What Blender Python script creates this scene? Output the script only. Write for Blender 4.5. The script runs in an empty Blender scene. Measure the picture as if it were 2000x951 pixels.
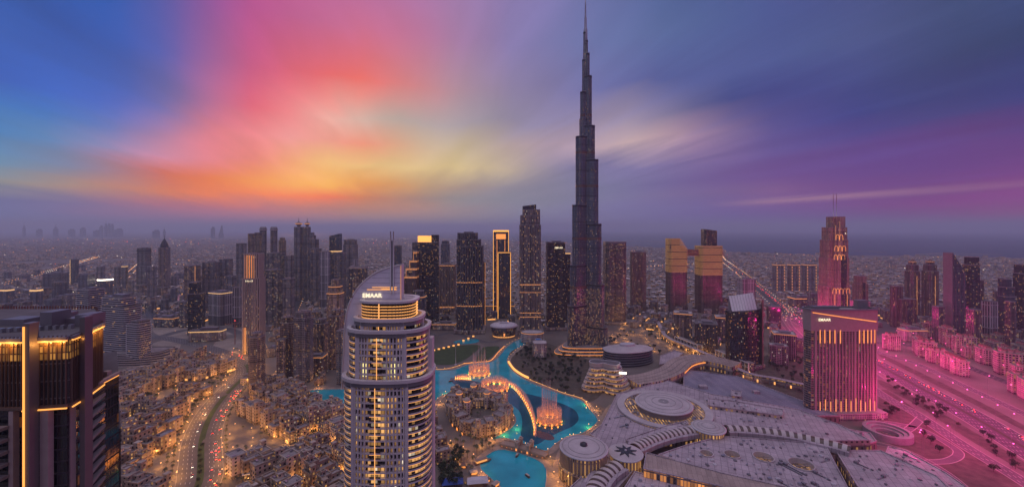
import bpy, math, random
from mathutils import Vector, noise as mnoise
from mathutils.geometry import tessellate_polygon
R = math.radians
SC = bpy.context.scene
COL = SC.collection
F, CX, HY, CAMZ = 800.0, 1000.0, 448.0, 290.0     # focal length in photo pixels, optical centre, horizon row, camera height (m)

# ------------------------------------------------------------------ camera
cam_d = bpy.data.cameras.new('camera')
cam = bpy.data.objects.new('camera', cam_d); COL.objects.link(cam)
cam.location = (0, 0, CAMZ); cam.rotation_euler = (R(90), 0, 0)
cam_d.sensor_width = 36; cam_d.sensor_fit = 'HORIZONTAL'; cam_d.lens = 36*F/2000
cam_d.shift_y = -27.5/2000
cam_d.clip_start = 1; cam_d.clip_end = 300000
SC.camera = cam

# ------------------------------------------------------------------ render settings
SC.view_settings.view_transform = 'Standard'; SC.view_settings.look = 'None'
SC.view_settings.exposure = 0.0; SC.view_settings.gamma = 1.0
SC.render.engine = 'CYCLES'
cy = SC.cycles
cy.use_denoising = True
try:
    cy.denoiser = 'OPENIMAGEDENOISE'; cy.denoising_input_passes = 'RGB_ALBEDO_NORMAL'; cy.denoising_prefilter = 'ACCURATE'
except Exception: pass
cy.use_adaptive_sampling = False
cy.max_bounces = 6; cy.diffuse_bounces = 2; cy.glossy_bounces = 2; cy.transmission_bounces = 2
cy.volume_bounces = 1; cy.transparent_max_bounces = 24
cy.sample_clamp_indirect = 2.0; cy.sample_clamp_direct = 12.0
cy.caustics_reflective = False; cy.caustics_refractive = False
SC.render.use_motion_blur = False

# ------------------------------------------------------------------ sky: dusk colours by azimuth and elevation, clouds streaked by wind
SKY_GAIN = 1.0
SUN_AZ, SUN_EL = -27.0, 3.0        # degrees from +Y (negative = left), elevation
def lin(c): return tuple((v/255/12.92 if v/255 <= .04045 else ((v/255+.055)/1.055)**2.4) for v in c)
SKY_ROWS = {   # photo row: (photo column, sRGB)
10:[(0,28,85,174),(150,9,82,172),(250,7,83,173),(320,72,84,167),(400,135,78,157),(500,193,81,149),(600,191,100,162),(700,163,110,180),(800,167,121,185),(900,165,129,186),(1000,143,124,180),(1150,103,107,158),(1300,67,87,138),(1500,69,82,141),(1700,70,80,136),(1850,58,75,120),(2000,55,73,123)],
100:[(0,7,71,165),(150,7,81,185),(280,7,86,187),(350,78,84,168),(430,161,83,148),(500,192,66,129),(600,216,92,117),(700,233,103,113),(800,206,110,139),(900,164,123,162),(1000,130,118,167),(1150,101,113,165),(1300,88,107,157),(1500,75,93,149),(1700,73,85,139),(1850,61,75,118),(2000,45,65,110)],
180:[(0,23,110,187),(100,7,95,183),(200,7,80,174),(300,52,90,168),(370,136,100,164),(430,182,100,159),(500,225,91,131),(600,244,91,100),(700,247,101,85),(800,216,126,122),(900,166,137,149),(1000,140,127,164),(1150,106,107,161),(1300,72,79,144),(1500,70,73,143),(1700,61,73,137),(1850,40,57,108),(2000,44,54,119)],
230:[(0,7,121,199),(120,7,120,187),(230,69,109,179),(330,146,100,145),(430,221,72,84),(500,238,72,90),(580,243,143,151),(660,232,187,174),(750,182,166,155),(850,167,155,159),(1000,137,132,167),(1100,128,123,166),(1250,156,140,164),(1400,55,70,134),(1600,38,56,133),(1800,49,56,121),(2000,61,54,131)],
275:[(0,51,136,192),(150,73,133,189),(250,130,134,192),(350,219,151,188),(450,247,153,174),(550,238,150,158),(650,239,144,131),(730,244,139,107),(800,205,172,141),(900,194,178,152),(1000,176,154,158),(1080,171,147,167),(1230,209,178,177),(1350,175,139,166),(1500,106,85,149),(1700,87,63,142),(1850,94,54,128),(2000,103,48,125)],
325:[(0,105,151,179),(100,115,134,165),(200,152,118,138),(300,191,82,104),(400,210,7,7),(480,216,7,7),(560,237,144,72),(640,249,199,111),(700,241,199,118),(800,231,200,136),(900,224,200,140),(1000,188,169,145),(1100,130,124,160),(1250,114,108,161),(1400,97,77,147),(1600,91,58,140),(1800,97,48,134),(2000,113,44,128)],
362:[(0,157,153,126),(100,178,149,123),(200,204,142,111),(300,236,118,38),(400,253,128,7),(480,256,151,7),(568,250,166,51),(620,251,177,22),(680,247,149,7),(760,225,150,61),(830,183,150,111),(1000,140,135,146),(1150,117,120,156),(1300,104,93,149),(1500,111,63,138),(1700,109,48,132),(1850,116,42,125),(2000,143,36,131)],
385:[(0,83,104,157),(100,110,103,152),(250,186,104,108),(350,233,95,7),(450,258,82,7),(560,262,81,7),(650,251,67,7),(700,209,99,18),(800,158,131,114),(900,134,139,139),(1000,132,137,152),(1200,117,118,160),(1400,119,90,149),(1500,141,92,149),(1600,125,66,140),(1800,117,28,127),(2000,142,33,135)],
410:[(0,72,117,179),(150,92,109,172),(300,156,100,148),(450,187,94,124),(600,185,97,95),(700,181,120,91),(800,201,144,112),(900,166,149,141),(1000,140,143,163),(1200,120,120,169),(1400,108,86,159),(1600,115,50,141),(1800,137,7,125),(2000,174,7,128)],
440:[(0,102,126,186),(150,123,121,177),(300,166,113,156),(450,183,112,152),(600,188,137,134),(700,188,157,137),(850,168,162,146),(1000,142,148,163),(1200,119,117,171),(1400,95,83,166),(1600,100,38,145),(1800,126,7,114),(2000,155,7,99)],
}

ZENITH = lin((232,220,246))
BACK = [(-180,(146,140,168)),(-120,(124,130,166)),(-75,(80,102,168)),(75,(108,66,130)),(100,(118,76,138)),(135,(116,98,145)),(180,(146,140,168))]

def build_world():
    w = bpy.data.worlds.new('World'); SC.world = w; w.use_nodes = True
    nt = w.node_tree; N = nt.nodes; L = nt.links; N.clear()
    def nd(t, **k):
        n = N.new(t)
        for a, b in k.items(): setattr(n, a, b)
        return n
    def m(op, a, b=None, c=None):
        n = nd('ShaderNodeMath', operation=op)
        for i, v in enumerate((a, b, c)):
            if v is None: continue
            if isinstance(v, (int, float)): n.inputs[i].default_value = v
            else: L.new(v, n.inputs[i])
        return n.outputs[0]
    tc = nd('ShaderNodeTexCoord')
    sep = nd('ShaderNodeSeparateXYZ'); L.new(tc.outputs['Generated'], sep.inputs[0])
    x, y, z = sep.outputs
    az = m('ARCTAN2', x, y)                                   # radians, 0 = +Y
    hor = m('SQRT', m('ADD', m('MULTIPLY', x, x), m('MULTIPLY', y, y)))
    te = m('DIVIDE', z, m('MAXIMUM', hor, 0.02))              # tan(elevation)
    # wind-drawn cloud plane, streak axis towards the sunset
    den = m('ADD', m('MAXIMUM', z, 0.0), 0.045)
    a0 = R(-17); ca, sa = math.cos(a0), math.sin(a0)
    px_, py_ = m('DIVIDE', x, den), m('DIVIDE', y, den)
    al = m('ADD', m('MULTIPLY', px_, sa), m('MULTIPLY', py_, ca))
    ac = m('SUBTRACT', m('MULTIPLY', px_, ca), m('MULTIPLY', py_, sa))
    wv = nd('ShaderNodeCombineXYZ'); L.new(m('MULTIPLY', al, .12), wv.inputs[0]); L.new(m('MULTIPLY', ac, .28), wv.inputs[1])
    wt = nd('ShaderNodeTexNoise'); wt.inputs['Scale'].default_value = 1; wt.inputs['Detail'].default_value = 3; L.new(wv.outputs[0], wt.inputs['Vector'])
    ac = m('MULTIPLY_ADD', m('SUBTRACT', wt.outputs['Fac'], .5), 2.6, ac)
    def streak(sal, sac, off, detail=4, rough=.55):
        cb = nd('ShaderNodeCombineXYZ')
        L.new(m('MULTIPLY', al, sal), cb.inputs[0]); L.new(m('MULTIPLY', ac, sac), cb.inputs[1]); cb.inputs[2].default_value = off
        t = nd('ShaderNodeTexNoise'); t.inputs['Scale'].default_value = 1; t.inputs['Detail'].default_value = detail
        t.inputs['Roughness'].default_value = rough; L.new(cb.outputs[0], t.inputs['Vector'])
        return m('SUBTRACT', t.outputs['Fac'], 0.5)
    n1 = streak(.10, .5, 3.1); n2 = streak(.17, .95, 7.7, 6, .58); n3 = streak(.05, .33, 12.3, 3); n4 = streak(.16, 3.6, 21.0, 6, .62)
    az2 = m('ADD', az, m('MULTIPLY', n1, 0.14))
    te2 = m('MULTIPLY', te, m('ADD', 1.0, m('ADD', m('MULTIPLY', n2, .55), m('ADD', m('MULTIPLY', n3, .5), m('MULTIPLY', n4, .1)))))
    u = m('MULTIPLY_ADD', az2, 1/(2*math.pi), 0.5)
    rows = []
    # rows at tan(elevation); each a ramp over azimuth built from the colours seen at that height
    keys = sorted(SKY_ROWS)
    def sample(azr, t):
        # t = tan elevation -> photo pixel
        if abs(azr) < R(60):
            px = CX + F*math.tan(azr); v = t/math.cos(azr); py = HY - F*v
            if -60 <= px <= 2060 and py > -150:
                px = min(max(px, 0), 2000); pc = min(max(py, keys[0]), keys[-1])
                k0 = max(k for k in keys if k <= pc); k1 = min(k for k in keys if k >= pc)
                def rowc(k):
                    r = SKY_ROWS[k]
                    for i in range(len(r)-1):
                        if r[i][0] <= px <= r[i+1][0]:
                            f = (px-r[i][0])/(r[i+1][0]-r[i][0])
                            return [a*(1-f)+b*f for a, b in zip(lin(r[i][1:]), lin(r[i+1][1:]))]
                f = 0 if k0 == k1 else (pc-k0)/(k1-k0)
                return [a*(1-f)+b*f for a, b in zip(rowc(k0), rowc(k1))]
        d = math.degrees(azr)
        for (a, c), (b, e) in zip(BACK, BACK[1:]):
            if a <= d <= b:
                f = (d-a)/(b-a); return [p*(1-f)+q*f for p, q in zip(lin(c), lin(e))]
        return lin((112,112,150))
    TES = [0.0, .02, .045, .075, .105, .15, .205, .26, .34, .45, .62]
    azs = [-180,-120,-75]+[-52+4.0*i for i in range(27)]+[75]
    for t in TES:
        r = nd('ShaderNodeValToRGB'); cr = r.color_ramp; cr.interpolation = 'EASE' if False else 'LINEAR'
        els = cr.elements
        for i, a in enumerate(azs):
            c = sample(R(a), t)
            p = a/360+.5
            if i < 2: e = els[i]; e.position = p
            else: e = els.new(p)
            e.color = (*c, 1)
        e = els.new(.76); e.color = (*lin((118,76,138)), 1)
        L.new(u, r.inputs[0]); rows.append((t, r.outputs[0]))
    cur = rows[0][1]
    def mix(f, a, b, mode='MIX'):
        n = nd('ShaderNodeMix', data_type='RGBA', blend_type=mode)
        if isinstance(f, (int, float)): n.inputs[0].default_value = f
        else: L.new(f, n.inputs[0])
        for s, v in ((6, a), (7, b)):
            if isinstance(v, tuple): n.inputs[s].default_value = (*v, 1)
            else: L.new(v, n.inputs[s])
        return n.outputs[2]
    def stepf(v, a, b, smooth=False):
        n = nd('ShaderNodeMapRange', interpolation_type='SMOOTHSTEP' if smooth else 'LINEAR'); n.clamp = True
        L.new(v, n.inputs[0]); n.inputs[1].default_value = a; n.inputs[2].default_value = b
        return n.outputs[0]
    for (t0, _), (t1, c1) in zip(rows, rows[1:]):
        cur = mix(stepf(te2, t0, t1), cur, c1)
    cur = mix(stepf(te, .6, 2.0, True), cur, ZENITH)
    # light and dark streaks in the cloud sheet
    br = m('ADD', 1.0, m('MULTIPLY', m('ADD', m('ADD', n2, m('MULTIPLY', n1, .7)), m('MULTIPLY', n4, .3)), m('MULTIPLY', stepf(te, .02, .2), 1.0)))
    cb = nd('ShaderNodeCombineXYZ'); [L.new(br, cb.inputs[i]) for i in range(3)]
    cur = mix(1.0, cur, cb.outputs[0], 'MULTIPLY')
    # a long thin lit cloud low on the right
    d1 = m('SUBTRACT', te, m('MULTIPLY_ADD', az, .036, .038))
    g = m('EXPONENT', m('MULTIPLY', m('MULTIPLY', d1, d1), -1/(2*.0042**2)))
    g = m('MULTIPLY', g, m('MULTIPLY', stepf(az, R(24), R(34), True), m('SUBTRACT', 1.0, stepf(az, R(36), R(62), True))))
    g = m('MULTIPLY', g, m('MULTIPLY_ADD', n4, 2.0, .85))
    cur = mix(m('MULTIPLY', g, .55), cur, lin((205,150,160)))
    # below the horizon
    cur = mix(stepf(z, -.01, -.06), cur, lin((80,70,95)))
    bg = nd('ShaderNodeBackground'); L.new(cur, bg.inputs[0]); bg.inputs[1].default_value = SKY_GAIN
    sk = nd('ShaderNodeTexSky', sky_type='NISHITA'); sk.sun_disc = False
    sk.sun_elevation = R(SUN_EL); sk.sun_rotation = R(SUN_AZ); sk.altitude = 0; sk.dust_density = 3
    bg2 = nd('ShaderNodeBackground'); L.new(sk.outputs[0], bg2.inputs[0]); bg2.inputs[1].default_value = 0.008
    ad = nd('ShaderNodeAddShader'); L.new(bg.outputs[0], ad.inputs[0]); L.new(bg2.outputs[0], ad.inputs[1])
    out = nd('ShaderNodeOutputWorld'); L.new(ad.outputs[0], out.inputs[0])
    w.cycles.sampling_method = 'MANUAL'; w.cycles.sample_map_resolution = 1024
build_world()

sl = bpy.data.lights.new('sun', 'SUN'); sun = bpy.data.objects.new('sun', sl); COL.objects.link(sun)
sl.energy = 0.3; sl.angle = R(4); sl.color = (1, .55, .28)
_d = Vector((math.sin(R(SUN_AZ))*math.cos(R(SUN_EL)), math.cos(R(SUN_AZ))*math.cos(R(SUN_EL)), math.sin(R(SUN_EL))))
sun.rotation_euler = (-_d).to_track_quat('-Z', 'Y').to_euler()

# ------------------------------------------------------------------ helpers: pixel <-> world for surveying the photo
def GY(py, z=0.0): return (CAMZ-z)*F/(py-HY)
def P(px, py, z=0.0):
    Y = GY(py, z); return ((px-CX)/F*Y, Y)
def XA(px, Y): return (px-CX)/F*Y
def ZA(py, Y): return CAMZ-(py-HY)/F*Y

# ------------------------------------------------------------------ mesh builder
class MB:
    def __init__(s): s.v = []; s.f = []; s.uv = []; s.mi = []; s.sm = []
    def quad(s, pts, uvs=None, m=0, smooth=False):
        b = len(s.v); s.v += [tuple(p) for p in pts]; s.f.append(tuple(range(b, b+len(pts))))
        s.uv += uvs if uvs else [(p[0], p[1]) for p in pts]; s.mi.append(m); s.sm.append(smooth)
    def prism(s, poly, z0, z1, m=0, mt=1, top=None, taper=1.0, shift=(0, 0), bottom=False, cap=True, u0=0.0, smooth=False):
        n = len(poly); cx = sum(p[0] for p in poly)/n; cyy = sum(p[1] for p in poly)/n
        tp = [(cx+(p[0]-cx)*taper+shift[0], cyy+(p[1]-cyy)*taper+shift[1]) for p in poly]
        zt = [top(*q) if top else z1 for q in tp]
        b = len(s.v)
        s.v += [(p[0], p[1], z0) for p in poly]+[(q[0], q[1], z) for q, z in zip(tp, zt)]
        u = u0
        for i in range(n):
            j = (i+1) % n
            d = math.hypot(poly[j][0]-poly[i][0], poly[j][1]-poly[i][1])
            s.f.append((b+i, b+j, b+n+j, b+n+i)); s.uv += [(u, z0), (u+d, z0), (u+d, zt[j]), (u, zt[i])]
            s.mi.append(m); s.sm.append(smooth); u += d
        if cap:
            s.f.append(tuple(b+n+i for i in range(n))); s.uv += [tuple(q) for q in tp]; s.mi.append(mt); s.sm.append(False)
        if bottom:
            s.f.append(tuple(b+i for i in range(n))[::-1]); s.uv += [tuple(q) for q in poly][::-1]; s.mi.append(m); s.sm.append(False)
    def box(s, cx, cyy, z0, z1, sx, sy, rot=0.0, m=0, mt=None, bottom=True):
        s.prism(rect(sx, sy, rot, cx, cyy), z0, z1, m, m if mt is None else mt, bottom=bottom)
    def sheet(s, poly, z, m=0):
        s.quad([(p[0], p[1], z) for p in poly], None, m)
    def ring(s, outer, inner, z0, z1, m=0, mt=None):
        n = len(outer); mt = m if mt is None else mt; u = 0
        for i in range(n):
            j = (i+1) % n; o0, o1, i0, i1 = outer[i], outer[j], inner[i], inner[j]
            d = math.hypot(o1[0]-o0[0], o1[1]-o0[1])
            s.quad([(*o0, z0), (*o1, z0), (*o1, z1), (*o0, z1)], [(u, z0), (u+d, z0), (u+d, z1), (u, z1)], m)
            s.quad([(*i1, z0), (*i0, z0), (*i0, z1), (*i1, z1)], [(u+d, z0), (u, z0), (u, z1), (u+d, z1)], m)
            s.quad([(*o0, z1), (*o1, z1), (*i1, z1), (*i0, z1)], None, mt)
            s.quad([(*o1, z0), (*o0, z0), (*i0, z0), (*i1, z0)], None, m)
            u += d
    def tube(s, path, r, n=6, m=0, r1=None):
        path = [Vector(p) for p in path]; k = len(path); b = len(s.v)
        for i, p in enumerate(path):
            t = (path[min(i+1, k-1)]-path[max(i-1, 0)]).normalized()
            a = Vector((0, 0, 1)) if abs(t.z) < .9 else Vector((1, 0, 0))
            e1 = t.cross(a).normalized(); e2 = t.cross(e1)
            rr = r if r1 is None else r+(r1-r)*i/(k-1)
            for q in range(n):
                an = 2*math.pi*q/n; s.v.append(tuple(p+e1*rr*math.cos(an)+e2*rr*math.sin(an)))
        for i in range(k-1):
            for q in range(n):
                q2 = (q+1) % n
                s.f.append((b+i*n+q, b+i*n+q2, b+(i+1)*n+q2, b+(i+1)*n+q)); s.uv += [(q, i), (q+1, i), (q+1, i+1), (q, i+1)]; s.mi.append(m); s.sm.append(True)
        s.f.append(tuple(b+q for q in range(n))); s.uv += [(0, 0)]*n; s.mi.append(m); s.sm.append(False)
        s.f.append(tuple(b+(k-1)*n+q for q in range(n))[::-1]); s.uv += [(0, 0)]*n; s.mi.append(m); s.sm.append(False)
    def lathe(s, prof, n=24, cx=0, cyy=0, m=0, sx=1, sy=1, smooth=True, mcap=None):
        b = len(s.v); k = len(prof)
        for r, z in prof:
            for q in range(n):
                a = 2*math.pi*q/n; s.v.append((cx+r*sx*math.cos(a), cyy+r*sy*math.sin(a), z))
        for i in range(k-1):
            for q in range(n):
                q2 = (q+1) % n
                s.f.append((b+i*n+q, b+i*n+q2, b+(i+1)*n+q2, b+(i+1)*n+q))
                c = 2*math.pi*max(prof[i][0], prof[i+1][0])/n
                s.uv += [(q*c, prof[i][1]), ((q+1)*c, prof[i][1]), ((q+1)*c, prof[i+1][1]), (q*c, prof[i+1][1])]
                s.mi.append(m); s.sm.append(smooth)
        if prof[-1][0] > .01:
            s.f.append(tuple(b+(k-1)*n+q for q in range(n))); s.uv += [s.v[b+(k-1)*n+q][:2] for q in range(n)]; s.mi.append(m if mcap is None else mcap); s.sm.append(False)
    def ribbon(s, pts, w, z, m=0, off=0.0):
        L_, R_ = offset_path(pts, off+w/2), offset_path(pts, off-w/2)
        for i in range(len(pts)-1):
            zz = (z(i), z(i+1)) if callable(z) else (z, z)
            s.quad([(*R_[i], zz[0]), (*R_[i+1], zz[1]), (*L_[i+1], zz[1]), (*L_[i], zz[0])], None, m)
    def build(s, name, mats, parent=None, loc=None):
        me = bpy.data.meshes.new(name); me.from_pydata(s.v, [], s.f)
        for mt in (mats if isinstance(mats, (list, tuple)) else [mats]): me.materials.append(mt)
        nm = len(me.materials)
        me.polygons.foreach_set('material_index', [min(i, nm-1) for i in s.mi])
        me.polygons.foreach_set('use_smooth', s.sm)
        l = me.uv_layers.new(name='UVMap')
        l.data.foreach_set('uv', [c for p in s.uv for c in p])
        me.update()
        o = bpy.data.objects.new(name, me); COL.objects.link(o)
        if parent: o.parent = parent
        if loc: o.location = loc
        return o

def rect(w, d, rot=0.0, cx=0, cyy=0):
    c, s_ = math.cos(rot), math.sin(rot)
    return [(cx+x*c-y*s_, cyy+x*s_+y*c) for x, y in ((-w/2, -d/2), (w/2, -d/2), (w/2, d/2), (-w/2, d/2))]
def rrect(w, d, r, n=4, rot=0.0, cx=0, cyy=0):
    o = []; c, s_ = math.cos(rot), math.sin(rot)
    for (ex, ey, a0) in ((1, -1, -90), (1, 1, 0), (-1, 1, 90), (-1, -1, 180)):
        for i in range(n+1):
            a = R(a0+90*i/n); x = ex*(w/2-r)+r*math.cos(a); y = ey*(d/2-r)+r*math.sin(a)
            o.append((cx+x*c-y*s_, cyy+x*s_+y*c))
    return o
def ell(a, b, n=32, cx=0, cyy=0, rot=0.0):
    c, s_ = math.cos(rot), math.sin(rot); o = []
    for i in range(n):
        t = 2*math.pi*i/n; x, y = a*math.cos(t), b*math.sin(t); o.append((cx+x*c-y*s_, cyy+x*s_+y*c))
    return o
def offset_path(pts, d):
    o = []
    for i, p in enumerate(pts):
        a = pts[max(i-1, 0)]; b = pts[min(i+1, len(pts)-1)]
        tx, ty = b[0]-a[0], b[1]-a[1]; l = math.hypot(tx, ty) or 1
        o.append((p[0]-ty/l*d, p[1]+tx/l*d))
    return o
def offset_poly(pts, d):      # CCW polygon, d > 0 grows it
    n = len(pts); o = []
    for i, p in enumerate(pts):
        a = pts[i-1]; b = pts[(i+1) % n]
        e1 = Vector((p[0]-a[0], p[1]-a[1])).normalized(); e2 = Vector((b[0]-p[0], b[1]-p[1])).normalized()
        n1 = Vector((e1.y, -e1.x)); n2 = Vector((e2.y, -e2.x)); m_ = n1+n2
        l = m_.length_squared
        m_ = m_*(2/l) if l > .3 else n1
        o.append((p[0]+m_.x*d, p[1]+m_.y*d))
    return o
def smooth_path(pts, k=8, closed=False):
    o = []; n = len(pts)
    rng = range(n if closed else n-1)
    for i in rng:
        if closed: p0, p1, p2, p3 = pts[i-1], pts[i], pts[(i+1) % n], pts[(i+2) % n]
        else: p0, p1, p2, p3 = pts[max(i-1, 0)], pts[i], pts[i+1], pts[min(i+2, n-1)]
        for j in range(k):
            t = j/k
            o.append(tuple(.5*((2*p1[a])+(-p0[a]+p2[a])*t+(2*p0[a]-5*p1[a]+4*p2[a]-p3[a])*t*t+(-p0[a]+3*p1[a]-3*p2[a]+p3[a])*t**3) for a in range(len(p1))))
    if not closed: o.append(tuple(pts[-1]))
    return o
def ccw(poly):
    a = sum(poly[i-1][0]*poly[i][1]-poly[i][0]*poly[i-1][1] for i in range(len(poly)))
    return list(poly) if a > 0 else list(poly)[::-1]
def inside(p, poly):
    x, y = p; r = False
    for i in range(len(poly)):
        x1, y1 = poly[i-1]; x2, y2 = poly[i]
        if (y1 > y) != (y2 > y) and x < (x2-x1)*(y-y1)/(y2-y1)+x1: r = not r
    return r
def path_len(p): return sum(math.dist(a, b) for a, b in zip(p, p[1:]))
def walk(pts, step, start=0.0):      # (x, y, heading) every step metres
    out = []; acc = -start
    for a, b in zip(pts, pts[1:]):
        l = math.dist(a[:2], b[:2])
        if l == 0: continue
        t = -acc if acc < 0 else 0
        while acc+l >= 0 and t <= l:
            f = t/l; out.append((a[0]+(b[0]-a[0])*f, a[1]+(b[1]-a[1])*f, math.atan2(b[1]-a[1], b[0]-a[0]))); t += step
        acc = -(t-l) if t > l else acc
    return out

# ------------------------------------------------------------------ objects, labels
def tag(o, label=None, cat=None, group=None, kind=None):
    if label: o['label'] = label
    if cat: o['category'] = cat
    if group: o['group'] = group
    if kind: o['kind'] = kind
    return o
def thing(name, label, cat, loc=(0, 0, 0), rz=0.0, group=None):
    o = bpy.data.objects.new(name, None); COL.objects.link(o); o.empty_display_size = 5
    o.location = loc if len(loc) == 3 else (*loc, 0); o.rotation_euler = (0, 0, rz)
    return tag(o, label, cat, group)
def kids(o): return [c for c in o.children]
def copy_tree(o, loc=None, rz=None, label=None, scale=None, parent=None):
    c = o.copy(); COL.objects.link(c); c.parent = parent
    if loc is not None: c.location = loc if len(loc) == 3 else (*loc, 0)
    if rz is not None: c.rotation_euler = (0, 0, rz)
    if scale is not None: c.scale = scale
    if label: c['label'] = label
    for k in kids(o): copy_tree(k, parent=c)
    return c
def copy_part(o, parent, loc=None, rz=None):
    c = o.copy(); COL.objects.link(c); c.parent = parent
    if loc is not None: c.location = loc
    if rz is not None: c.rotation_euler = (0, 0, rz)
    return c

# ------------------------------------------------------------------ materials
def _nt(name):
    m = bpy.data.materials.new(name); m.use_nodes = True; nt = m.node_tree
    return m, nt, nt.nodes['Principled BSDF']
class NT:
    def __init__(s, nt): s.nt = nt; s.N = nt.nodes; s.L = nt.links
    def n(s, t, **k):
        q = s.N.new(t)
        for a, b in k.items(): setattr(q, a, b)
        return q
    def m(s, op, a, b=None, c=None):
        q = s.n('ShaderNodeMath', operation=op)
        for i, v in enumerate((a, b, c)):
            if v is None: continue
            if isinstance(v, (int, float)): q.inputs[i].default_value = v
            else: s.L.new(v, q.inputs[i])
        return q.outputs[0]
    def mix(s, f, a, b, mode='MIX'):
        q = s.n('ShaderNodeMix', data_type='RGBA', blend_type=mode)
        for i, v in ((0, f), (6, a), (7, b)):
            if isinstance(v, (int, float)): q.inputs[i].default_value = v
            elif isinstance(v, tuple): q.inputs[i].default_value = (*v, 1)
            else: s.L.new(v, q.inputs[i])
        return q.outputs[2]
def mat(name, col, rough=.7, metal=0.0, var=.18, scale=.15, emit=None, estr=0.0, spec=None, bump=0.0):
    m, nt, b = _nt(name); g = NT(nt)
    b.inputs['Roughness'].default_value = rough; b.inputs['Metallic'].default_value = metal
    if spec is not None: b.inputs['Specular IOR Level'].default_value = spec
    if var:
        geo = g.n('ShaderNodeNewGeometry'); t = g.n('ShaderNodeTexNoise'); t.inputs['Scale'].default_value = scale; t.inputs['Detail'].default_value = 5
        g.L.new(geo.outputs['Position'], t.inputs['Vector'])
        f = g.m('MULTIPLY_ADD', g.m('SUBTRACT', t.outputs['Fac'], .5), var*3, 1.0)
        cb = g.n('ShaderNodeCombineXYZ'); [g.L.new(f, cb.inputs[i]) for i in range(3)]
        g.L.new(g.mix(1.0, tuple(col), cb.outputs[0], 'MULTIPLY'), b.inputs['Base Color'])
        if bump:
            bp = g.n('ShaderNodeBump'); bp.inputs['Strength'].default_value = bump; g.L.new(t.outputs['Fac'], bp.inputs['Height']); g.L.new(bp.outputs[0], b.inputs['Normal'])
    else: b.inputs['Base Color'].default_value = (*col, 1)
    if emit:
        b.inputs['Emission Color'].default_value = (*emit, 1); b.inputs['Emission Strength'].default_value = estr
    return m
def glow(name, col, s, sample=False):
    m = mat(name, (.3, .25, .2), .5, var=0, emit=col, estr=s)
    m.cycles.emission_sampling = 'AUTO' if sample else 'NONE'
    return m
def panels(name, col, gx=6.0, gy=12.0, rot=20, line=.5, rough=.85, tone=.22):
    m, nt, b = _nt(name); g = NT(nt); b.inputs['Roughness'].default_value = rough
    geo = g.n('ShaderNodeNewGeometry'); mp = g.n('ShaderNodeMapping'); mp.inputs['Rotation'].default_value = (0, 0, R(rot)); g.L.new(geo.outputs['Position'], mp.inputs[0])
    sp = g.n('ShaderNodeSeparateXYZ'); g.L.new(mp.outputs[0], sp.inputs[0])
    u, v = g.m('DIVIDE', sp.outputs[0], gx), g.m('DIVIDE', sp.outputs[1], gy)
    ln = g.m('MAXIMUM', g.m('LESS_THAN', g.m('FRACT', u), .5/gx), g.m('LESS_THAN', g.m('FRACT', v), .5/gy))
    cb = g.n('ShaderNodeCombineXYZ'); g.L.new(g.m('FLOOR', u), cb.inputs[0]); g.L.new(g.m('FLOOR', v), cb.inputs[1])
    wn = g.n('ShaderNodeTexWhiteNoise', noise_dimensions='3D'); g.L.new(cb.outputs[0], wn.inputs['Vector'])
    t = g.n('ShaderNodeTexNoise'); t.inputs['Scale'].default_value = .035; t.inputs['Detail'].default_value = 7; t.inputs['Roughness'].default_value = .65; g.L.new(geo.outputs['Position'], t.inputs['Vector'])
    t2 = g.n('ShaderNodeTexNoise'); t2.inputs['Scale'].default_value = .35; t2.inputs['Detail'].default_value = 4; g.L.new(geo.outputs['Position'], t2.inputs['Vector'])
    f = g.m('ADD', g.m('MULTIPLY_ADD', t.outputs['Fac'], 1.1, .2), g.m('ADD', g.m('MULTIPLY', wn.outputs['Value'], tone), g.m('MULTIPLY', t2.outputs['Fac'], .3)))
    f = g.m('MULTIPLY', f, g.m('SUBTRACT', 1.0, g.m('MULTIPLY', ln, line)))
    c3 = g.n('ShaderNodeCombineXYZ'); [g.L.new(f, c3.inputs[i]) for i in range(3)]
    g.L.new(g.mix(1.0, tuple(col), c3.outputs[0], 'MULTIPLY'), b.inputs['Base Color'])
    return m
WARM = (1, .50, .16)
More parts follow.
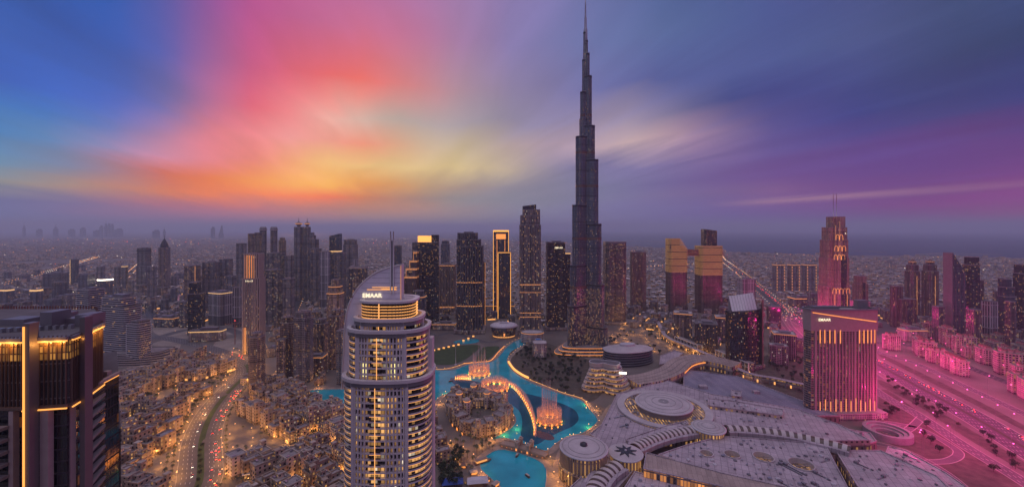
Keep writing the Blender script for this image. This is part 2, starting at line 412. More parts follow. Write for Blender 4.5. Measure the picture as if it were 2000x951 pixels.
def facade(name, wall, glass, fh=3.6, bay=3.2, ww=.62, wh=.6, lit=.05, lcol=WARM, ls=2.2, grough=.18, gspec=.9, wrough=.75, tone=.25, cool=.12, wmetal=0.0):
    """windowed wall: UV is (metres along the wall, metres up); single panes lit at random"""
    m, nt, b = _nt(name); g = NT(nt)
    uv = g.n('ShaderNodeUVMap'); sp = g.n('ShaderNodeSeparateXYZ'); g.L.new(uv.outputs[0], sp.inputs[0])
    oi = g.n('ShaderNodeObjectInfo')
    u = g.m('DIVIDE', sp.outputs[0], bay); v = g.m('DIVIDE', sp.outputs[1], fh)
    fu, fv = g.m('FRACT', u), g.m('FRACT', v)
    mu = g.m('LESS_THAN', g.m('ABSOLUTE', g.m('SUBTRACT', fu, .5)), ww/2)
    mv = g.m('LESS_THAN', g.m('ABSOLUTE', g.m('SUBTRACT', fv, .55)), wh/2)
    win = g.m('MULTIPLY', mu, mv)
    cb = g.n('ShaderNodeCombineXYZ'); g.L.new(g.m('FLOOR', u), cb.inputs[0]); g.L.new(g.m('FLOOR', v), cb.inputs[1])
    g.L.new(g.m('MULTIPLY', oi.outputs['Random'], 97.0), cb.inputs[2])
    wn = g.n('ShaderNodeTexWhiteNoise', noise_dimensions='3D'); g.L.new(cb.outputs[0], wn.inputs['Vector'])
    sc = g.n('ShaderNodeSeparateColor'); g.L.new(wn.outputs['Color'], sc.inputs[0])
    # lights gather in clusters of floors and flats
    cn = g.n('ShaderNodeTexNoise'); cn.inputs['Scale'].default_value = .21; cn.inputs['Detail'].default_value = 2; g.L.new(cb.outputs[0], cn.inputs['Vector'])
    th = g.m('MULTIPLY', g.m('MULTIPLY', cn.outputs['Fac'], cn.outputs['Fac']), lit*4.2)
    on = g.m('MULTIPLY', g.m('LESS_THAN', wn.outputs['Value'], th), win)
    tonef = g.m('MULTIPLY_ADD', sc.outputs[1], tone*2, 1-tone)
    cbt = g.n('ShaderNodeCombineXYZ'); [g.L.new(tonef, cbt.inputs[i]) for i in range(3)]
    gl = g.mix(1.0, tuple(glass), cbt.outputs[0], 'MULTIPLY')
    geo = g.n('ShaderNodeNewGeometry'); t = g.n('ShaderNodeTexNoise'); t.inputs['Scale'].default_value = .06; t.inputs['Detail'].default_value = 6
    g.L.new(geo.outputs['Position'], t.inputs['Vector'])
    wf = g.m('ADD', g.m('MULTIPLY_ADD', t.outputs['Fac'], .5, .55), g.m('MULTIPLY', oi.outputs['Random'], .4))
    colv = g.n('ShaderNodeTexWhiteNoise', noise_dimensions='1D'); g.L.new(g.m('FLOOR', g.m('MULTIPLY_ADD', u, .5, .25)), colv.inputs['W'])
    flr = g.n('ShaderNodeTexWhiteNoise', noise_dimensions='1D'); g.L.new(g.m('FLOOR', g.m('MULTIPLY', v, .5)), flr.inputs['W'])
    wf = g.m('MULTIPLY', wf, g.m('MULTIPLY', g.m('MULTIPLY_ADD', colv.outputs['Value'], .8, .6), g.m('MULTIPLY_ADD', flr.outputs['Value'], .35, .82)))
    mech = g.m('LESS_THAN', g.m('FRACT', g.m('DIVIDE', g.m('FLOOR', v), 17.0)), .05)
    wf = g.m('MULTIPLY', wf, g.m('SUBTRACT', 1.0, g.m('MULTIPLY', mech, .55)))
    cbw = g.n('ShaderNodeCombineXYZ'); [g.L.new(wf, cbw.inputs[i]) for i in range(3)]
    wl = g.mix(1.0, tuple(wall), cbw.outputs[0], 'MULTIPLY')
    g.L.new(g.mix(win, wl, gl), b.inputs['Base Color'])
    g.L.new(g.m('MULTIPLY_ADD', win, grough-wrough, wrough), b.inputs['Roughness'])
    g.L.new(g.m('MULTIPLY_ADD', win, gspec-.35, .35), b.inputs['Specular IOR Level'])
    if wmetal: g.L.new(g.m('MULTIPLY', g.m('SUBTRACT', 1, win), wmetal), b.inputs['Metallic'])
    ec = g.mix(g.m('LESS_THAN', sc.outputs[2], cool), tuple(lcol), (1, .82, .6))
    g.L.new(ec, b.inputs['Emission Color'])
    g.L.new(g.m('MULTIPLY', on, g.m('MULTIPLY_ADD', g.m('POWER', sc.outputs[0], 1.8), ls*.68, ls*.14)), b.inputs['Emission Strength'])
    bp = g.n('ShaderNodeBump'); bp.inputs['Strength'].default_value = .5; bp.inputs['Distance'].default_value = .3
    g.L.new(g.m('SUBTRACT', 1, win), bp.inputs['Height']); g.L.new(bp.outputs[0], b.inputs['Normal'])
    m.cycles.emission_sampling = 'NONE'
    return m
# ------------------------------------------------------------------ shared materials
random.seed(7)
M = {}
M['ground'] = mat('city_ground', (.17, .145, .12), .9, var=.5, scale=.012)
M['sand'] = mat('pale_sand', (.30, .25, .20), .95, var=.35, scale=.03)
M['asphalt'] = mat('asphalt', (.065, .062, .062), .75, var=.3, scale=.08)
M['asphalt_pale'] = mat('worn_asphalt', (.11, .10, .095), .8, var=.3, scale=.06)
M['paving'] = mat('stone_paving', (.30, .235, .18), .8, var=.3, scale=.12)
M['paving_grey'] = mat('grey_paving', (.24, .22, .21), .8, var=.3, scale=.1)
M['kerb'] = mat('kerb_stone', (.38, .34, .30), .8, var=.15)
M['line'] = mat('road_paint', (.7, .68, .62), .6, var=.1)
M['grass'] = mat('lawn', (.045, .075, .022), .95, var=.5, scale=.08)
M['soil'] = mat('planted_ground', (.095, .08, .055), .95, var=.6, scale=.1)
def water(name, col, rough=.07, bump=.12, scale=.35, dist=.25):
    m, nt, b = _nt(name); g = NT(nt)
    b.inputs['Roughness'].default_value = rough; b.inputs['IOR'].default_value = 1.33
    geo = g.n('ShaderNodeNewGeometry'); t = g.n('ShaderNodeTexNoise'); t.inputs['Scale'].default_value = scale; t.inputs['Detail'].default_value = 4
    g.L.new(geo.outputs['Position'], t.inputs['Vector'])
    t2 = g.n('ShaderNodeTexNoise'); t2.inputs['Scale'].default_value = .03; t2.inputs['Detail'].default_value = 4; g.L.new(geo.outputs['Position'], t2.inputs['Vector'])
    f = g.m('MULTIPLY_ADD', t2.outputs['Fac'], 1.2, .4); cb = g.n('ShaderNodeCombineXYZ'); [g.L.new(f, cb.inputs[i]) for i in range(3)]
    g.L.new(g.mix(1.0, tuple(col), cb.outputs[0], 'MULTIPLY'), b.inputs['Base Color'])
    bp = g.n('ShaderNodeBump'); bp.inputs['Strength'].default_value = bump; bp.inputs['Distance'].default_value = dist
    g.L.new(t.outputs['Fac'], bp.inputs['Height']); g.L.new(bp.outputs[0], b.inputs['Normal'])
    return m
M['lake'] = water('turquoise_water', (.018, .37, .44), .05, .3, .14, .5)
M['lake_deep'] = water('deep_water', (.012, .10, .155), .05, .3, .14, .5)
M['sea'] = water('sea_water', (.03, .06, .10), .5, .25, .02, 2.0)
M['canal'] = water('canal_water', (.10, .11, .13), .12, .1)
M['pool'] = water('pool_water', (.02, .20, .55))
M['beige'] = mat('beige_plaster', (.40, .31, .235), .85, var=.15, scale=.2)
M['beige2'] = mat('tan_plaster', (.33, .245, .18), .85, var=.15, scale=.2)
M['cream'] = mat('cream_plaster', (.47, .385, .30), .85, var=.12, scale=.2)
M['white'] = mat('white_cladding', (.55, .53, .53), .5, var=.1, scale=.1)
M['pale_stone'] = mat('pale_stone', (.46, .41, .37), .7, var=.12, scale=.1)
M['roof'] = panels('roof_membrane', (.30, .26, .24), 4, 5, 10, .25)
M['white_roof'] = mat('white_washed_roof', (.62, .58, .56), .85, var=.3, scale=.02)
M['roof_dark'] = mat('dark_roof', (.13, .12, .12), .9, var=.35, scale=.12)
M['roof_pale'] = mat('pale_roof', (.50, .45, .43), .85, var=.22, scale=.06)
M['mall_roof'] = panels('mall_roof_membrane', (.43, .36, .37), 7, 11, 24)
M['concrete'] = mat('concrete', (.30, .28, .27), .85, var=.25, scale=.1)
M['steel'] = mat('brushed_steel', (.45, .45, .47), .35, .8, var=.1)
M['dark_metal'] = mat('dark_metal', (.045, .045, .05), .4, .3, var=.1)
M['grey_metal'] = mat('grey_panel', (.20, .19, .20), .45, .2, var=.12)
M['bronze'] = mat('bronze_panel', (.17, .115, .085), .4, .3, var=.12)
M['glass'] = mat('dark_glass', (.018, .022, .03), .12, 0, var=.2, spec=.9)
M['trunk'] = mat('tree_bark', (.12, .085, .06), .95)
M['red_roof'] = mat('red_roof_tile', (.24, .09, .075), .85)
G = {'warm': glow('warm_lamp', (1, .47, .13), 3.2), 'gold': glow('gold_light_strip', (1, .42, .07), 1.5), 'amber': glow('amber_light_strip', (1, .31, .045), 1.15),
     'soft': glow('soft_warm_light', (1, .55, .2), 1.0), 'white': glow('white_lamp', (1, .86, .66), 6), 'sign': glow('sign_light', (1, .86, .58), 1.15),
     'red': glow('red_lamp', (1, .05, .03), 4), 'yellow': glow('yellow_light', (1, .75, .12), 2.2), 'shop': glow('lit_shop_window', (1, .42, .10), 1.3),
     'blue': glow('blue_lamp', (.12, .25, 1), 1.5), 'dim': glow('dim_amber_light', (1, .36, .08), .55)}
DARKG, BEIGE = (.016, .019, .027), (.34, .275, .23)
FC = {}
FC['dark'] = facade('dark_glass_wall', (.055, .05, .055), DARKG, 3.8, 1.7, .8, .72, .05, grough=.1)
FC['dark_pier'] = facade('dark_wall_pale_piers', (.24, .21, .20), DARKG, 3.6, 3.4, .62, .88, .07)
FC['brown_pier'] = facade('brown_wall_with_piers', (.27, .215, .19), (.016, .016, .02), 3.6, 3.8, .55, .86, .10)
FC['beige_res'] = facade('beige_flats_wall', BEIGE, (.025, .024, .028), 3.3, 3.0, .55, .55, .13)
FC['brown_res'] = facade('brown_flats_wall', (.19, .155, .145), (.016, .016, .02), 3.3, 2.8, .6, .6, .14)
FC['grey_res'] = facade('grey_flats_wall', (.22, .21, .21), (.025, .027, .035), 3.4, 3.0, .62, .55, .07)
FC['grey_band'] = facade('grey_banded_wall', (.10, .10, .11), (.02, .022, .03), 3.4, 4.0, .9, .9, .04)
FC['blue_glass'] = facade('blue_glass_wall', (.10, .11, .13), (.03, .04, .06), 3.8, 2.0, .85, .8, .04, grough=.1)
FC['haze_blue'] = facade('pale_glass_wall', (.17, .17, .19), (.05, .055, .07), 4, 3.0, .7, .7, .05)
FC['white_rib'] = facade('white_ribbed_wall', (.50, .47, .46), (.04, .04, .05), 30, 5.5, .5, .96, .0)
FC['grid_dark'] = facade('dark_textured_wall', (.075, .065, .065), (.012, .013, .018), 3.5, 3.2, .6, .62, .09, tone=.5)
FC['town'] = facade('old_town_wall', (.41, .315, .235), (.03, .025, .022), 3.8, 4.4, .40, .5, .34, ls=2.0, cool=.02, gspec=.5)
FC['town2'] = facade('old_town_tan_wall', (.34, .25, .185), (.03, .025, .022), 3.6, 4.0, .42, .52, .34, ls=2.0, cool=.02, gspec=.5)
FC['town3'] = facade('old_town_cream_wall', (.47, .375, .295), (.03, .025, .022), 3.8, 4.8, .38, .5, .3, ls=2.0, cool=.02, gspec=.5)
FC['low'] = facade('low_block_wall', (.36, .32, .29), (.03, .03, .035), 3.4, 3.6, .5, .5, .12, cool=.4)
FC['low_dark'] = facade('low_dark_wall', (.20, .19, .19), (.03, .03, .035), 3.6, 3.0, .6, .6, .12, cool=.4)
FC['khalifa'] = facade('silver_glass_fin_wall', (.11, .13, .165), (.035, .035, .042), 3.6, 1.6, .62, .62, .045, grough=.14, wrough=.35, tone=.45, wmetal=.5)
FC['khalifa_low'] = facade('silver_glass_fin_wall_lower', (.15, .145, .155), (.03, .028, .034), 3.6, 1.6, .62, .62, .2, grough=.14, wrough=.35, tone=.45, wmetal=.4)
FC['villa_hotel'] = facade('striped_hotel_wall', (.30, .20, .17), (.012, .01, .012), 3.5, 4.2, .8, .8, .16, lcol=(1, .36, .10), ls=1.4)

# ------------------------------------------------------------------ ground, sea, water
g = MB(); g.sheet([(-60000, -2500), (60000, -2500), (60000, 90000), (-60000, 90000)], 0.0)
tag(g.build('ground', M['ground']), kind='structure')
coast = [P(2300, 506), P(2000, 505), P(1880, 500), P(1700, 499), P(1560, 496), P(1420, 491), P(1300, 484), P(1180, 479), P(1080, 473), P(1000, 470), P(900, 467.5), P(800, 465.5), P(640, 462.5), P(480, 461), P(380, 459), (-16500, 24000)]
coast_w = smooth_path(coast, 6)
g = MB(); g.sheet(coast_w[::1]+[(-58000, 60000), (-58000, 89000), (59000, 89000), (59000, coast_w[0][1])], 0.6)
tag(g.build('sea', M['sea']), kind='structure')
def strip_land(name, pts, w, z=1.2, mt='sand'):
    p = smooth_path([P(*q) for q in pts], 6); b = MB()
    n = len(p); half = [w*.5*(.25+math.sin(math.pi*i/(n-1)))*(0.8+.4*random.random()) for i in range(n)]
    Lp = [offset_path(p, half[i])[i] for i in range(n)]; Rp = [offset_path(p, -half[i])[i] for i in range(n)]
    b.prism(ccw(Lp+Rp[::-1]), .3, z, 0, 0)
    return tag(b.build(name, M[mt]), kind='structure')
strip_land('breakwater', [(1225, 478), (1260, 477), (1300, 477.5), (1345, 478)], 90, 3)
strip_land('island', [(1180, 473), (1230, 471.5), (1290, 472.5), (1330, 473)], 300, 3)
strip_land('island', [(905, 462), (960, 461), (1010, 462)], 300, 4)
strip_land('island', [(860, 457), (930, 456.4), (1010, 457), (1090, 456.6)], 700, 4)
strip_land('island', [(1180, 461), (1280, 460.2), (1340, 461)], 380, 4)
strip_land('breakwater', [(1570, 490), (1620, 489), (1680, 490), (1730, 493)], 70, 3)
strip_land('breakwater', [(1790, 497), (1850, 495), (1900, 496), (1960, 497)], 110, 3)
strip_land('island', [(390, 455.6), (470, 455.2), (560, 455.6), (640, 456)], 900, 5)

lake_px = [(820, 716), (850, 722), (885, 722), (912, 713), (940, 708), (962, 706), (978, 692), (992, 676), (1012, 664), (1040, 655), (1052, 658), (1035, 668), (1015, 678), (1000, 690), (990, 702), (996, 718), (1020, 738), (1060, 757), (1105, 772), (1135, 782), (1150, 798), (1166, 817), (1162, 832), (1140, 845), (1108, 852), (1085, 866), (1066, 880), (1040, 872), (1010, 862), (985, 855), (960, 858), (995, 838), (1008, 822), (1000, 805), (975, 795), (950, 776), (918, 762), (890, 764), (858, 775), (838, 800), (820, 815), (780, 800), (760, 760), (780, 725)]
lake_w = smooth_path([P(*q, 0) for q in lake_px], 4, True)
g = MB(); g.sheet(ccw(lake_w), .05); tag(g.build('lake', M['lake']), kind='structure')
g = MB(); g.sheet(ccw(smooth_path([P(*q) for q in [(880, 738), (915, 741), (945, 748), (985, 752), (1010, 764), (1045, 772), (1090, 785), (1122, 800), (1130, 818), (1118, 832), (1095, 842), (1068, 856), (1045, 868), (1018, 855), (1020, 822), (1012, 800), (985, 782), (950, 768), (915, 758), (890, 752)]], 4, True)), .10)
tag(g.build('lake_deep_water', M['lake_deep']), kind='structure')
basin_px = [(985, 878), (1060, 905), (1064, 960), (1060, 1010), (1000, 1010), (985, 960), (960, 935), (938, 912), (950, 890)]
basin_w = smooth_path([P(*q) for q in basin_px], 4, True)
g = MB(); g.sheet(ccw(basin_w), .05); tag(g.build('lake_basin', M['lake']), kind='structure')
pond_px = [(588, 768), (612, 762), (660, 760), (700, 762), (700, 790), (655, 786), (622, 780), (600, 776)]
pond_w = smooth_path([P(*q) for q in pond_px], 4, True)
g = MB(); g.sheet(ccw(pond_w), .05); tag(g.build('pond', M['lake']), kind='structure')
can_px = [(885, 668), (905, 663), (930, 662), (936, 666), (925, 670), (900, 672)]
g = MB(); g.sheet(ccw(smooth_path([P(*q) for q in can_px], 4, True)), .25); tag(g.build('water_channel', M['lake']), kind='structure')
# the broad canal on the left
cn = smooth_path([P(-120, 662), P(-40, 645), P(30, 625), P(90, 612), P(150, 603), P(215, 598), P(300, 612), P(360, 620)], 6)
g = MB(); g.ribbon(cn, 95, .08); tag(g.build('canal', M['canal']), kind='structure')
g = MB(); g.ribbon(smooth_path([P(305, 571), P(340, 572), P(368, 576), P(350, 584), P(325, 590)], 6), 75, .08); tag(g.build('canal', M['canal']), kind='structure')
# promenade round the lake, low wall with a lit edge
def edging(name, pts, w, z0, z1, mt, closed=True):
    b = MB(); o = offset_path(pts+[pts[0]] if closed else pts, -w); q = pts+[pts[0]] if closed else pts
    for i in range(len(q)-1):
        b.quad([(*q[i], z0), (*q[i+1], z0), (*q[i+1], z1), (*q[i], z1)]); b.quad([(*o[i+1], z0), (*o[i], z0), (*o[i], z1), (*o[i+1], z1)]); b.quad([(*q[i], z1), (*q[i+1], z1), (*o[i+1], z1), (*o[i], z1)])
    return b
for pz, w_ in ((.16, lake_w), (.166, basin_w), (.172, pond_w)):
    c = ccw(w_)
    g = MB(); outer = offset_poly(c, 9)
    for i in range(len(c)):
        j = (i+1) % len(c); g.quad([(*c[i], pz), (*outer[i], pz), (*outer[j], pz), (*c[j], pz)][::-1])
    tag(g.build('promenade', M['paving']), kind='structure')
    tag(edging('kerb', c, .8, 0, .7, None).build('quay_kerb', M['kerb']), kind='structure')

# ------------------------------------------------------------------ roads
ROADS = []          # (path, half width) kept clear of buildings
def road(name, pts, w, z=.12, mt='asphalt', lanes=0, median=None, kerbs=True, world=False, kw=.5):
    z += .005*len(ROADS)      # every road sheet a few millimetres above the one laid before it
    p = smooth_path(pts if world else [P(*q) for q in pts], 8)
    ROADS.append((p, w/2+3))
    b = MB(); b.ribbon(p, w, z); tag(b.build(name, M[mt]), kind='structure')
    if kerbs:
        b = MB()
        for s in (1, -1):
            a, c = offset_path(p, s*(w/2)), offset_path(p, s*(w/2+kw))
            zz = z if not callable(z) else 0
            for i in range(len(p)-1):
                q = [(*a[i], zz), (*a[i+1], zz), (*a[i+1], zz+.15), (*a[i], zz+.15)]; b.quad(q if s < 0 else q[::-1])
                q = [(*a[i], zz+.15), (*a[i+1], zz+.15), (*c[i+1], zz+.15), (*c[i], zz+.15)]; b.quad(q if s < 0 else q[::-1])
        tag(b.build('kerb', M['kerb']), kind='structure')
    if median:
        b = MB(); b.ribbon(p, median, z+.02, 0); tag(b.build('median_hedge_bed', M['grass']), kind='structure')
    if lanes:
        b = MB()
        for k in range(1, lanes):
            off = -w/2+w*k/lanes
            if median and abs(off) < median: continue
            q = offset_path(p, off)
            for (x, y, h) in walk(q, 12):
                b.box(x, y, z+.008, z+.012, 4.5, .35, h)
        tag(b.build('lane_markings', M['line']), kind='structure')
    return p
blvd = road('boulevard', [(330, 1010), (385, 951), (392, 900), (393, 868), (400, 838), (415, 805), (440, 772), (470, 742), (485, 728), (480, 712), (455, 700), (430, 690)], 44, lanes=10, median=7, mt='asphalt_pale')
road('boulevard_exit', [(395, 862), (445, 855), (500, 866), (560, 880)], 13, .14, mt='asphalt_pale', kerbs=False)
road('side_street', [(440, 772), (380, 758), (300, 790)], 12, .14, mt='asphalt_pale', kerbs=False)
road('link_road', [(485, 728), (530, 735), (580, 745)], 16, .14, mt='asphalt_pale', kerbs=False)
road('avenue', [(480, 712), (440, 690), (380, 672), (320, 660), (250, 655)], 30, .13, lanes=6, mt='asphalt_pale')
road('avenue', [(300, 662), (360, 645), (430, 640), (470, 652)], 26, .14, mt='asphalt_pale', kerbs=False)
road('lake_street', [(820, 640), (850, 655), (880, 650), (920, 660), (960, 668), (1010, 655), (1080, 650)], 18, .13, mt='asphalt_pale')
road('tower_street', [(1180, 650), (1230, 655), (1290, 672), (1330, 690), (1420, 712), (1460, 740)], 20, .13, mt='asphalt_pale')
# the wide highway on the right, many lanes, running out to the coast
HW = [(2350, 1085), (2180, 985), (2000, 873), (1900, 813), (1810, 764), (1722, 716), (1640, 672), (1570, 632), (1530, 607), (1500, 582), (1470, 556), (1445, 535), (1425, 520), (1412, 510)]
ROADS_F = []
hw = road('highway', HW, 46, .14, lanes=12, median=5, kw=1.3)
ROADS_F.append(road('frontage_road', [(2300, 1160), (2150, 1040), (1990, 935), (1880, 868), (1790, 808), (1725, 772), (1640, 712), (1580, 672), (1545, 640)], 17, .12, lanes=4, mt='asphalt_pale', kw=1.0))
ROADS_F.append(road('frontage_road', [(2330, 985), (2140, 880), (2000, 808), (1880, 752), (1790, 710), (1722, 690), (1640, 655), (1580, 625)], 15, .12, lanes=4, mt='asphalt_pale', kw=1.0))
SLIPS = ([(1800, 815), (1775, 838), (1745, 846), (1722, 838), (1735, 826), (1765, 830), (1800, 838), (1860, 872), (1872, 888), (1850, 900), (1800, 905), (1760, 930), (1745, 970)],
            [(1640, 655), (1600, 635), (1565, 628), (1545, 615), (1535, 600)], [(1600, 690), (1560, 668), (1535, 640), (1520, 618), (1500, 600)],
            [(1690, 862), (1740, 872), (1790, 890), (1850, 925), (1910, 975)], [(1722, 740), (1680, 712), (1620, 690), (1570, 660), (1540, 625), (1555, 600), (1580, 590)])
for pts in SLIPS:
    road('slip_road', pts, 9, .18, mt='asphalt_pale', kw=.9)
CROSS = [(1600, 655), (1680, 668), (1760, 672), (1830, 690), (1900, 720), (2000, 760)]
road('cross_road', CROSS, 22, .13, lanes=4)
road('coast_road', [(1412, 510), (1405, 500), (1400, 494)], 40, .14, kerbs=False)
# far avenues
for pts in ([(0, 560), (120, 525), (200, 500), (260, 480), (300, 468)], [(60, 488), (110, 476), (150, 470)], [(180, 640), (230, 560), (290, 505), (330, 480)], [(560, 640), (600, 560), (640, 510), (660, 480)], [(820, 560), (870, 540), (1000, 530), (1180, 530), (1300, 520), (1410, 515)]):
    road('far_avenue', pts, 26, .2, kerbs=False)
# green lawn park, sandy lots
g = MB(); g.sheet(ccw(smooth_path([P(*q) for q in [(822, 690), (850, 683), (885, 676), (925, 673), (938, 677), (925, 690), (905, 704), (880, 712), (850, 712), (825, 712)]], 4, True)), .3)
tag(g.build('park_lawn', M['grass']), kind='structure')
g = MB(); g.sheet(ccw(smooth_path([P(*q) for q in [(942, 680), (962, 676), (976, 678), (965, 692), (950, 703), (930, 704)]], 4, True)), .3)
tag(g.build('park_lawn', M['grass']), kind='structure')
for pts, mt, nm in (([(300, 670), (345, 662), (352, 678), (330, 692), (295, 695)], 'sand', 'sandy_lot'), ([(420, 668), (460, 660), (480, 672), (470, 690), (425, 692)], 'sand', 'sandy_lot'), ([(300, 640), (380, 632), (470, 642), (440, 655), (330, 660)], 'sand', 'sandy_lot'),
               ([(995, 690), (1020, 676), (1060, 668), (1120, 690), (1180, 720), (1180, 760), (1150, 785), (1105, 768), (1040, 748), (1000, 716)], 'soil', 'planted_garden'), ([(1480, 700), (1575, 690), (1580, 790), (1500, 760)], 'soil', 'planted_garden'),
               ([(1090, 880), (1160, 830), (1190, 790), (1215, 800), (1200, 860), (1110, 960), (1075, 1000)], 'paving', 'promenade'), ([(1560, 590), (1700, 600), (1780, 640), (1700, 655), (1580, 640)], 'asphalt_pale', 'open_lot')):
    g = MB(); g.sheet(ccw(smooth_path([P(*q) for q in pts], 4, True)), (.08 if mt != 'soil' else .052)+.004*(pts[0][0] % 3)); tag(g.build(nm, M[mt]), kind='structure')
VZ = .066
for pts in ([(1722, 742), (1800, 784), (1900, 841), (2100, 962), (2200, 1030), (2150, 1010), (1990, 915), (1880, 850), (1790, 790), (1722, 754)], [(1722, 760), (1790, 800), (1880, 862), (1990, 930), (2150, 1040), (2100, 1060), (1960, 985), (1850, 930), (1780, 880), (1722, 850)], [(2010, 860), (2140, 905), (2200, 940), (2150, 940), (2030, 880)], [(1745, 816), (1775, 826), (1860, 872), (1950, 930), (1900, 925), (1800, 870)], [(1722, 698), (1800, 738), (1900, 788), (2000, 840), (2000, 830), (1890, 772), (1800, 728), (1722, 692)]):
    VZ += .006; g = MB(); g.sheet(ccw(smooth_path([P(*q) for q in pts], 4, True)), VZ); tag(g.build('planted_verge', M['soil']), kind='structure')
OCC = []            # (x, y, radius) of everything tall already standing
def free(x, y, r, roads=True, water_=True):
    for (a, b, c) in OCC:
        if abs(a-x) < r+c and abs(b-y) < r+c and (a-x)**2+(b-y)**2 < (r+c)**2: return False
    if roads:
        for p, hwid in ROADS:
            for i in range(len(p)-1):
                ax, ay = p[i]; bx, by = p[i+1]
                if min(ax, bx)-hwid-r > x or max(ax, bx)+hwid+r < x or min(ay, by)-hwid-r > y or max(ay, by)+hwid+r < y: continue
                dx, dy = bx-ax, by-ay; t = max(0, min(1, ((x-ax)*dx+(y-ay)*dy)/(dx*dx+dy*dy+1e-9)))
                if (ax+dx*t-x)**2+(ay+dy*t-y)**2 < (hwid+r)**2: return False
    if water_:
        for w_ in (lake_w, basin_w, pond_w):
            if inside((x, y), w_): return False
            if any((a-x)**2+(b-y)**2 < (r+4)**2 for a, b in w_): return False
    return True
# ------------------------------------------------------------------ towers
def fins_mb(poly, z0, z1, step, depth, width, skip=None):
    b = MB()
    n = len(poly)
    for i in range(n):
        a, c = poly[i], poly[(i+1) % n]; l = math.dist(a, c)
        k = max(1, round(l/step)); h = math.atan2(c[1]-a[1], c[0]-a[0]); nx, ny = math.sin(h), -math.cos(h)
        for j in range(k):
            f = (j+.5)/k
            x, y = a[0]+(c[0]-a[0])*f+nx*depth/2, a[1]+(c[1]-a[1])*f+ny*depth/2
            b.box(x, y, z0, z1, width, depth, h, bottom=False)
    return b
def slabs_mb(poly, z0, z1, step, out, th=.9):
    b = MB(); o = offset_poly(poly, out); z = z0+step
    while z < z1-.5:
        b.prism(o, z-th, z, bottom=True); z += step
    return b
SHAPES = {
 'rect': lambda w, d: rect(w, d), 'round': lambda w, d: ell(w/2, d/2, 28), 'soft': lambda w, d: rrect(w, d, min(w, d)*.25, 4),
 'cham': lambda w, d: [(-w*.32, -d/2), (w*.32, -d/2), (w/2, -d*.32), (w/2, d*.32), (w*.32, d/2), (-w*.32, d/2), (-w/2, d*.32), (-w/2, -d*.32)],
 'cross': lambda w, d: [(-w*.28, -d/2), (w*.28, -d/2), (w*.28, -d*.36), (w/2, -d*.36), (w/2, d*.36), (w*.28, d*.36), (w*.28, d/2), (-w*.28, d/2), (-w*.28, d*.36), (-w/2, d*.36), (-w/2, -d*.36), (-w*.28, -d*.36)],
 'bay': lambda w, d: [(-w/2, -d*.42), (-w*.3, -d*.42), (-w*.3, -d/2), (-w*.08, -d/2), (-w*.08, -d*.42), (w*.08, -d*.42), (w*.08, -d/2), (w*.3, -d/2), (w*.3, -d*.42), (w/2, -d*.42), (w/2, d*.5), (-w/2, d*.5)],
}
class T: pass
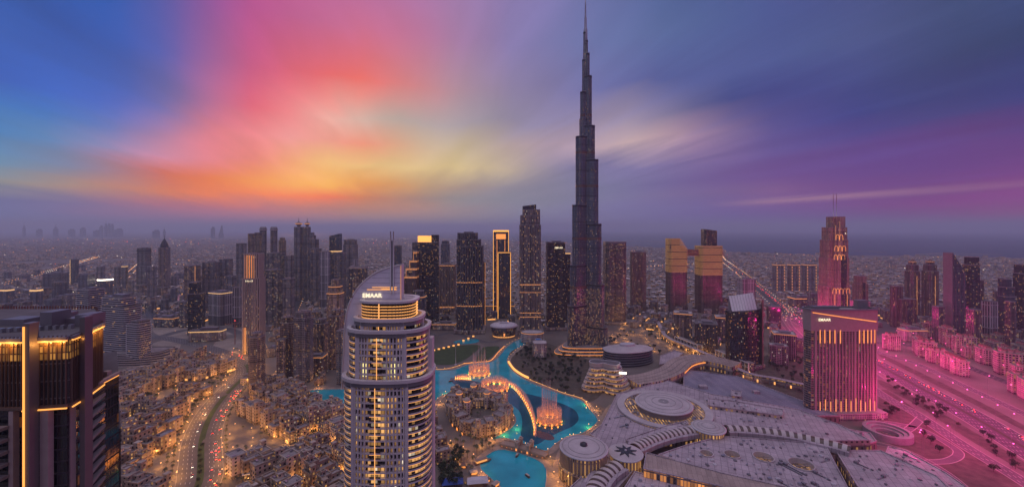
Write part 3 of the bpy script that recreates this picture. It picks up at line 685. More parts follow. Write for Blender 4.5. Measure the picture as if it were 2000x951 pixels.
def tower(name, label, x0, x1, yt, yb, fac, shape='rect', rot=0.0, dr=.9, tiers=(), roof='roof_dark', cat='tower', group=None, plant=True,
          parapet=1.6, fins=None, slabs=None, bands=(), edges=None, masts=(), podium=None, top=None, lit_top=None, Yd=None):
    Y = GY(yb) if Yd is None else Yd
    w = (x1-x0)*Y/F; rr = R(rot); cxx = XA((x0+x1)/2, Y); fn = SHAPES[shape]
    cyy = Y+w*dr/2
    for _ in range(8):
        pl = fn(w, w*dr); c, s = math.cos(rr), math.sin(rr)
        pts = [(cxx+x*c-y*s, cyy+x*s+y*c) for x, y in pl]
        cyy += Y-min(p[1] for p in pts)
        pts = [(cxx+x*c-y*s, cyy+x*s+y*c) for x, y in pl]
        px = [CX+F*p[0]/p[1] for p in pts]; a, b = min(px), max(px)
        w *= (x1-x0)/(b-a); cxx += ((x0+x1)/2-(a+b)/2)*Y/F
    o = T(); o.w, o.d, o.rot, o.Y = w, w*dr, rr, Y
    o.cx, o.cy = cxx, cyy
    o.root = thing(name, label, cat, (cxx, cyy, 0), rr, group)
    OCC.append((cxx, cyy, .62*max(w, w*dr)))
    fm = FC[fac] if isinstance(fac, str) else fac; rm = M[roof]
    pl = ccw(fn(w, w*dr)); o.poly = pl
    lv = [(1.0, 1.0, yt, 0, 0)] if not tiers else [(t[0], t[1] if len(t) > 3 else t[0], t[-2] if len(t) > 3 else t[1], t[-1] if len(t) > 3 else 0, 0) for t in tiers]
    z0 = 0; px_poly = pl; o.tier = []
    for i, (fw, fd, y_, sx, sy) in enumerate(lv):
        q = [(p[0]*fw+sx*w, p[1]*fd) for p in pl]
        z1 = ZA(y_, Y)
        b = MB(); b.prism(q, z0, z1, 0, 1, top=top if (top and i == len(lv)-1) else None)
        b.build('tower_body' if i == 0 else 'setback', [fm, rm], o.root)
        o.tier.append((q, z0, z1))
        if fins: fins_mb(q, z0, z1+fins.get('rise', 0), fins['step'], fins.get('depth', .8), fins.get('width', .7)).build('facade_fin_screen', M[fins['mat']], o.root)
        if slabs: slabs_mb(q, z0, z1, slabs['step'], slabs.get('out', 1.0), slabs.get('th', .9)).build('balcony_bands', M[slabs['mat']], o.root)
        if parapet and not (top and i == len(lv)-1):
            b = MB(); b.ring(offset_poly(q, .15), offset_poly(q, -.5), z1, z1+parapet); b.build('parapet', fm if False else M['concrete'], o.root)
        if lit_top and i in lit_top[1]:
            b = MB(); b.ring(offset_poly(q, .5), offset_poly(q, .1), z1-lit_top[2], z1-.2); b.build('roof_light_strip', G[lit_top[0]], o.root)
        z0 = z1-.01 if not (top and i == len(lv)-1) else z1
    o.z = ZA(lv[-1][2], Y); o.top_poly = o.tier[-1][0]
    tw = max(p[0] for p in o.top_poly)-min(p[0] for p in o.top_poly); td = max(p[1] for p in o.top_poly)-min(p[1] for p in o.top_poly)
    tcx = (max(p[0] for p in o.top_poly)+min(p[0] for p in o.top_poly))/2
    if plant and not top:
        b = MB(); b.box(tcx+tw*.05, td*.05, o.z, o.z+max(2.2, tw*.09), tw*.5, td*.45); b.build('roof_plant_room', M['grey_metal'], o.root)
        b = MB(); b.box(tcx-tw*.25, -td*.2, o.z, o.z+1.8, tw*.18, td*.2); b.build('chiller_unit', M['steel'], o.root)
    for (yb_, hh, mt, out) in bands:
        zc = ZA(yb_, Y)
        tq = next((q for q, a, c in o.tier if a-.1 <= zc <= c+.1), o.top_poly)
        b = MB(); b.ring(offset_poly(tq, out), offset_poly(tq, -.2), zc-hh/2, zc+hh/2); b.build('light_band' if mt in G else 'mechanical_band', G[mt] if mt in G else M[mt], o.root)
    if edges:
        for p in (pl if edges[1] is None else [pl[k] for k in edges[1]]):
            b = MB(); b.box(p[0], p[1], 0, o.z, 1.2, 1.2, bottom=False); b.build('edge_light', G[edges[0]], o.root)
    for (mx, ytip, r) in masts:
        b = MB(); b.tube([(mx*w, 0, o.z-.5), (mx*w, 0, ZA(ytip, Y))], r, 8, 0, r*.35); b.build('mast', M['steel'], o.root)
    if podium:
        b = MB(); hh, gx = podium
        q = offset_poly(pl, gx); b.prism(q, 0, hh, 0, 1); b.build('podium', [FC['low'], M['roof']], o.root)
    return o
def S(step, out=1.0, mt='concrete', th=.9): return dict(step=step, out=out, mat=mt, th=th)
def Fi(step, depth=.8, width=.7, mt='pale_stone', rise=0): return dict(step=step, depth=depth, width=width, mat=mt, rise=rise)
def skyline():
    # ---- far skyline lost in haze, left horizon
    for (x, yt, w, l, k) in [(47, 438, 3, 'thin hazy spire tower alone on the far left horizon', 'n'), (77, 447, 6, 'small hazy block left of the needle topped tower on the horizon', 'b'), (109, 441, 5, 'needle topped hazy tower on the horizon left of the bright motorway', 'n'),
                     (140, 447, 7, 'short wide hazy tower where the horizon motorway starts to glow', 'b'), (162, 444, 6, 'hazy slab tower just right of the bright motorway end', 'b'), (198, 440, 4, 'leftmost slim tower of the hazy far cluster with stepped outline', 'b'), (207, 434, 4, 'tallest hazy tower of the far stepped cluster', 'n'), (213, 436, 4, 'hazy flat topped tower just right of the tallest of the far cluster', 'b'),
                     (219, 437, 4, 'rightmost tall slab of the hazy far cluster', 'b'), (191, 449, 9, 'low broad hazy block at the left foot of the far cluster', 'b'), (232, 446, 9, 'hazy low tower pair mass right of the far cluster', 'b'), (305, 449, 8, 'hazy low block left of the pointed dome tower top', 'b'), (321, 446, 3, 'distant hazy needle tower standing right behind the pointed dome tower', 'n'),
                     (416, 443, 5, 'tiny hazy twin peaked tower on the pink sea horizon', 'b'), (432, 440, 5, 'hazy sail shaped hotel tower before the pink sea strip', 's')]:
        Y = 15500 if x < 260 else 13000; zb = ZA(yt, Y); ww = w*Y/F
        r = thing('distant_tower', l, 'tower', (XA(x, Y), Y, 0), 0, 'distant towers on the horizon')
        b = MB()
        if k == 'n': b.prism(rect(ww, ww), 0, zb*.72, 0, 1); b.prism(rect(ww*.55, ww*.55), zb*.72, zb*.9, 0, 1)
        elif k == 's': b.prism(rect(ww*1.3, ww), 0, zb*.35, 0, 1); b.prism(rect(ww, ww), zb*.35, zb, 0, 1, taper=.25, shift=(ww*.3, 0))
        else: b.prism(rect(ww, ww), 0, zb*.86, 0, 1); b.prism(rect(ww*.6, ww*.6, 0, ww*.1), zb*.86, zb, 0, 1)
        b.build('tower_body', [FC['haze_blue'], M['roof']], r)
        if k == 'n':
            b = MB(); b.tube([(0, 0, zb*.9), (0, 0, zb*1.12)], ww*.13, 6); b.build('spire', M['steel'], r)
    t = tower
    # ---- left middle distance
    o = t('domed_tower', 'slim pinkish tower with pointed dome top standing alone in haze', 309, 333, 484, 562, 'brown_res', 'cham', 10, 1.0, plant=False, fins=Fi(7, 1, 1.6, 'concrete'))
    b = MB(); b.lathe([(o.w*.44, o.z), (o.w*.40, o.z+14), (o.w*.30, o.z+26), (o.w*.14, o.z+38), (o.w*.03, o.z+46), (.4, o.z+64)], 20); b.build('pointed_dome', M['dark_metal'], o.root)
    t('office_tower', 'dark flat topped tower left of the pointed dome tower', 266, 297, 485, 566, 'grey_res', dr=.8, tiers=[(1, 520), (.92, 485)], bands=[(490, 6, 'dark_metal', .6)])
    t('office_tower', 'lower dark tower in front of the flat topped one by the dome tower', 287, 306, 521, 584, 'grey_res', rot=12)
    t('office_tower', 'slim tower with one vertical pale light line in blue haze', 137, 154, 507, 556, 'blue_glass', rot=8, edges=('soft', (0,)))
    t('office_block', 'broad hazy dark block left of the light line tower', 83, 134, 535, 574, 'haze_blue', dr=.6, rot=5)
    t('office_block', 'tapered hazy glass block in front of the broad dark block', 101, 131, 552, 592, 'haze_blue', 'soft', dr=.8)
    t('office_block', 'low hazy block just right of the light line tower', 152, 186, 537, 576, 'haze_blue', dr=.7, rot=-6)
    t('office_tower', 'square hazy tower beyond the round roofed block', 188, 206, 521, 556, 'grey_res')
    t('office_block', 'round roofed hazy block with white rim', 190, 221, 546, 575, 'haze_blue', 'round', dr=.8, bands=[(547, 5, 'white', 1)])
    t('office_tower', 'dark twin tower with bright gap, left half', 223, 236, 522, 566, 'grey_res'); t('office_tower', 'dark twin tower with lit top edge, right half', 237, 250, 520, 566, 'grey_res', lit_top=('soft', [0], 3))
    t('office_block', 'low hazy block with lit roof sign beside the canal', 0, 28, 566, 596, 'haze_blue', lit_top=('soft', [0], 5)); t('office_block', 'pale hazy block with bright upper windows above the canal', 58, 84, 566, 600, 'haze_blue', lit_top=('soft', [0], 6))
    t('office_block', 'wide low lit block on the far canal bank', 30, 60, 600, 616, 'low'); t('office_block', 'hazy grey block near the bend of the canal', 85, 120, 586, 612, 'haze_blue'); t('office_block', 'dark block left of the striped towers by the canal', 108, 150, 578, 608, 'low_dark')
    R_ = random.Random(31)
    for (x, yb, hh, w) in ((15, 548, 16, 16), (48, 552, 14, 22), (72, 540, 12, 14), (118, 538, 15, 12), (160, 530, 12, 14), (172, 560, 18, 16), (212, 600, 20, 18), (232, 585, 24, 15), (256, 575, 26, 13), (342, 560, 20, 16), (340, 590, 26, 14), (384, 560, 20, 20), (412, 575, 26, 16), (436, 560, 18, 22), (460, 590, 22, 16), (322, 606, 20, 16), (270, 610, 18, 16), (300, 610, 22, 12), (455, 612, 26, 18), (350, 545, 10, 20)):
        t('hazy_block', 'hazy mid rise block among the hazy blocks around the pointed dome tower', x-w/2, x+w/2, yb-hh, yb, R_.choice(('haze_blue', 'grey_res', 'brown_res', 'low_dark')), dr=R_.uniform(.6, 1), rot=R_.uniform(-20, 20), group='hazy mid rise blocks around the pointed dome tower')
    # ---- striped towers with continuous balcony bands
    t('striped_tower', 'tall left tower of the grey striped complex with a plain brown flank', 150, 204, 566, 697, 'grey_band', dr=.8, rot=-14, slabs=S(4.6, 1.3, 'white', 1.5), tiers=[(1, 566)])
    t('striped_tower', 'middle grey striped tower with stepped roofline', 198, 276, 583, 704, 'grey_band', 'soft', dr=.45, rot=-14, slabs=S(4.6, 1.3, 'white', 1.5), tiers=[(1, .99, 600, 0), (.8, .9, 583, -.08)])
    t('striped_tower', 'lower right grey striped tower stepping down to the left', 247, 295, 629, 713, 'grey_band', 'soft', dr=.7, rot=-14, slabs=S(4.6, 1.3, 'white', 1.5), tiers=[(1, .99, 636, 0), (.6, .9, 629, .15)])
    Y = GY(716); r = thing('curved_terraces', 'curved terraces of grey bands at the foot of the striped towers', 'podium', (XA(235, Y), Y+45, 0))
    for i in range(6):
        b = MB(); a = 92-i*7
        q = [(a*math.cos(R(t_)), 48*(a/92)*math.sin(R(t_))) for t_ in range(-172, -8, 9)]; q += [(q[-1][0], 30), (q[0][0], 30)]
        b.prism(ccw(q), i*3.6, i*3.6+2.2, 0, 1); b.build('terrace', [M['pale_stone'], M['roof']], r)
        b = MB(); b.prism(ccw([(p[0]*.98, p[1]*.98) for p in q]), i*3.6+2.2, i*3.6+3.6, 0, 1, cap=False); b.build('glazing', M['glass'], r)
    OCC.append((XA(235, Y), Y+20, 110))
    t('long_depot', 'long low curved roofed hall on the sandy lots below the curved white block', 368, 442, 648, 668, 'low', 'soft', dr=.35, rot=8, cat='hall', lit_top=('soft', [0], 2))
    t('low_hall', 'low flat hall with lit yard between the dark tower and the canal bend', 300, 352, 622, 640, 'low_dark', dr=.4, rot=-6, cat='hall', lit_top=('dim', [0], 2))
    # ---- dark tower, curved white block
    t('office_tower', 'dark glass tower with red lamp on its roof left of the curved white block', 366, 401, 553, 655, 'dark', rot=18, dr=.9, tiers=[(1, .95, 575, 0), (.6, .9, 553, -.1)])
    t('office_tower', 'brownish tower behind the dark one with lit upper windows', 359, 392, 520, 612, 'brown_res', rot=8, edges=('dim', (1,)))
    t('office_tower', 'grey slab tower behind the curved white block', 394, 430, 513, 606, 'grey_res', dr=.6)
    t('office_tower', 'brown block standing right beside the grey slab tower', 428, 455, 507, 600, 'grey_res', dr=.6)
    t('office_tower', 'low dark block left of the dark tower with balcony rows', 350, 370, 590, 640, 'low_dark')
    t('curved_block', 'curved white block with a bright oval roof rim', 407, 455, 573, 637, 'white_rib', 'soft', dr=.7, rot=-20, roof='roof_pale', lit_top=('soft', [0], 2))
    t('curved_block', 'pale slab tower wedged behind the brown striped tower', 454, 476, 562, 640, 'white_rib', dr=.8)
    # ---- the big brown striped tower with gold crown
    o = t('striped_brown_tower', 'tall brown tower with pale vertical ribs and gold lit crown', 473, 518, 497, 692, 'brown_pier', dr=.9, rot=6, tiers=[(1, .99, 545, 0), (.86, .9, 497, .0)], fins=Fi(4.4, 1.6, 1.5, 'pale_stone', 2), plant=True)
    q = o.tier[1][0]
    for i in range(6):
        f = (i+.5)/6; x = q[0][0]+(q[1][0]-q[0][0])*f
        b = MB(); b.box(x, q[0][1]-.9, o.tier[1][1]-32, o.tier[1][2]-2, .9, .6); b.build('gold_light_strip', G['amber'], o.root)
    for i in range(4):
        b = MB(); b.box(q[0][0]-1+i*3.2, q[0][1]-2.1, 0, 62, .9, .5); b.build('gold_light_strip', G['amber'], o.root)
    sgn(o, (q[0][0]+q[1][0])/2-2, q[0][1]-2.4, ZA(549, o.Y), 5.0)
    o = t('beige_tower', 'slim beige residential tower in front of the tall brown striped one', 485, 518, 653, 771, 'beige_res', 'cross', dr=1.0, rot=6, tiers=[(1, 660), (.7, 653)], slabs=S(3.3, .5, 'beige2', .5))
    # ---- residential pair and neighbours
    t('residential_tower', 'left tower of the dark residential pair above the small pond', 547, 577, 621, 738, 'brown_res', 'cross', dr=.9, tiers=[(1, 632), (.7, 621)], slabs=S(3.3, .5, 'beige2', .5), rot=4)
    t('residential_tower', 'right and taller tower of the dark residential pair by the pond', 573, 612, 611, 748, 'grey_res', 'cross', dr=.8, tiers=[(1, 622), (.75, 611)], slabs=S(3.3, .5, 'concrete', .5), rot=4)
    t('residential_tower', 'brown tower behind the residential pair with lit windows', 611, 642, 626, 712, 'brown_res', 'bay', dr=.9, tiers=[(1, 634), (.6, 626)])
    t('residential_tower', 'grey tower half hidden left of the rounded tower with the blade', 641, 672, 607, 722, 'beige_res', 'bay', dr=.9, tiers=[(1, .99, 618, 0), (.7, .8, 607, .1)], slabs=S(3.3, .5, 'beige2', .5))
    t('residential_tower', 'narrow grey tower tight against the left edge of the rounded tower', 657, 684, 647, 752, 'grey_res', 'bay', dr=.9)
    o = t('residential_tower', 'beige tower with stepped crown and lit corner left of the blade', 638, 672, 548, 667, 'beige_res', 'cross', dr=.9, tiers=[(1, 573), (.8, 560), (.5, 548)], lit_top=('dim', [0, 1], 2))
    o = t('arch_tower', 'dark framed tower with square portal top behind the blade', 682, 718, 522, 640, 'dark_pier', dr=.6, plant=False, bands=[(523, 4, 'pale_stone', .8)])
    b = MB(); zz = o.z
    b.box(-o.w*.44, 0, zz, zz+3, o.w*.1, o.d*.9); b.build('roof_beam', M['pale_stone'], o.root)
    for (dx, zz2, wd) in ((-.18, 545, .2), (.0, 540, .24), (.18, 545, .2)):
        b = MB(); zt = ZA(zz2, o.Y); b.box(dx*o.w, -o.d/2-1.5, 0, zt, wd*o.w, 3); b.build('front_pavilion', FC['beige_res'], o.root)
    t('residential_tower', 'low stepped beige block with lit roofs between towers', 540, 560, 665, 745, 'beige_res', rot=10); t('residential_tower', 'low brown block with lit eaves under the brown tower', 596, 640, 698, 735, 'brown_res', dr=.8, rot=4, lit_top=('dim', [0], 1.5))
    # ---- skyline behind left
    t('far_tower', 'brown slab at the left of the business skyline', 461, 482, 476, 590, 'grey_res'); t('far_tower', 'stepped far tower with one bright vertical light', 484, 498, 457, 585, 'brown_res', edges=('white', ()))
    t('far_tower', 'brown stepped tower just left of the capped pair', 497, 512, 455, 580, 'brown_res')
    for x, l in ((507, 'left tower of the pair with flared flat caps'), (528, 'right tower of the pair with flared flat caps')):
        o = t('capped_tower', l, x, x+14, 447, 576, 'grey_res', 'cham', 0, 1.0, plant=False, bands=[(449, 5, 'pale_stone', 2)])
        b = MB(); b.prism(offset_poly(o.top_poly, 1), o.z, o.z+9, taper=.75); b.build('cap', M['concrete'], o.root)
    t('far_tower', 'short brown tower right of the capped pair', 544, 559, 465, 570, 'brown_res', 'cham', tiers=[(1, 470), (.7, 465)])
    t('far_tower', 'dark slab in front of the capped pair', 520, 556, 495, 600, 'low_dark', dr=.6); t('far_tower', 'wide dark slab below the spire pair', 556, 574, 500, 600, 'grey_res')
    for x, w, yt, l in ((574, 19, 444, 'left twin tower with round cap and needle spire'), (593, 14, 444, 'right twin tower with round cap and needle spire')):
        o = t('spire_tower', l, x, x+w, yt, 588, 'grey_res', 'cham', 0, .8, plant=False, parapet=2)
        b = MB(); b.lathe([(o.w*.22, o.z), (o.w*.22, o.z+8), (o.w*.40, o.z+12), (o.w*.42, o.z+17), (o.w*.2, o.z+20), (o.w*.06, o.z+24), (.5, ZA(425, o.Y))], 16); b.build('capped_spire', M['concrete'], o.root)
        b = MB(); b.lathe([(o.w*.43, o.z+13), (o.w*.45, o.z+16)], 16); b.build('light_ring', G['dim'], o.root)
    t('far_tower', 'stepped tower leaning against the right of the spire pair', 604, 623, 457, 592, 'grey_res', tiers=[(1, .99, 468, 0), (.6, .9, 460, -.2), (.3, .9, 455, -.3)])
    o = t('far_tower', 'glass tower with curved slanting top left of the flat dark tower', 643, 668, 464, 585, 'blue_glass', dr=.7, plant=False, bands=[(491, 4, 'soft', .4)], top=None)
    b = MB(); b.prism(o.top_poly, o.z, o.z+8, 0, 1, top=lambda x, y: o.z+6+10*math.sqrt(max(0, (x+o.w/2)/o.w))); b.build('curved_top', [FC['blue_glass'], M['roof_dark']], o.root)
    t('far_tower', 'flat dark tower right of the curved top glass tower', 670, 699, 470, 590, 'grey_res', dr=.6, tiers=[(1, .99, 478, 0), (.9, .9, 469, .0)])
    t('far_tower', 'grey ribbed tower in front of the curved top glass tower', 625, 646, 492, 600, 'white_rib', dr=.8); t('far_tower', 'pale ribbed tower in front of the flat dark tower', 652, 676, 494, 604, 'grey_res', dr=.8)
    t('far_tower', 'short white topped tower beside the pale ribbed one', 690, 700, 507, 602, 'white_rib'); t('far_tower', 'low slab between the spire pair and the ribbed tower', 606, 628, 486, 596, 'grey_res')
    t('far_tower', 'hazy tower pair member behind the brown striped tower', 440, 462, 540, 610, 'grey_res'); t('far_tower', 'dark square tower right of the brown striped tower', 516, 552, 528, 640, 'low_dark', dr=.7); t('far_tower', 'dark tower with rooftop lamps below the slab', 552, 576, 545, 640, 'grey_res')
    # ---- towers right of the blade, before the central tower
    t('far_tower', 'dark blue far tower right of the two pale masts', 770, 785, 480, 560, 'blue_glass', dr=.8); t('far_tower', 'dark flat far tower behind the gold crowned one', 805, 822, 474, 560, 'dark'); t('far_tower', 'short dark tower with rounded shoulders behind the beige tower', 861, 879, 471, 550, 'blue_glass', 'cham', tiers=[(1, 477), (.8, 471)])
    xs = [(786, 797, 523), (794, 806, 510), (803, 818, 498)]
    o = t('stepped_tower', 'stepped tower with rising gold lit corners beside the blade', 786, 818, 540, 650, 'dark_pier', dr=.8, tiers=[(1, .99, 540, 0), (.74, .95, 524, .13), (.48, .9, 509, .26), (.22, .85, 492, .39)], fins=Fi(4, .9, .9, 'bronze'), lit_top=('dim', [0, 1, 2, 3], 5))
    for q, a, b_ in o.tier:
        b = MB(); b.box(q[0][0], q[0][1]-.6, a, b_, 1.0, 1.0); b.build('edge_light', G['dim'], o.root)
    o = t('gold_crown_tower', 'tall dark tower with glowing gold box crown', 816, 858, 474, 642, 'dark', dr=.8, rot=8, tiers=[(1, 474)], plant=False)
    b = MB(); q = [(p[0]*.98-.02*o.w, p[1]*.98) for p in rect(o.w*.66, o.d)]; q = [(p[0]-o.w*.16, p[1]) for p in q]
    b.ring(ccw(q), offset_poly(ccw(q), -1.2), o.z, ZA(461, o.Y)); b.build('gold_lit_crown', G['gold'], o.root)
    b = MB(); b.box(o.w*.32, 0, o.z, ZA(459, o.Y), o.w*.36, o.d*.9); b.build('dark_crown_block', FC['dark'], o.root)
    for i in range(3):
        b = MB(); b.box(-o.w*.3+i*o.w*.16, o.d*.1, o.z, ZA(463-i, o.Y), o.w*.08, o.d*.3); b.build('crown_fin', M['bronze'], o.root)
    b = MB(); b.box(o.w*.46, -o.d*.4, o.z-55, ZA(468, o.Y), .8, .8); b.build('edge_light', G['white'], o.root)
    o = t('glass_tower', 'dark green glass tower with lit rooftop directly right of the blade', 802, 833, 570, 672, 'blue_glass', 'cham', dr=1, tiers=[(1, 580), (.7, 570)], lit_top=('dim', [0], 2)); 
    t('ribbed_tower', 'shorter pale tower with black vertical slots', 857, 890, 518, 615, 'dark_pier', dr=.8, fins=Fi(5, 1.2, 1.8, 'beige2'), podium=(9, 6), lit_top=('dim', [0], 3), bands=[(600, 5, 'dim', .3)])
    o = t('chamfered_tower', 'tall black glass tower with pale piers behind the lawn', 892, 944, 470, 652, 'dark', 'bay', dr=.8, tiers=[(1, .99, 482, 0), (.9, .95, 469, -.05), (.74, .85, 456, -.1)], fins=Fi(6.5, 1.0, 1.0, 'grey_metal', 2), bands=[(552, 2, 'dim', .3), (598, 2, 'dim', .3)], masts=[(-.02, 450, .5)], podium=(10, 8))
    t('slender_tower', 'slim lit edge slab tucked right of the black glass tower', 937, 948, 513, 640, 'dark', edges=('dim', (1,)))
    # gold framed pair
    for (x0, x1, yt, yb, l) in ((963, 994, 451, 612, 'taller gold outlined tower with double frame behind its twin'), (972, 998, 493, 622, 'lower gold outlined tower standing in front of its twin')):
        o = t('gold_framed_tower', l, x0, x1, yt, yb, 'blue_glass', dr=.6, plant=False)
        for s in (-1, 1):
            b = MB(); b.box(s*(o.w/2-1.6), -o.d/2-.8, 0, o.z, 3.2, 1.6); b.build('gold_lit_pier', M['bronze'], o.root)
            b = MB(); b.box(s*(o.w/2-1.2), -o.d/2-1.9, 0, o.z, 1.5, .6); b.build('gold_light_strip', G['gold'], o.root)
        b = MB(); b.box(0, -o.d/2-1.2, o.z-3, o.z+2.5, o.w, 2.4); b.build('gold_lit_lintel', G['gold'] if yt < 470 else M['bronze'], o.root)
        b = MB(); b.box(0, -o.d/2-2.6, o.z-1.2, o.z+.4, o.w, .4); b.build('gold_light_strip', G['gold'], o.root)
        if yt < 470:
            b = MB(); b.box(0, -o.d/2-.5, ZA(467, o.Y), ZA(457, o.Y), o.w*.6, 1); b.build('gold_lit_panel', G['amber'], o.root)
            for s in (-1, 1):
                b = MB(); b.box(s*o.w*.25, -o.d/2-.6, 0, ZA(469, o.Y), 1.3, .8); b.build('gold_light_strip', G['amber'], o.root)
    # tall stepped tower with slanted dark crown
    o = t('crowned_tower', 'tall grey ribbed tower with slanted dark glass crown left of the tallest spire', 1015, 1056, 440, 652, 'brown_pier', 'rect', dr=.9, tiers=[(1, .99, 440, 0), (.92, .95, 421, .0), (.8, .9, 410, .06)], fins=Fi(4.6, 1.1, 1.0, 'concrete', 1), plant=False, bands=[(556, 3, 'dim', .4), (567, 8, 'amber', -.1), (571, 1.5, 'dim', .5), (611, 2, 'dim', .4), (619, 2, 'dim', .4)], podium=(12, 7))
    q = [(p[0]*.66-.04*o.w, p[1]*.7) for p in o.poly]; b = MB()
    b.prism(q, o.z-15, o.z+10, 0, 1, top=lambda x, y: ZA(400.5-5*(x/o.w), o.Y)); b.build('slanted_glass_crown', [FC['dark'], M['dark_metal']], o.root)
    o = t('textured_tower', 'black textured tower with white letters at its top', 1066, 1104, 474, 645, 'grid_dark', dr=.9, plant=True, slabs=S(7.2, .35, 'dark_metal', .5), masts=[(-.2, 469, .4), (.1, 470, .4)], podium=(9, 5))
    sgn(o, .14*o.w, -o.d/2-1.0, ZA(484, o.Y), 7.0)
    t('slender_tower', 'narrow dark slab hidden between the lettered tower and the tallest spire', 1101, 1114, 494, 630, 'dark', lit_top=('soft', [0], 3))
    # right of the tallest
    o = t('textured_tower', 'brown speckled tower with grey cap right of the tallest spire', 1178, 1223, 476, 634, 'brown_res', 'soft', dr=.8, plant=False, slabs=S(7, .35, 'bronze', .5), podium=(8, 5))
    b = MB(); b.prism(offset_poly(o.top_poly, .4), o.z, o.z+6, 0, 1); b.build('roof_cap', [M['grey_metal'], M['roof']], o.root)
    t('slab_tower', 'plain reddish slab tower with one dark flank', 1231, 1262, 493, 608, 'brown_pier', dr=1.0, rot=-10, roof='roof', fins=Fi(3.6, .4, 1.4, 'bronze'))
    # bridge linked gold towers
    FC['lattice'] = facade('dark_lattice_tower_wall', (.17, .125, .105), (.03, .026, .03), 3.6, 2.2, .6, .6, .03)
    twins = []
    for (x0, x1, yt, yb, l, ysplit) in ((1300, 1342, 466, 612, 'left gold slatted tower joined by a sky bridge, with sloping top', 531), (1357, 1411, 480, 612, 'right gold slatted tower joined by a sky bridge, carrying a dark upper block', 537)):
        o = t('linked_tower', l, x0, x1, ysplit, yb, FC['lattice'], 'soft', dr=.7, plant=False, parapet=0, tiers=[(1, ysplit)], fins=Fi(3.0, .3, .4, 'bronze'))
        ztop = ZA(yt, o.Y); k = 0; z = o.z; q = offset_poly(o.poly, 1.2)
        b = MB(); b.prism(o.poly, o.z, ztop-2 if yt > 470 else ZA(486, o.Y), 0, 1); b.build('upper_body', [FC['dark'], M['roof_dark']], o.root)
        if yt < 470: b = MB(); b.prism([(p[0]*.6-.2*o.w, p[1]) for p in o.poly], ZA(486, o.Y), ztop-1, 0, 1); b.build('upper_body', [FC['dark'], M['roof_dark']], o.root)
        while z < ztop:
            fx = 1.0
            zz = (z-o.z)/(ztop-o.z)
            if yt < 470 and zz > .7: fx = 1-(zz-.7)/.3*.38
            qq = [((p[0]+o.w/2)*fx-o.w/2, p[1]) for p in q]
            b = MB(); b.prism(qq, z, z+1.7, 0, 0, bottom=True); b.build('gold_slat', M['gold_slat'], o.root)
            b = MB(); b.ring(offset_poly(qq, -.3), offset_poly(qq, -.9), z-.35, z-.05); b.build('slat_light', G['slat'], o.root)
            z += 3.7 if k % 6 != 5 else 5.2; k += 1
        twins.append(o)
    a, c = twins
    b = MB(); yy = (a.cy+c.cy)/2-4; zb0, zb1 = ZA(500, a.Y), ZA(487, a.Y); x0, x1 = a.cx, XA(1421, a.Y)
    r = thing('sky_bridge', 'gold slatted sky bridge linking two towers and jutting out right', 'bridge', ((x0+x1)/2, yy, 0))
    for i in range(5):
        z = zb0+(zb1-zb0)*i/5
        b = MB(); b.prism(rrect((x1-x0)-i*2, 22, 8), z, z+1.7, bottom=True); b.build('gold_slat', M['gold_slat'], r)
    b = MB(); b.prism(rrect((x1-x0)-16, 17, 7), zb0+1, zb1-1, 0, 1); b.build('bridge_body', [FC['dark'], M['roof_dark']], r)
    o = c; b = MB(); q = [(p[0]*.56+.02*o.w, p[1]*.7) for p in o.poly]; b.prism(q, ZA(482, o.Y), ZA(449, o.Y), 0, 1, top=lambda x, y: ZA(448-8*(x/o.w)*-.8, o.Y)-2); b.build('dark_upper_block', [FC['grid_dark'], M['roof_dark']], o.root)
    # ---- right side
    t('white_ribbed_block', 'small white block with black vertical slots behind the curved dark building', 1439, 1476, 546, 600, 'white_rib', dr=.9, roof='roof_pale')
    for i, (x0, x1, l) in enumerate(((1508, 1534, 'leftmost of three hotel blocks with gold lit corners'), (1537, 1563, 'middle of three hotel blocks with gold lit corners'), (1565, 1596, 'rightmost of three hotel blocks with gold lit corners'))):
        o = t('hotel_block', l, x0, x1, 517, 571, 'grey_res', dr=.7, podium=(9, 4), lit_top=('dim', [0], 3))
        for s in (-1, 1):
            for k in range(9):
                b = MB(); b.box(s*(o.w/2-4.5), -o.d/2-.7, 8+k*(o.z-10)/9, 8+(k+.5)*(o.z-10)/9, 4, 1.2); b.build('gold_balcony_light', G['dim'], o.root)
    t('low_block', 'wide low block with gold lit eaves below the three hotel blocks', 1538, 1600, 583, 600, 'low_dark', dr=.5, lit_top=('amber', [0], 2))
    o = t('twin_mast_tower', 'stepped beige tower with gold lattice arches and two thin masts', 1597, 1661, 560, 640, 'beige_res', 'cross', dr=.8, Yd=GY(640), tiers=[(1, .99, 560, 0), (.93, .95, 505, 0), (.86, .9, 470, 0), (.78, .8, 445, .02), (.58, .62, 424, .08)], fins=Fi(6, .9, 1.2, 'beige2', 2), plant=False)
    for s, yt in ((-.02, 377), (.12, 377)):
        b = MB(); b.tube([(s*o.w, 0, o.z-1), (s*o.w, 0, ZA(yt, o.Y))], .9, 8, 0, .6); b.build('mast', M['steel'], o.root)
    dd = o.d/2
    for yy, xs in ((458, (-.16, 0, )), (480, (-.22, -.05, .12)), (497, (-.24, -.08, .08)), (563, (-.3, -.15, 0, .15, .3))):
        for xf in xs:
            zc = ZA(yy, o.Y); b = MB(); rr_ = o.w*.07
            pts = [(xf*o.w+rr_*math.cos(a_), -dd-1.0, zc-8+rr_*1.6*math.sin(a_)) for a_ in [math.pi*i_/8 for i_ in range(9)]]
            pts = [(pts[0][0], pts[0][1], zc-16)]+pts+[(pts[-1][0], pts[-1][1], zc-16)]
            b.tube(pts, .55, 5); b.build('lit_arch', G['amber'], o.root)
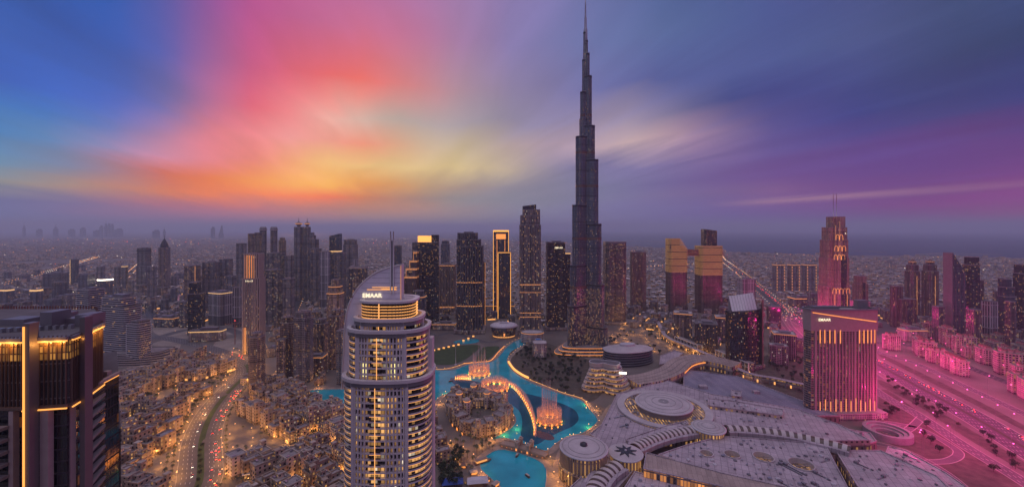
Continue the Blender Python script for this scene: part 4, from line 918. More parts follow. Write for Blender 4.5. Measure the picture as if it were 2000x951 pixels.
    b = MB(); b.box(.12*o.w, -dd*.8, ZA(600, o.Y), ZA(500, o.Y), o.w*.22, dd*.5); b.build('dark_bay', FC['dark'], o.root)
    for xf in (-.28, .02, .26):
        b = MB(); b.box(xf*o.w, -dd-.9, ZA(640, o.Y), ZA(575, o.Y), .7, .5); b.build('edge_light', G['amber'], o.root)
    for xf in (-.2, -.02):
        b = MB(); b.box(xf*o.w, -dd*.85-1.2, ZA(540, o.Y), ZA(432+abs(xf)*40, o.Y), .6, .5); b.build('edge_light', G['dim'], o.root)
    sgn(o, .17*o.w, -dd*.64-1.5, ZA(456, o.Y), 6.0)
    o = t('arch_niche_tower', 'beige tower with arched dark niche right of the twin mast tower', 1664, 1696, 548, 632, 'beige_res', dr=.9, tiers=[(1, .99, 555, 0), (.7, .9, 540, 0)], fins=Fi(4, .6, 1, 'beige2'))
    b = MB(); q = [(-.14*o.w, -2), (.14*o.w, -2), (.14*o.w, 2), (-.14*o.w, 2)]; b.prism([(p[0], p[1]-o.d/2) for p in q], ZA(585, o.Y), ZA(552, o.Y)); b.build('arched_niche', FC['dark'], o.root)
    t('gable_tower', 'low gabled tower at the left of the right hand cluster', 1738, 1764, 560, 640, 'dark_pier', rot=8, fins=Fi(5, .6, 1.2, 'bronze')); 
    o = t('gable_tower', 'front gabled tower with arched blue recess in right hand cluster', 1741, 1791, 585, 642, 'dark_pier', dr=.8, fins=Fi(5, .7, 1.4, 'bronze'), plant=False)
    b = MB(); b.prism(o.top_poly, o.z, o.z+12, 0, 1, top=lambda x, y: o.z+1+17*(1-abs(x)/(o.w/2))); b.build('gable', [FC['dark_pier'], M['roof_dark']], o.root)
    b = MB(); b.prism(rect(o.w*.3, 2, 0, 0, -o.d/2-.7), 4, o.z*.85); b.build('arched_recess', FC['blue_glass'], o.root)
    for x0, x1, l in ((1767, 1797, 'left tower of the brown domed pair in right cluster'), (1800, 1833, 'right tower of the brown domed pair in right cluster')):
        o = t('domed_pair_tower', l, x0, x1, 516, 622, 'brown_pier', 'cham', dr=.9, tiers=[(1, 530), (.8, 518), (.5, 511)], fins=Fi(4.5, .8, 1.3, 'bronze'), plant=False, lit_top=('dim', [2], 2))
        b = MB(); b.lathe([(o.w*.2, o.z), (o.w*.17, o.z+3), (o.w*.08, o.z+6), (.3, o.z+9)], 16); b.build('dome', M['bronze'], o.root)
        b = MB(); b.box(0, -o.d/2-1, 10, o.z*.75, 1.2, .8); b.build('edge_light', G['dim'], o.root)
    o = t('slanted_tower', 'tall glass tower with roof slanting down to the right', 1843, 1887, 502, 668, 'blue_glass', dr=.8, plant=False, top=lambda x, y: 0, Yd=GY(668))
    for c_ in list(o.root.children): bpy.data.objects.remove(c_)
    b = MB(); zA, zB = ZA(497, o.Y), ZA(534, o.Y); b.prism(o.poly, 0, zA, 0, 1, top=lambda x, y: zA+(zB-zA)*(x+o.w/2)/o.w); b.build('tower_body', [FC['blue_glass'], M['roof_dark']], o.root)
    fins_mb(o.poly, 0, zB, 9, .6, .8).build('facade_fin_screen', M['grey_metal'], o.root)
    b = MB(); b.box(-o.w/2-1, 0, 0, zA+4, 4, o.d*.9); b.build('side_blade', M['grey_metal'], o.root)
    t('dark_tower', 'dark tower with blue crown box right of the slanted one', 1880, 1914, 503, 664, 'dark', dr=.8, tiers=[(1, .99, 518, 0), (.84, .9, 503, .05)], bands=[(519, 3, 'bronze', .6)])
    t('grid_tower', 'pale gridded tower with sloped shoulder at the right', 1916, 1950, 590, 664, 'white_rib', dr=.8, rot=8); t('dark_tower', 'brown slab behind the pale gridded tower', 1938, 1960, 570, 650, 'brown_pier')
    o = t('slanted_tower', 'second slanted glass tower near the right picture edge', 1947, 1986, 548, 664, 'blue_glass', dr=.8, tiers=[(1, .99, 580, 0), (.85, .9, 562, -.05), (.5, .9, 546, -.2)])
    t('dark_tower', 'tall dark tower cut by the right picture edge', 1978, 2016, 518, 660, 'dark', dr=.9, tiers=[(1, .99, 535, 0), (.9, .9, 518, 0)])
    t('dark_tower', 'slim brown tower between the dark blue crowned one and the pale grid', 1905, 1922, 548, 650, 'brown_pier', dr=.8)
    t('dark_tower', 'low dark tower at the foot of the slanted glass tower', 1820, 1846, 600, 668, 'dark_pier', dr=.8, rot=8)
    t('dark_tower', 'short brown ribbed tower left of the pale gridded tower', 1886, 1918, 606, 684, 'brown_pier', dr=.8, rot=6)
    t('dark_tower', 'brown tower far right behind the slanted tower', 1962, 1984, 590, 690, 'brown_res'); t('low_block', 'low curved white roofed block below the gabled towers', 1752, 1812, 645, 668, 'low', 'soft', dr=.5, roof='roof_pale', lit_top=('dim', [0], 2))
    t('office_block', 'small grey block peeping right of the twin mast tower', 1660, 1700, 590, 650, 'low', dr=.8); t('office_block', 'brown block on the highway left of twin mast tower', 1576, 1600, 574, 604, 'low_dark')
SIGN_WORD = 'EMAAR'
def sgn(o, x, y, z, size, rot=0.0, mt='sign', name='sign_lettering', parent=None, word=SIGN_WORD, ext=.25):
    cu = bpy.data.curves.new('lettering_outline', 'FONT'); cu.body = word; cu.size = size; cu.align_x = 'CENTER'; cu.align_y = 'CENTER'; cu.extrude = ext; cu.space_character = 1.05; cu.offset = size*.012; cu.resolution_u = 3
    tmp = bpy.data.objects.new('lettering_outline', cu); COL.objects.link(tmp); bpy.context.view_layer.update()
    me = bpy.data.meshes.new_from_object(tmp.evaluated_get(bpy.context.evaluated_depsgraph_get())); bpy.data.objects.remove(tmp); bpy.data.curves.remove(cu)
    me.materials.clear(); me.materials.append(G[mt])
    ob = bpy.data.objects.new(name, me); COL.objects.link(ob)
    ob.parent = parent or o.root; ob.location = (x, y, z); ob.rotation_euler = (R(90), 0, rot)
    return ob
M['gold_slat'] = mat('gold_timber_slat', (.46, .29, .13), .55, .2, var=.15, scale=.1); G['slat'] = glow('slat_light', (1, .5, .12), 1.1)
skyline()
# ------------------------------------------------------------------ the tallest tower: three lobed wings stepping back in a spiral
def khalifa():
    Y = 990.0; cx = XA(1143.5, Y)
    r = thing('supertall_spire_tower', 'tallest silver tower of stepped rounded wings tapering to a needle spire', 'skyscraper', (cx, Y, 0))
    k = Y/F
    L_ = [(46, 108+2), (39.5, 205), (33.5, 348), (24.5, 512), (13, 620), (8, 698), (5.0, 765)]
    R_ = [(48, 60), (41.5, 160), (35, 303), (28.5, 456), (21, 538), (14, 658), (9, 713), (5.2, 745)]
    B_ = [(46, 80), (38, 250), (30, 400), (22, 560), (12, 640), (7, 740)]
    for ang, tiers in ((-150, L_), (-30, R_), (90, B_)):
        c, s = math.cos(R(ang)), math.sin(R(ang)); zlow = 0
        for i, (ext, z1) in enumerate(tiers):
            rr = min(11.5, max(3.2, ext*.5)); Lx = (ext-rr)/math.cos(R(30))
            if ang == 90: Lx = ext*.9
            q = [(-2, -rr), (Lx, -rr)]+[(Lx+rr*math.cos(R(a)), rr*math.sin(R(a))) for a in range(-75, 90, 15)]+[(Lx, rr), (-2, rr)]
            q = [(p[0]*c-p[1]*s, p[0]*s+p[1]*c) for p in q]
            zb = 0 if i == 0 else tiers[i-1][1]-.5
            zs = [zb]+[z for z in (150, ) if zb < z < z1]+[z1]
            for za, zc in zip(zs, zs[1:]):
                b = MB(); b.prism(q, za, zc, 0, 1); b.build('wing_tier', [FC['khalifa_low'] if zc <= 150.1 else FC['khalifa'], M['roof_dark']], r)
            # fins and mechanical bands give the tier its ribbing
            fins_mb(q, zb, z1+1.5, 3.2, .55, .35).build('facade_fin_screen', M['steel_fin'], r)
            b = MB(); b.ring(offset_poly(q, .7), offset_poly(q, -.5), z1-4.5, z1-.5); b.build('mechanical_band', M['dark_metal'], r)
            for zz in (150, 265, 390, 470, 560):
                if zb < zz < z1-12:
                    b = MB(); b.ring(offset_poly(q, .65), offset_poly(q, -.3), zz, zz+6); b.build('mechanical_band', M['bronze'], r)
    b = MB(); b.lathe([(13, 0), (12, 500), (8, 640), (5, 745)], 12); b.build('core', [FC['khalifa']], r)
    b = MB(); b.lathe([(5.0, 740), (4.6, 772), (3.2, 775), (2.9, 800), (2.1, 803), (1.7, 828), (1.0, 850)], 12); b.build('spire', [M['steel_fin']], r)
    # terraced base with glowing edges
    for i, (a, h) in enumerate(((88, 5), (76, 10), (66, 16))):
        q = smooth_path([(a*math.cos(R(t_))*(1 if j % 2 == 0 else .68), a*math.sin(R(t_))*(1 if j % 2 == 0 else .68)) for j, t_ in enumerate((-150, -90, -30, 30, 90, 150))], 8, True)
        b = MB(); b.prism(q, 0 if i == 0 else h-6, h, 0, 1); b.build('terrace', [FC['khalifa_low'], M['roof']], r)
        b = MB(); b.ring(offset_poly(q, .5), offset_poly(q, .1), h-1.3, h-.3); b.build('terrace_light_strip', G['amber'], r)
    OCC.append((cx, Y, 75))
M['steel_fin'] = mat('polished_steel_fin', (.33, .345, .39), .35, .35, var=.1)
khalifa()

# ------------------------------------------------------------------ rounded hotel tower with the curved blade, in front of the lake
def blade_tower():
    Y = 218.0; Ys = Y+17; k = (Y+5)/F; cx = XA(752, Y+7)
    r = thing('blade_crown_tower', 'rounded white gridded tower with curved grey blade crown and glowing letters', 'hotel tower', (cx, Y+17, 0))
    Z = lambda py: ZA(py, Y-4)
    def plan(w, d, n=44): # convex superellipse
        o = []
        for i in range(n):
            t = 2*math.pi*i/n; c, s = math.cos(t), math.sin(t)
            o.append((w/2*math.copysign(abs(c)**.72, c), d/2*math.copysign(abs(s)**.72, s)))
        return o
    secs = [(174*k, 36, 0, Z(752), 'lower'), (156*k, 32, Z(752), Z(655), 'middle'), (132*k, 28, Z(655), Z(634), 'upper')]
    FC['blade_core'] = facade('recessed_room_windows', (.10, .08, .075), (.02, .02, .025), 3.35, 1.8, .85, .8, .62, ls=1.5, tone=.4)
    fh = 3.35
    slabm = M['white_slab'] = mat('white_balcony_slab', (.66, .62, .60), .6, var=.1)
    for w, d, z0, z1, nm in secs:
        core = plan(w-3.4, d-3.4); out = plan(w, d)
        b = MB(); b.prism(core, z0, z1, 0, 1); b.build('recessed_core', [FC['blade_core'], M['roof']], r)
        # one mesh per part kind, then copies up the tower
        sb = MB(); sb.prism(out, -.2, .6, 0, 0, bottom=True); slab0 = None
        n = len(out)
        lts = [MB(), MB(), MB()]; rls = [MB(), MB(), MB()]
        o2, o3 = plan(w+.12, d+.12), plan(w-.2, d-.2)
        for i in range(n):
            j = (i+1) % n; xm = (out[i][0]+out[j][0])/2/(w/2)
            if out[i][1] > d*.2: continue
            bal = xm < -.60 or xm > .55 or (-.30 < xm < .06)
            if bal:
                zi = 0 if xm < -.5 else (2 if xm > .3 else 1); lt, rl = lts[zi], rls[zi]
                lt.quad([(*o2[i], -.45), (*o2[j], -.45), (*o2[j], -.22), (*o2[i], -.22)])
                rl.quad([(*o3[i], .55), (*o3[j], .55), (*o3[j], 1.45), (*o3[i], 1.45)])
        pw = MB()
        xs = [-.585, -.51, -.435, -.36] + [.12, .20, .28, .36, .44, .50]
        floors = int((z1-z0)/fh)
        lit0 = rail0 = None
        zs = [z0+fh*f for f in range(floors+1)]
        zs = [z for z in zs if z > 120] if nm == 'lower' else zs
        for f, z in enumerate(zs):
            if slab0 is None:
                slab0 = sb.build('floor_slab', slabm, r, (0, 0, z)); lit0 = [q_.build('balcony_light_strip', G['strip'], r, (0, 0, z)) for q_ in lts]; rail0 = [q_.build('balcony_rail', M['glass_rail'], r, (0, 0, z)) for q_ in rls]
            else:
                copy_part(slab0, r, (0, 0, z)); [copy_part(q_, r, (0, 0, z)) for q_ in rail0]
                for k_, q_ in enumerate(lit0):
                    if ((f*7+k_*3+len(nm)) % 9 != 0 if k_ != 1 else f % 3 == 0): copy_part(q_, r, (0, 0, z))
        if nm == 'lower': slabs_mb(plan(w-1, d-1), 0, 119, fh, .4, .5).build('lower_floor_bands', slabm, r)
        for xf in xs:
            x = xf*w/2; y = -d/2*(max(0, 1-abs(xf)**(2/.72)))**(.72/2)
            b = MB(); b.box(x, y+.7, z0, z1, .72, 1.5, 0, bottom=False); b.build('facade_pier', slabm, r)
        for xf, yo in ((-.64, .4), (.56, .4), (-1.0, 0), (1.0, 0)):
            x = xf*w/2; y = -d/2*(max(0, 1-abs(xf)**(2/.72)))**(.72/2) if abs(xf) < 1 else -1
            b = MB(); b.box(x, y+yo, z0, z1+(.8 if abs(xf) == 1 else 0), 1.6, 1.8, 0, bottom=False); b.build('facade_pier', slabm, r)
        x = -.12*w/2; b = MB(); b.box(x, -d/2-.25, max(z0, 60), z1-1, .32, .4); b.build('gold_light_line', G['strip'], r)
        b = MB(); b.ring(plan(w+2.2, d+2.2), plan(w-2, d-2), z1-.4, z1+1.3); b.build('cornice_ring', slabm, r)
        b = MB(); b.ring(plan(w+1.4, d+1.4), plan(w-1, d-1), z1-2.6, z1-.8); b.build('cornice_ring', M['grey_metal'], r)
    # tall lit windows at the foot of the middle section
    for xf in (-.50, -.43, .2, .29):
        b = MB(); b.box(xf*78*k, -15.2+abs(xf)*3, secs[1][2]+2.0, secs[1][2]+9, .8, .5); b.build('lit_tall_window', G['yellowish'], r)
    # crown drum
    w, d = 108*k, 24; z0, z1 = Z(634), Z(599)
    b = MB(); b.prism(plan(w-1.4, d-1.4), z0-.6, z1, 0, 1); b.build('crown_drum', [M['glass'], M['roof']], r)
    for i in range(5):
        z = z0+1.0+i*(z1-z0-1.4)/5
        b = MB(); b.ring(plan(w+.2, d+.2), plan(w-1.4, d-1.4), z, z+.28); b.build('gold_light_ring', G['strip'], r)
    for i in range(26):
        a = math.pi+math.pi*(i+.5)/26
        x, y = w/2*math.copysign(abs(math.cos(a))**.72, math.cos(a)), d/2*math.copysign(abs(math.sin(a))**.72, math.sin(a))
        b = MB(); b.box(x*.985, y*.985, z0, z1, .35, .35, bottom=False); b.build('drum_mullion', M['dark_metal'], r)
    b = MB(); b.box(-.18*w/2, -d/2-.1, z0, z1, .5, .4); b.build('gold_light_line', G['strip'], r)
    b = MB(); b.ring(plan(w+2.4, d+2.4), plan(w-3, d-3), z1, z1+1.2); b.build('drum_roof_ring', slabm, r)
    b = MB(); b.prism(plan(w-3, d-3), z1-.2, z1+.7); b.build('drum_roof', M['roof_pale'], r)
    # right hand pier rising beside the tower
    b = MB(); b.box(XA(840, Y+17)-cx, 2, 0, Z(744), 3.4, 9); b.box(XA(840, Y+17)-cx+.2, 2, Z(744), Z(680), 2.4, 6); b.build('side_pier', slabm, r)
    # the blade: a curved slab standing behind the drum
    Yb = Ys-3.5; kb = Yb/F; X = lambda px: XA(px, Yb)-cx
    pts = [(668, 760), (669, 720), (671, 690), (672, 660), (674, 634), (677, 612), (682, 594), (690, 576), (701, 560), (716, 545), (735, 532), (757, 523), (784, 517)]
    prof = [(X(a), ZA(b_, Yb)) for a, b_ in smooth_path(pts, 3)]
    xr = X(784); zb = ZA(600, Yb)
    inner = [(xr, zb-14), (X(700), zb-14), (X(690), ZA(640, Yb)), (X(684), ZA(700, Yb)), (X(683), ZA(760, Yb))]
    poly = prof+[(xr, prof[-1][1])]+inner
    b = MB(); y0, y1 = -3.5, 2.0; n = len(poly); poly = poly[::-1]
    b.quad([(p[0], y0, p[1]) for p in poly], [(p[0], p[1]) for p in poly]); b.quad([(p[0], y1, p[1]) for p in poly][::-1], [(p[0], p[1]) for p in poly][::-1])
    for i in range(n):
        a, c = poly[i], poly[(i+1) % n]; b.quad([(a[0], y0, a[1]), (a[0], y1, a[1]), (c[0], y1, c[1]), (c[0], y0, c[1])], None, 1)
    bl = b.build('curved_blade', [M['blade'], slabm], r)
    for i in range(8):
        b = MB(); zz = zb+2+i*2.9; xa = next((p[0] for p in prof if p[1] > zz), xr)
        if xr-xa > 3: b.box((xa+xr)/2+.6, y0-.03, zz, zz+.09, xr-xa-1.6, .08); b.build('panel_joint', M['grey_metal'], bl)
    b = MB(); b.tube([(p[0], y0-.1, p[1]) for p in prof], .45, 6); b.build('blade_rim', slabm, r)
    sgn(None, X(727), y0-.4, ZA(577, Yb), 13.2*kb*.86, mt='sign', parent=bl, ext=.15)
    for (xa, xb, py) in ((717, 775, 565.5), (727, 775, 561), (745, 773, 564)):
        b = MB(); b.box((X(xa)+X(xb))/2, y0-.2, ZA(py, Yb)-.14, ZA(py, Yb)+.14, X(xb)-X(xa), .2); b.build('light_swoosh', G['strip'], bl)
    b = MB(); b.box(xr-.3, y0-.15, zb+1, prof[-1][1], .25, .2); b.build('light_strip', G['dim'], bl)
    for px in (763.5, 769):
        b = MB(); b.tube([(X(px), y0-.6, ZA(575, Yb)), (X(px), y0-.6, ZA(470, Yb)), (X(px), y0-.6, ZA(452, Yb))], .42, 8, 0, .3); b.build('mast', M['white'], r)
    b = MB(); b.box(X(766), y0-.4, ZA(560, Yb), ZA(470, Yb), 1.1, .3); b.build('mast_bracket', M['grey_metal'], r)
    OCC.append((cx, Y+17, 32))
M['blade'] = mat('blade_panel', (.76, .74, .78), .5, .0, var=.08, scale=.3); M['glass_rail'] = mat('balcony_glass', (.05, .05, .055), .15, spec=.8, var=.1)
G['strip'] = glow('balcony_glow', (1, .42, .10), 1.15); G['yellowish'] = glow('tall_window_glow', (1, .85, .35), 1.6)
blade_tower()

# ------------------------------------------------------------------ near tower cut by the left edge
def near_tower():
    r = thing('dark_crown_tower', 'near dark glass tower with gold lit crown and tall blade fins at left edge', 'tower', (-150, 135, 0))
    ox, oy = -150, 135
    def W(px, Y): return (XA(px, Y)-ox, Y-oy)
    ztop, zmid = 257.0, 236.6
    A = [W(-60, 121), W(48, 121.5), W(135, 123.5), W(163, 130), W(198, 141)]
    back = [W(186, 170), W(-70, 170)]
    pl = ccw(A+back)
    M['crown_glass'] = FC['crown'] = facade('crown_screen_wall', (.20, .18, .17), (.045, .042, .045), 5.2, 1.15, .86, .95, 0.0, tone=.3)
    up = MB(); up.prism(pl, zmid, ztop, 0, 1); up.build('crown_body', [FC['crown'], M['roof_dark']], r)
    fins_mb(pl, zmid+.2, ztop+1.2, 1.15, .5, .14).build('crown_fin_screen', M['bronze'], r)
    # lit band behind the screen, under the roof edge
    FC['gold_band'] = facade('gold_lit_lattice', (.10, .06, .03), (.2, .12, .05), 2.2, 1.6, .84, .82, 2.2, lcol=(1, .45, .09), ls=.55, cool=0)
    def lit_lattice():
        m, nt, b = _nt('gold_washed_screen'); g = NT(nt)
        b.inputs['Base Color'].default_value = (.42, .27, .14, 1); b.inputs['Roughness'].default_value = .6
        return m
    M['lattice_screen'] = lit_lattice()
    for i in range(len(A)-1):
        a, c = A[i], A[i+1]; b = MB(); l = math.dist(a, c); h = math.atan2(c[1]-a[1], c[0]-a[0]); nx, ny = math.sin(h), -math.cos(h)
        b.box((a[0]+c[0])/2+nx*.12, (a[1]+c[1])/2+ny*.12, ztop-6.2, ztop-.4, l*.995, .2, h); 
        pn = b.build('lit_crown_panel', FC['gold_band'], r)
        b = MB(); b.box((a[0]+c[0])/2+nx*.75, (a[1]+c[1])/2+ny*.75, ztop-.55, ztop-.1, l*1.0, .35, h); b.build('gold_light_strip', G['strip2'], r)
        if i >= 1:
            b = MB(); b.box((a[0]+c[0])/2+nx*.8, (a[1]+c[1])/2+ny*.8, zmid-.25, zmid+.1, l, .35, h); b.build('gold_light_strip', G['strip2'], r)
        b = MB(); b.box((a[0]+c[0])/2+nx*.4, (a[1]+c[1])/2+ny*.4, ztop-.05, ztop+.9, l*1.01, 1.5, h); b.build('roof_coping', M['grey_metal'], r)
        b = MB(); b.box((a[0]+c[0])/2+nx*.3, (a[1]+c[1])/2+ny*.3, zmid+.12, zmid+1.0, l, .9, h); b.build('ledge', M['bronze'], r)
        for f_ in (.2, .5, .8):
            if l*f_ < 2 and f_ != .5: continue
            lg = bpy.data.lights.new('crown_wash_light', 'POINT'); lg.energy = 420*l/10; lg.color = (1, .42, .08); lg.shadow_soft_size = .3
            lo_ = bpy.data.objects.new('crown_wash_light', lg); COL.objects.link(lo_); lo_.parent = r; lo_.location = (a[0]+(c[0]-a[0])*f_+nx*1.5, a[1]+(c[1]-a[1])*f_+ny*1.5, ztop-1.0)
    # lower shaft, set back, of black glass, pale piers and balconies
    lo = offset_poly(pl, -1.2)
    b = MB(); b.prism(lo, 0, zmid, 0, 1, cap=False); b.build('shaft', [FC['near_glass']], r)
    for (pa, pb, Y) in ((18, 27, 121), (79, 95, 122), (136, 139, 125.5)):
        a, c = W(pa, Y), W(pb, Y); b = MB(); b.box((a[0]+c[0])/2, (a[1]+c[1])/2+.6, 0, zmid-.2, c[0]-a[0], 1.6); b.build('pale_pier', M['pier'], r)
    b = MB(); a, c = W(205, 146), W(214, 146); b.box((a[0]+c[0])/2, a[1]-oy*0, 0, zmid+3, c[0]-a[0], 1.6); b.build('pale_pier', M['pier'], r)
    # side wing to the right with strip lit parapet
    wing = ccw([W(182, 137), W(205, 143), W(232, 149.5), W(228, 178), W(176, 174)])
    b = MB(); b.prism(wing, 0, 237.2, 0, 1); b.build('side_wing', [FC['near_glass'], M['roof_dark']], r)
    p0, p1 = W(190, 138.6), W(232, 149.3); h = math.atan2(p1[1]-p0[1], p1[0]-p0[0]); l = math.dist(p0, p1)
    b = MB(); b.box((p0[0]+p1[0])/2+.4, (p0[1]+p1[1])/2-.5, 237.0, 237.35, l, .4, h); b.build('gold_light_strip', G['strip2'], r)
    b = MB(); b.box((p0[0]+p1[0])/2+.1, (p0[1]+p1[1])/2-.2, 237.4, 238.3, l, 1.2, h); b.build('roof_coping', M['pier'], r)
    lowp = ccw([W(206, 152), W(236, 157), W(233, 182), W(205, 180)]); b = MB(); b.prism(lowp, 0, 214, 0, 1); b.build('side_wing', [FC['near_glass'], M['roof_dark']], r)
    # balcony slabs beside the right blade and at the far left
    for z in [236-3.6*i for i in range(1, 24)]:
        a, c = W(176, 133), W(203, 143); h2 = math.atan2(c[1]-a[1], c[0]-a[0])
        b = MB(); b.box((a[0]+c[0])/2, (a[1]+c[1])/2-1.0, z, z+.9, math.dist(a, c), 2.4, h2); b.build('balcony', M['pier2'], r)
        a, c = W(-60, 120), W(16, 120.5); b = MB(); b.box((a[0]+c[0])/2, a[1]-.6, z-1, z-.1, c[0]-a[0], 2.4); b.build('balcony', M['pier2'], r)
    # blade fins
    for (pa, pb, Y, zt, lit) in ((47, 60, 119.5, 262.3, True), (157, 168, 127.5, 262.5, False)):
        a, c = W(pa, Y), W(pb, Y); b = MB(); b.box((a[0]+c[0])/2, a[1]+.9, 0, zt, (c[0]-a[0])*.95, 2.4); b.build('blade_fin', M['bronze_fin'], r)
        b = MB(); b.box((a[0]+c[0])/2, a[1]+.9, zt, zt+.4, (c[0]-a[0])*1.0, 2.6); b.build('fin_cap', M['grey_metal'], r)
        if lit:
            b = MB(); b.box(a[0]+.45, a[1]-.5, 60, zt-.6, .36, .3); b.build('gold_light_line', G['strip2'], r)
    # roof plant screens
    for (pa, pb, Y, zt) in ((78, 101, 136, 262.5), (120, 146, 140, 259.5), (146, 172, 139, 261), (0, 46, 140, 259.2), (104, 118, 145, 260)):
        a, c = W(pa, Y), W(pb, Y); b = MB(); b.box((a[0]+c[0])/2, a[1]+3, ztop-.2, zt, c[0]-a[0], 6); b.build('roof_plant_room', M['grey_metal'], r)
    for i in range(10):
        x, y = W(4+i*15, 131+i*.6); b = MB(); b.box(x, y, ztop, ztop+1.4, 1.1, 1.1); b.build('roof_unit', M['steel'], r)
    OCC.append((-160, 150, 45))
G['strip2'] = glow('crown_strip_light', (1, .38, .06), 1.5)
M['pier'] = mat('pale_pier_stone', (.36, .30, .27), .7, var=.12, scale=.4); M['pier2'] = mat('balcony_stone', (.22, .20, .20), .7, var=.15, scale=.4)
M['bronze_fin'] = mat('bronze_fin', (.15, .13, .125), .5, .1, var=.1, scale=.3)
FC['near_glass'] = facade('near_black_glass', (.035, .032, .035), (.013, .015, .02), 3.6, 1.5, .9, .84, .03, lcol=(1, .3, .06), ls=.5, grough=.06, tone=.6)
near_tower()

# ------------------------------------------------------------------ wide hotel slab beside the highway
def wide_hotel():
    x0, x1, yb = 1581, 1719, 818; Y = GY(yb); w = (x1-x0)*Y/F*.93; cx = XA((x0+x1)/2, Y)+3
    r = thing('wide_hotel_tower', 'wide reddish hotel slab with gold lit strips and sloping crown beside the highway', 'hotel', (cx, Y+16, 0))
    d = 20; H = ZA(646, Y)
    q = []      # gently bowed front, rounded left end
    for i in range(13):
        t = -1+2*i/12; q.append((t*w/2, -d/2-3*(1-t*t)))
    q += [(w/2, d/2)]+[(-w/2+8+10*math.cos(R(a)), d/2-10+10*math.sin(R(a))) for a in (90, 120, 150)]+[(-w/2-3, 0)]
    q = ccw(q)
    b = MB(); b.prism(q, 0, H, 0, 1); b.build('tower_body', [FC['villa_hotel'], M['roof']], r)
    z = 8; first = None
    zs = []
    while z < H-1: zs.append(z); z += 3.5
    b = MB(); b.prism(offset_poly(q, .8), 0, .75, bottom=True); s0 = None
    for z in zs:
        if s0 is None: s0 = b.build('floor_slab', M['hotel_stone'], r, (0, 0, z))
        else: copy_part(s0, r, (0, 0, z))
    for i in range(20):
        t = -.88+1.86*i/19; x = t*w/2; y = -d/2-3*(1-t*t)
        b = MB(); b.box(x, y-.6, 0, H-1, 1.3 if i % 6 else 3.0, 1.6, bottom=False); b.build('facade_pier', M['hotel_stone'], r)
    for px in (1605, 1613.5, 1623, 1632.5, 1643, 1681, 1690, 1698, 1705.5, 1713):
        x = XA(px, Y)-cx; t = x/(w/2); y = -d/2-3*(1-t*t)-1.6
        b = MB(); b.box(x, y, ZA(671, Y), ZA(645, Y), 1.2, .5); b.build('gold_light_strip', G['amber'], r)
    for i in range(12):
        x = XA(1605+i*9.8, Y)-cx; t = x/(w/2); y = -d/2-3*(1-t*t)-1.6
        b = MB(); b.box(x, y, ZA(814, Y), ZA(786-(i*5 % 9), Y), .9, .5); b.build('gold_light_strip', G['dim2'], r)
    # crown: plain band, sloping lit line, flared top
    zc0, zc1 = H, ZA(607, Y)
    b = MB(); b.prism(offset_poly(q, 1.4), zc0-1.5, zc1, 0, 1); b.build('crown_band', [M['hotel_stone'], M['roof']], r)
    b = MB(); b.ring(offset_poly(q, 2.8), offset_poly(q, .5), zc1, zc1+2.2); b.build('crown_rim', M['grey_metal'], r)
    pts = []
    for i in range(13):
        t = -.98+1.96*i/12; pts.append((t*w/2, -d/2-3*(1-t*t)-1.9, ZA(611+18*(i/12), Y)))
    b = MB()
    for a, c in zip(pts, pts[1:]): b.quad([(a[0], a[1], a[2]-.9), (c[0], c[1], c[2]-.9), (c[0], c[1], c[2]+.5), (a[0], a[1], a[2]+.5)])
    for a, c in zip(pts, pts[1:]): b.quad([(a[0], a[1], a[2]+.5), (c[0], c[1], c[2]+.5), (c[0], c[1]+.5, c[2]+.5), (a[0], a[1]+.5, a[2]+.5)])
    b.build('gold_light_strip', G['amber'], r)
    b = MB(); b.box(w*.38, 4, zc1, ZA(590, Y), w*.16, 9); b.build('roof_plant_room', M['grey_metal'], r)
    b = MB(); b.box(-w*.2, 3, zc1, zc1+4, w*.4, 10); b.build('roof_plant_room', M['grey_metal'], r)
    sgn(None, XA(1612, Y)-cx, -d/2-4.6, ZA(625, Y), 5.6, parent=r)
    b = MB(); b.prism(offset_poly(q, 10), 0, 11, 0, 1); b.build('podium', [FC['low'], M['roof']], r)
    OCC.append((cx-25, Y+16, 35)); OCC.append((cx+25, Y+16, 35)); OCC.append((cx, Y+16, 40))
M['hotel_stone'] = mat('hotel_stone', (.36, .255, .235), .7, var=.12, scale=.2); G['dim2'] = glow('dim_orange_strip', (1, .33, .07), 1.1)
wide_hotel()

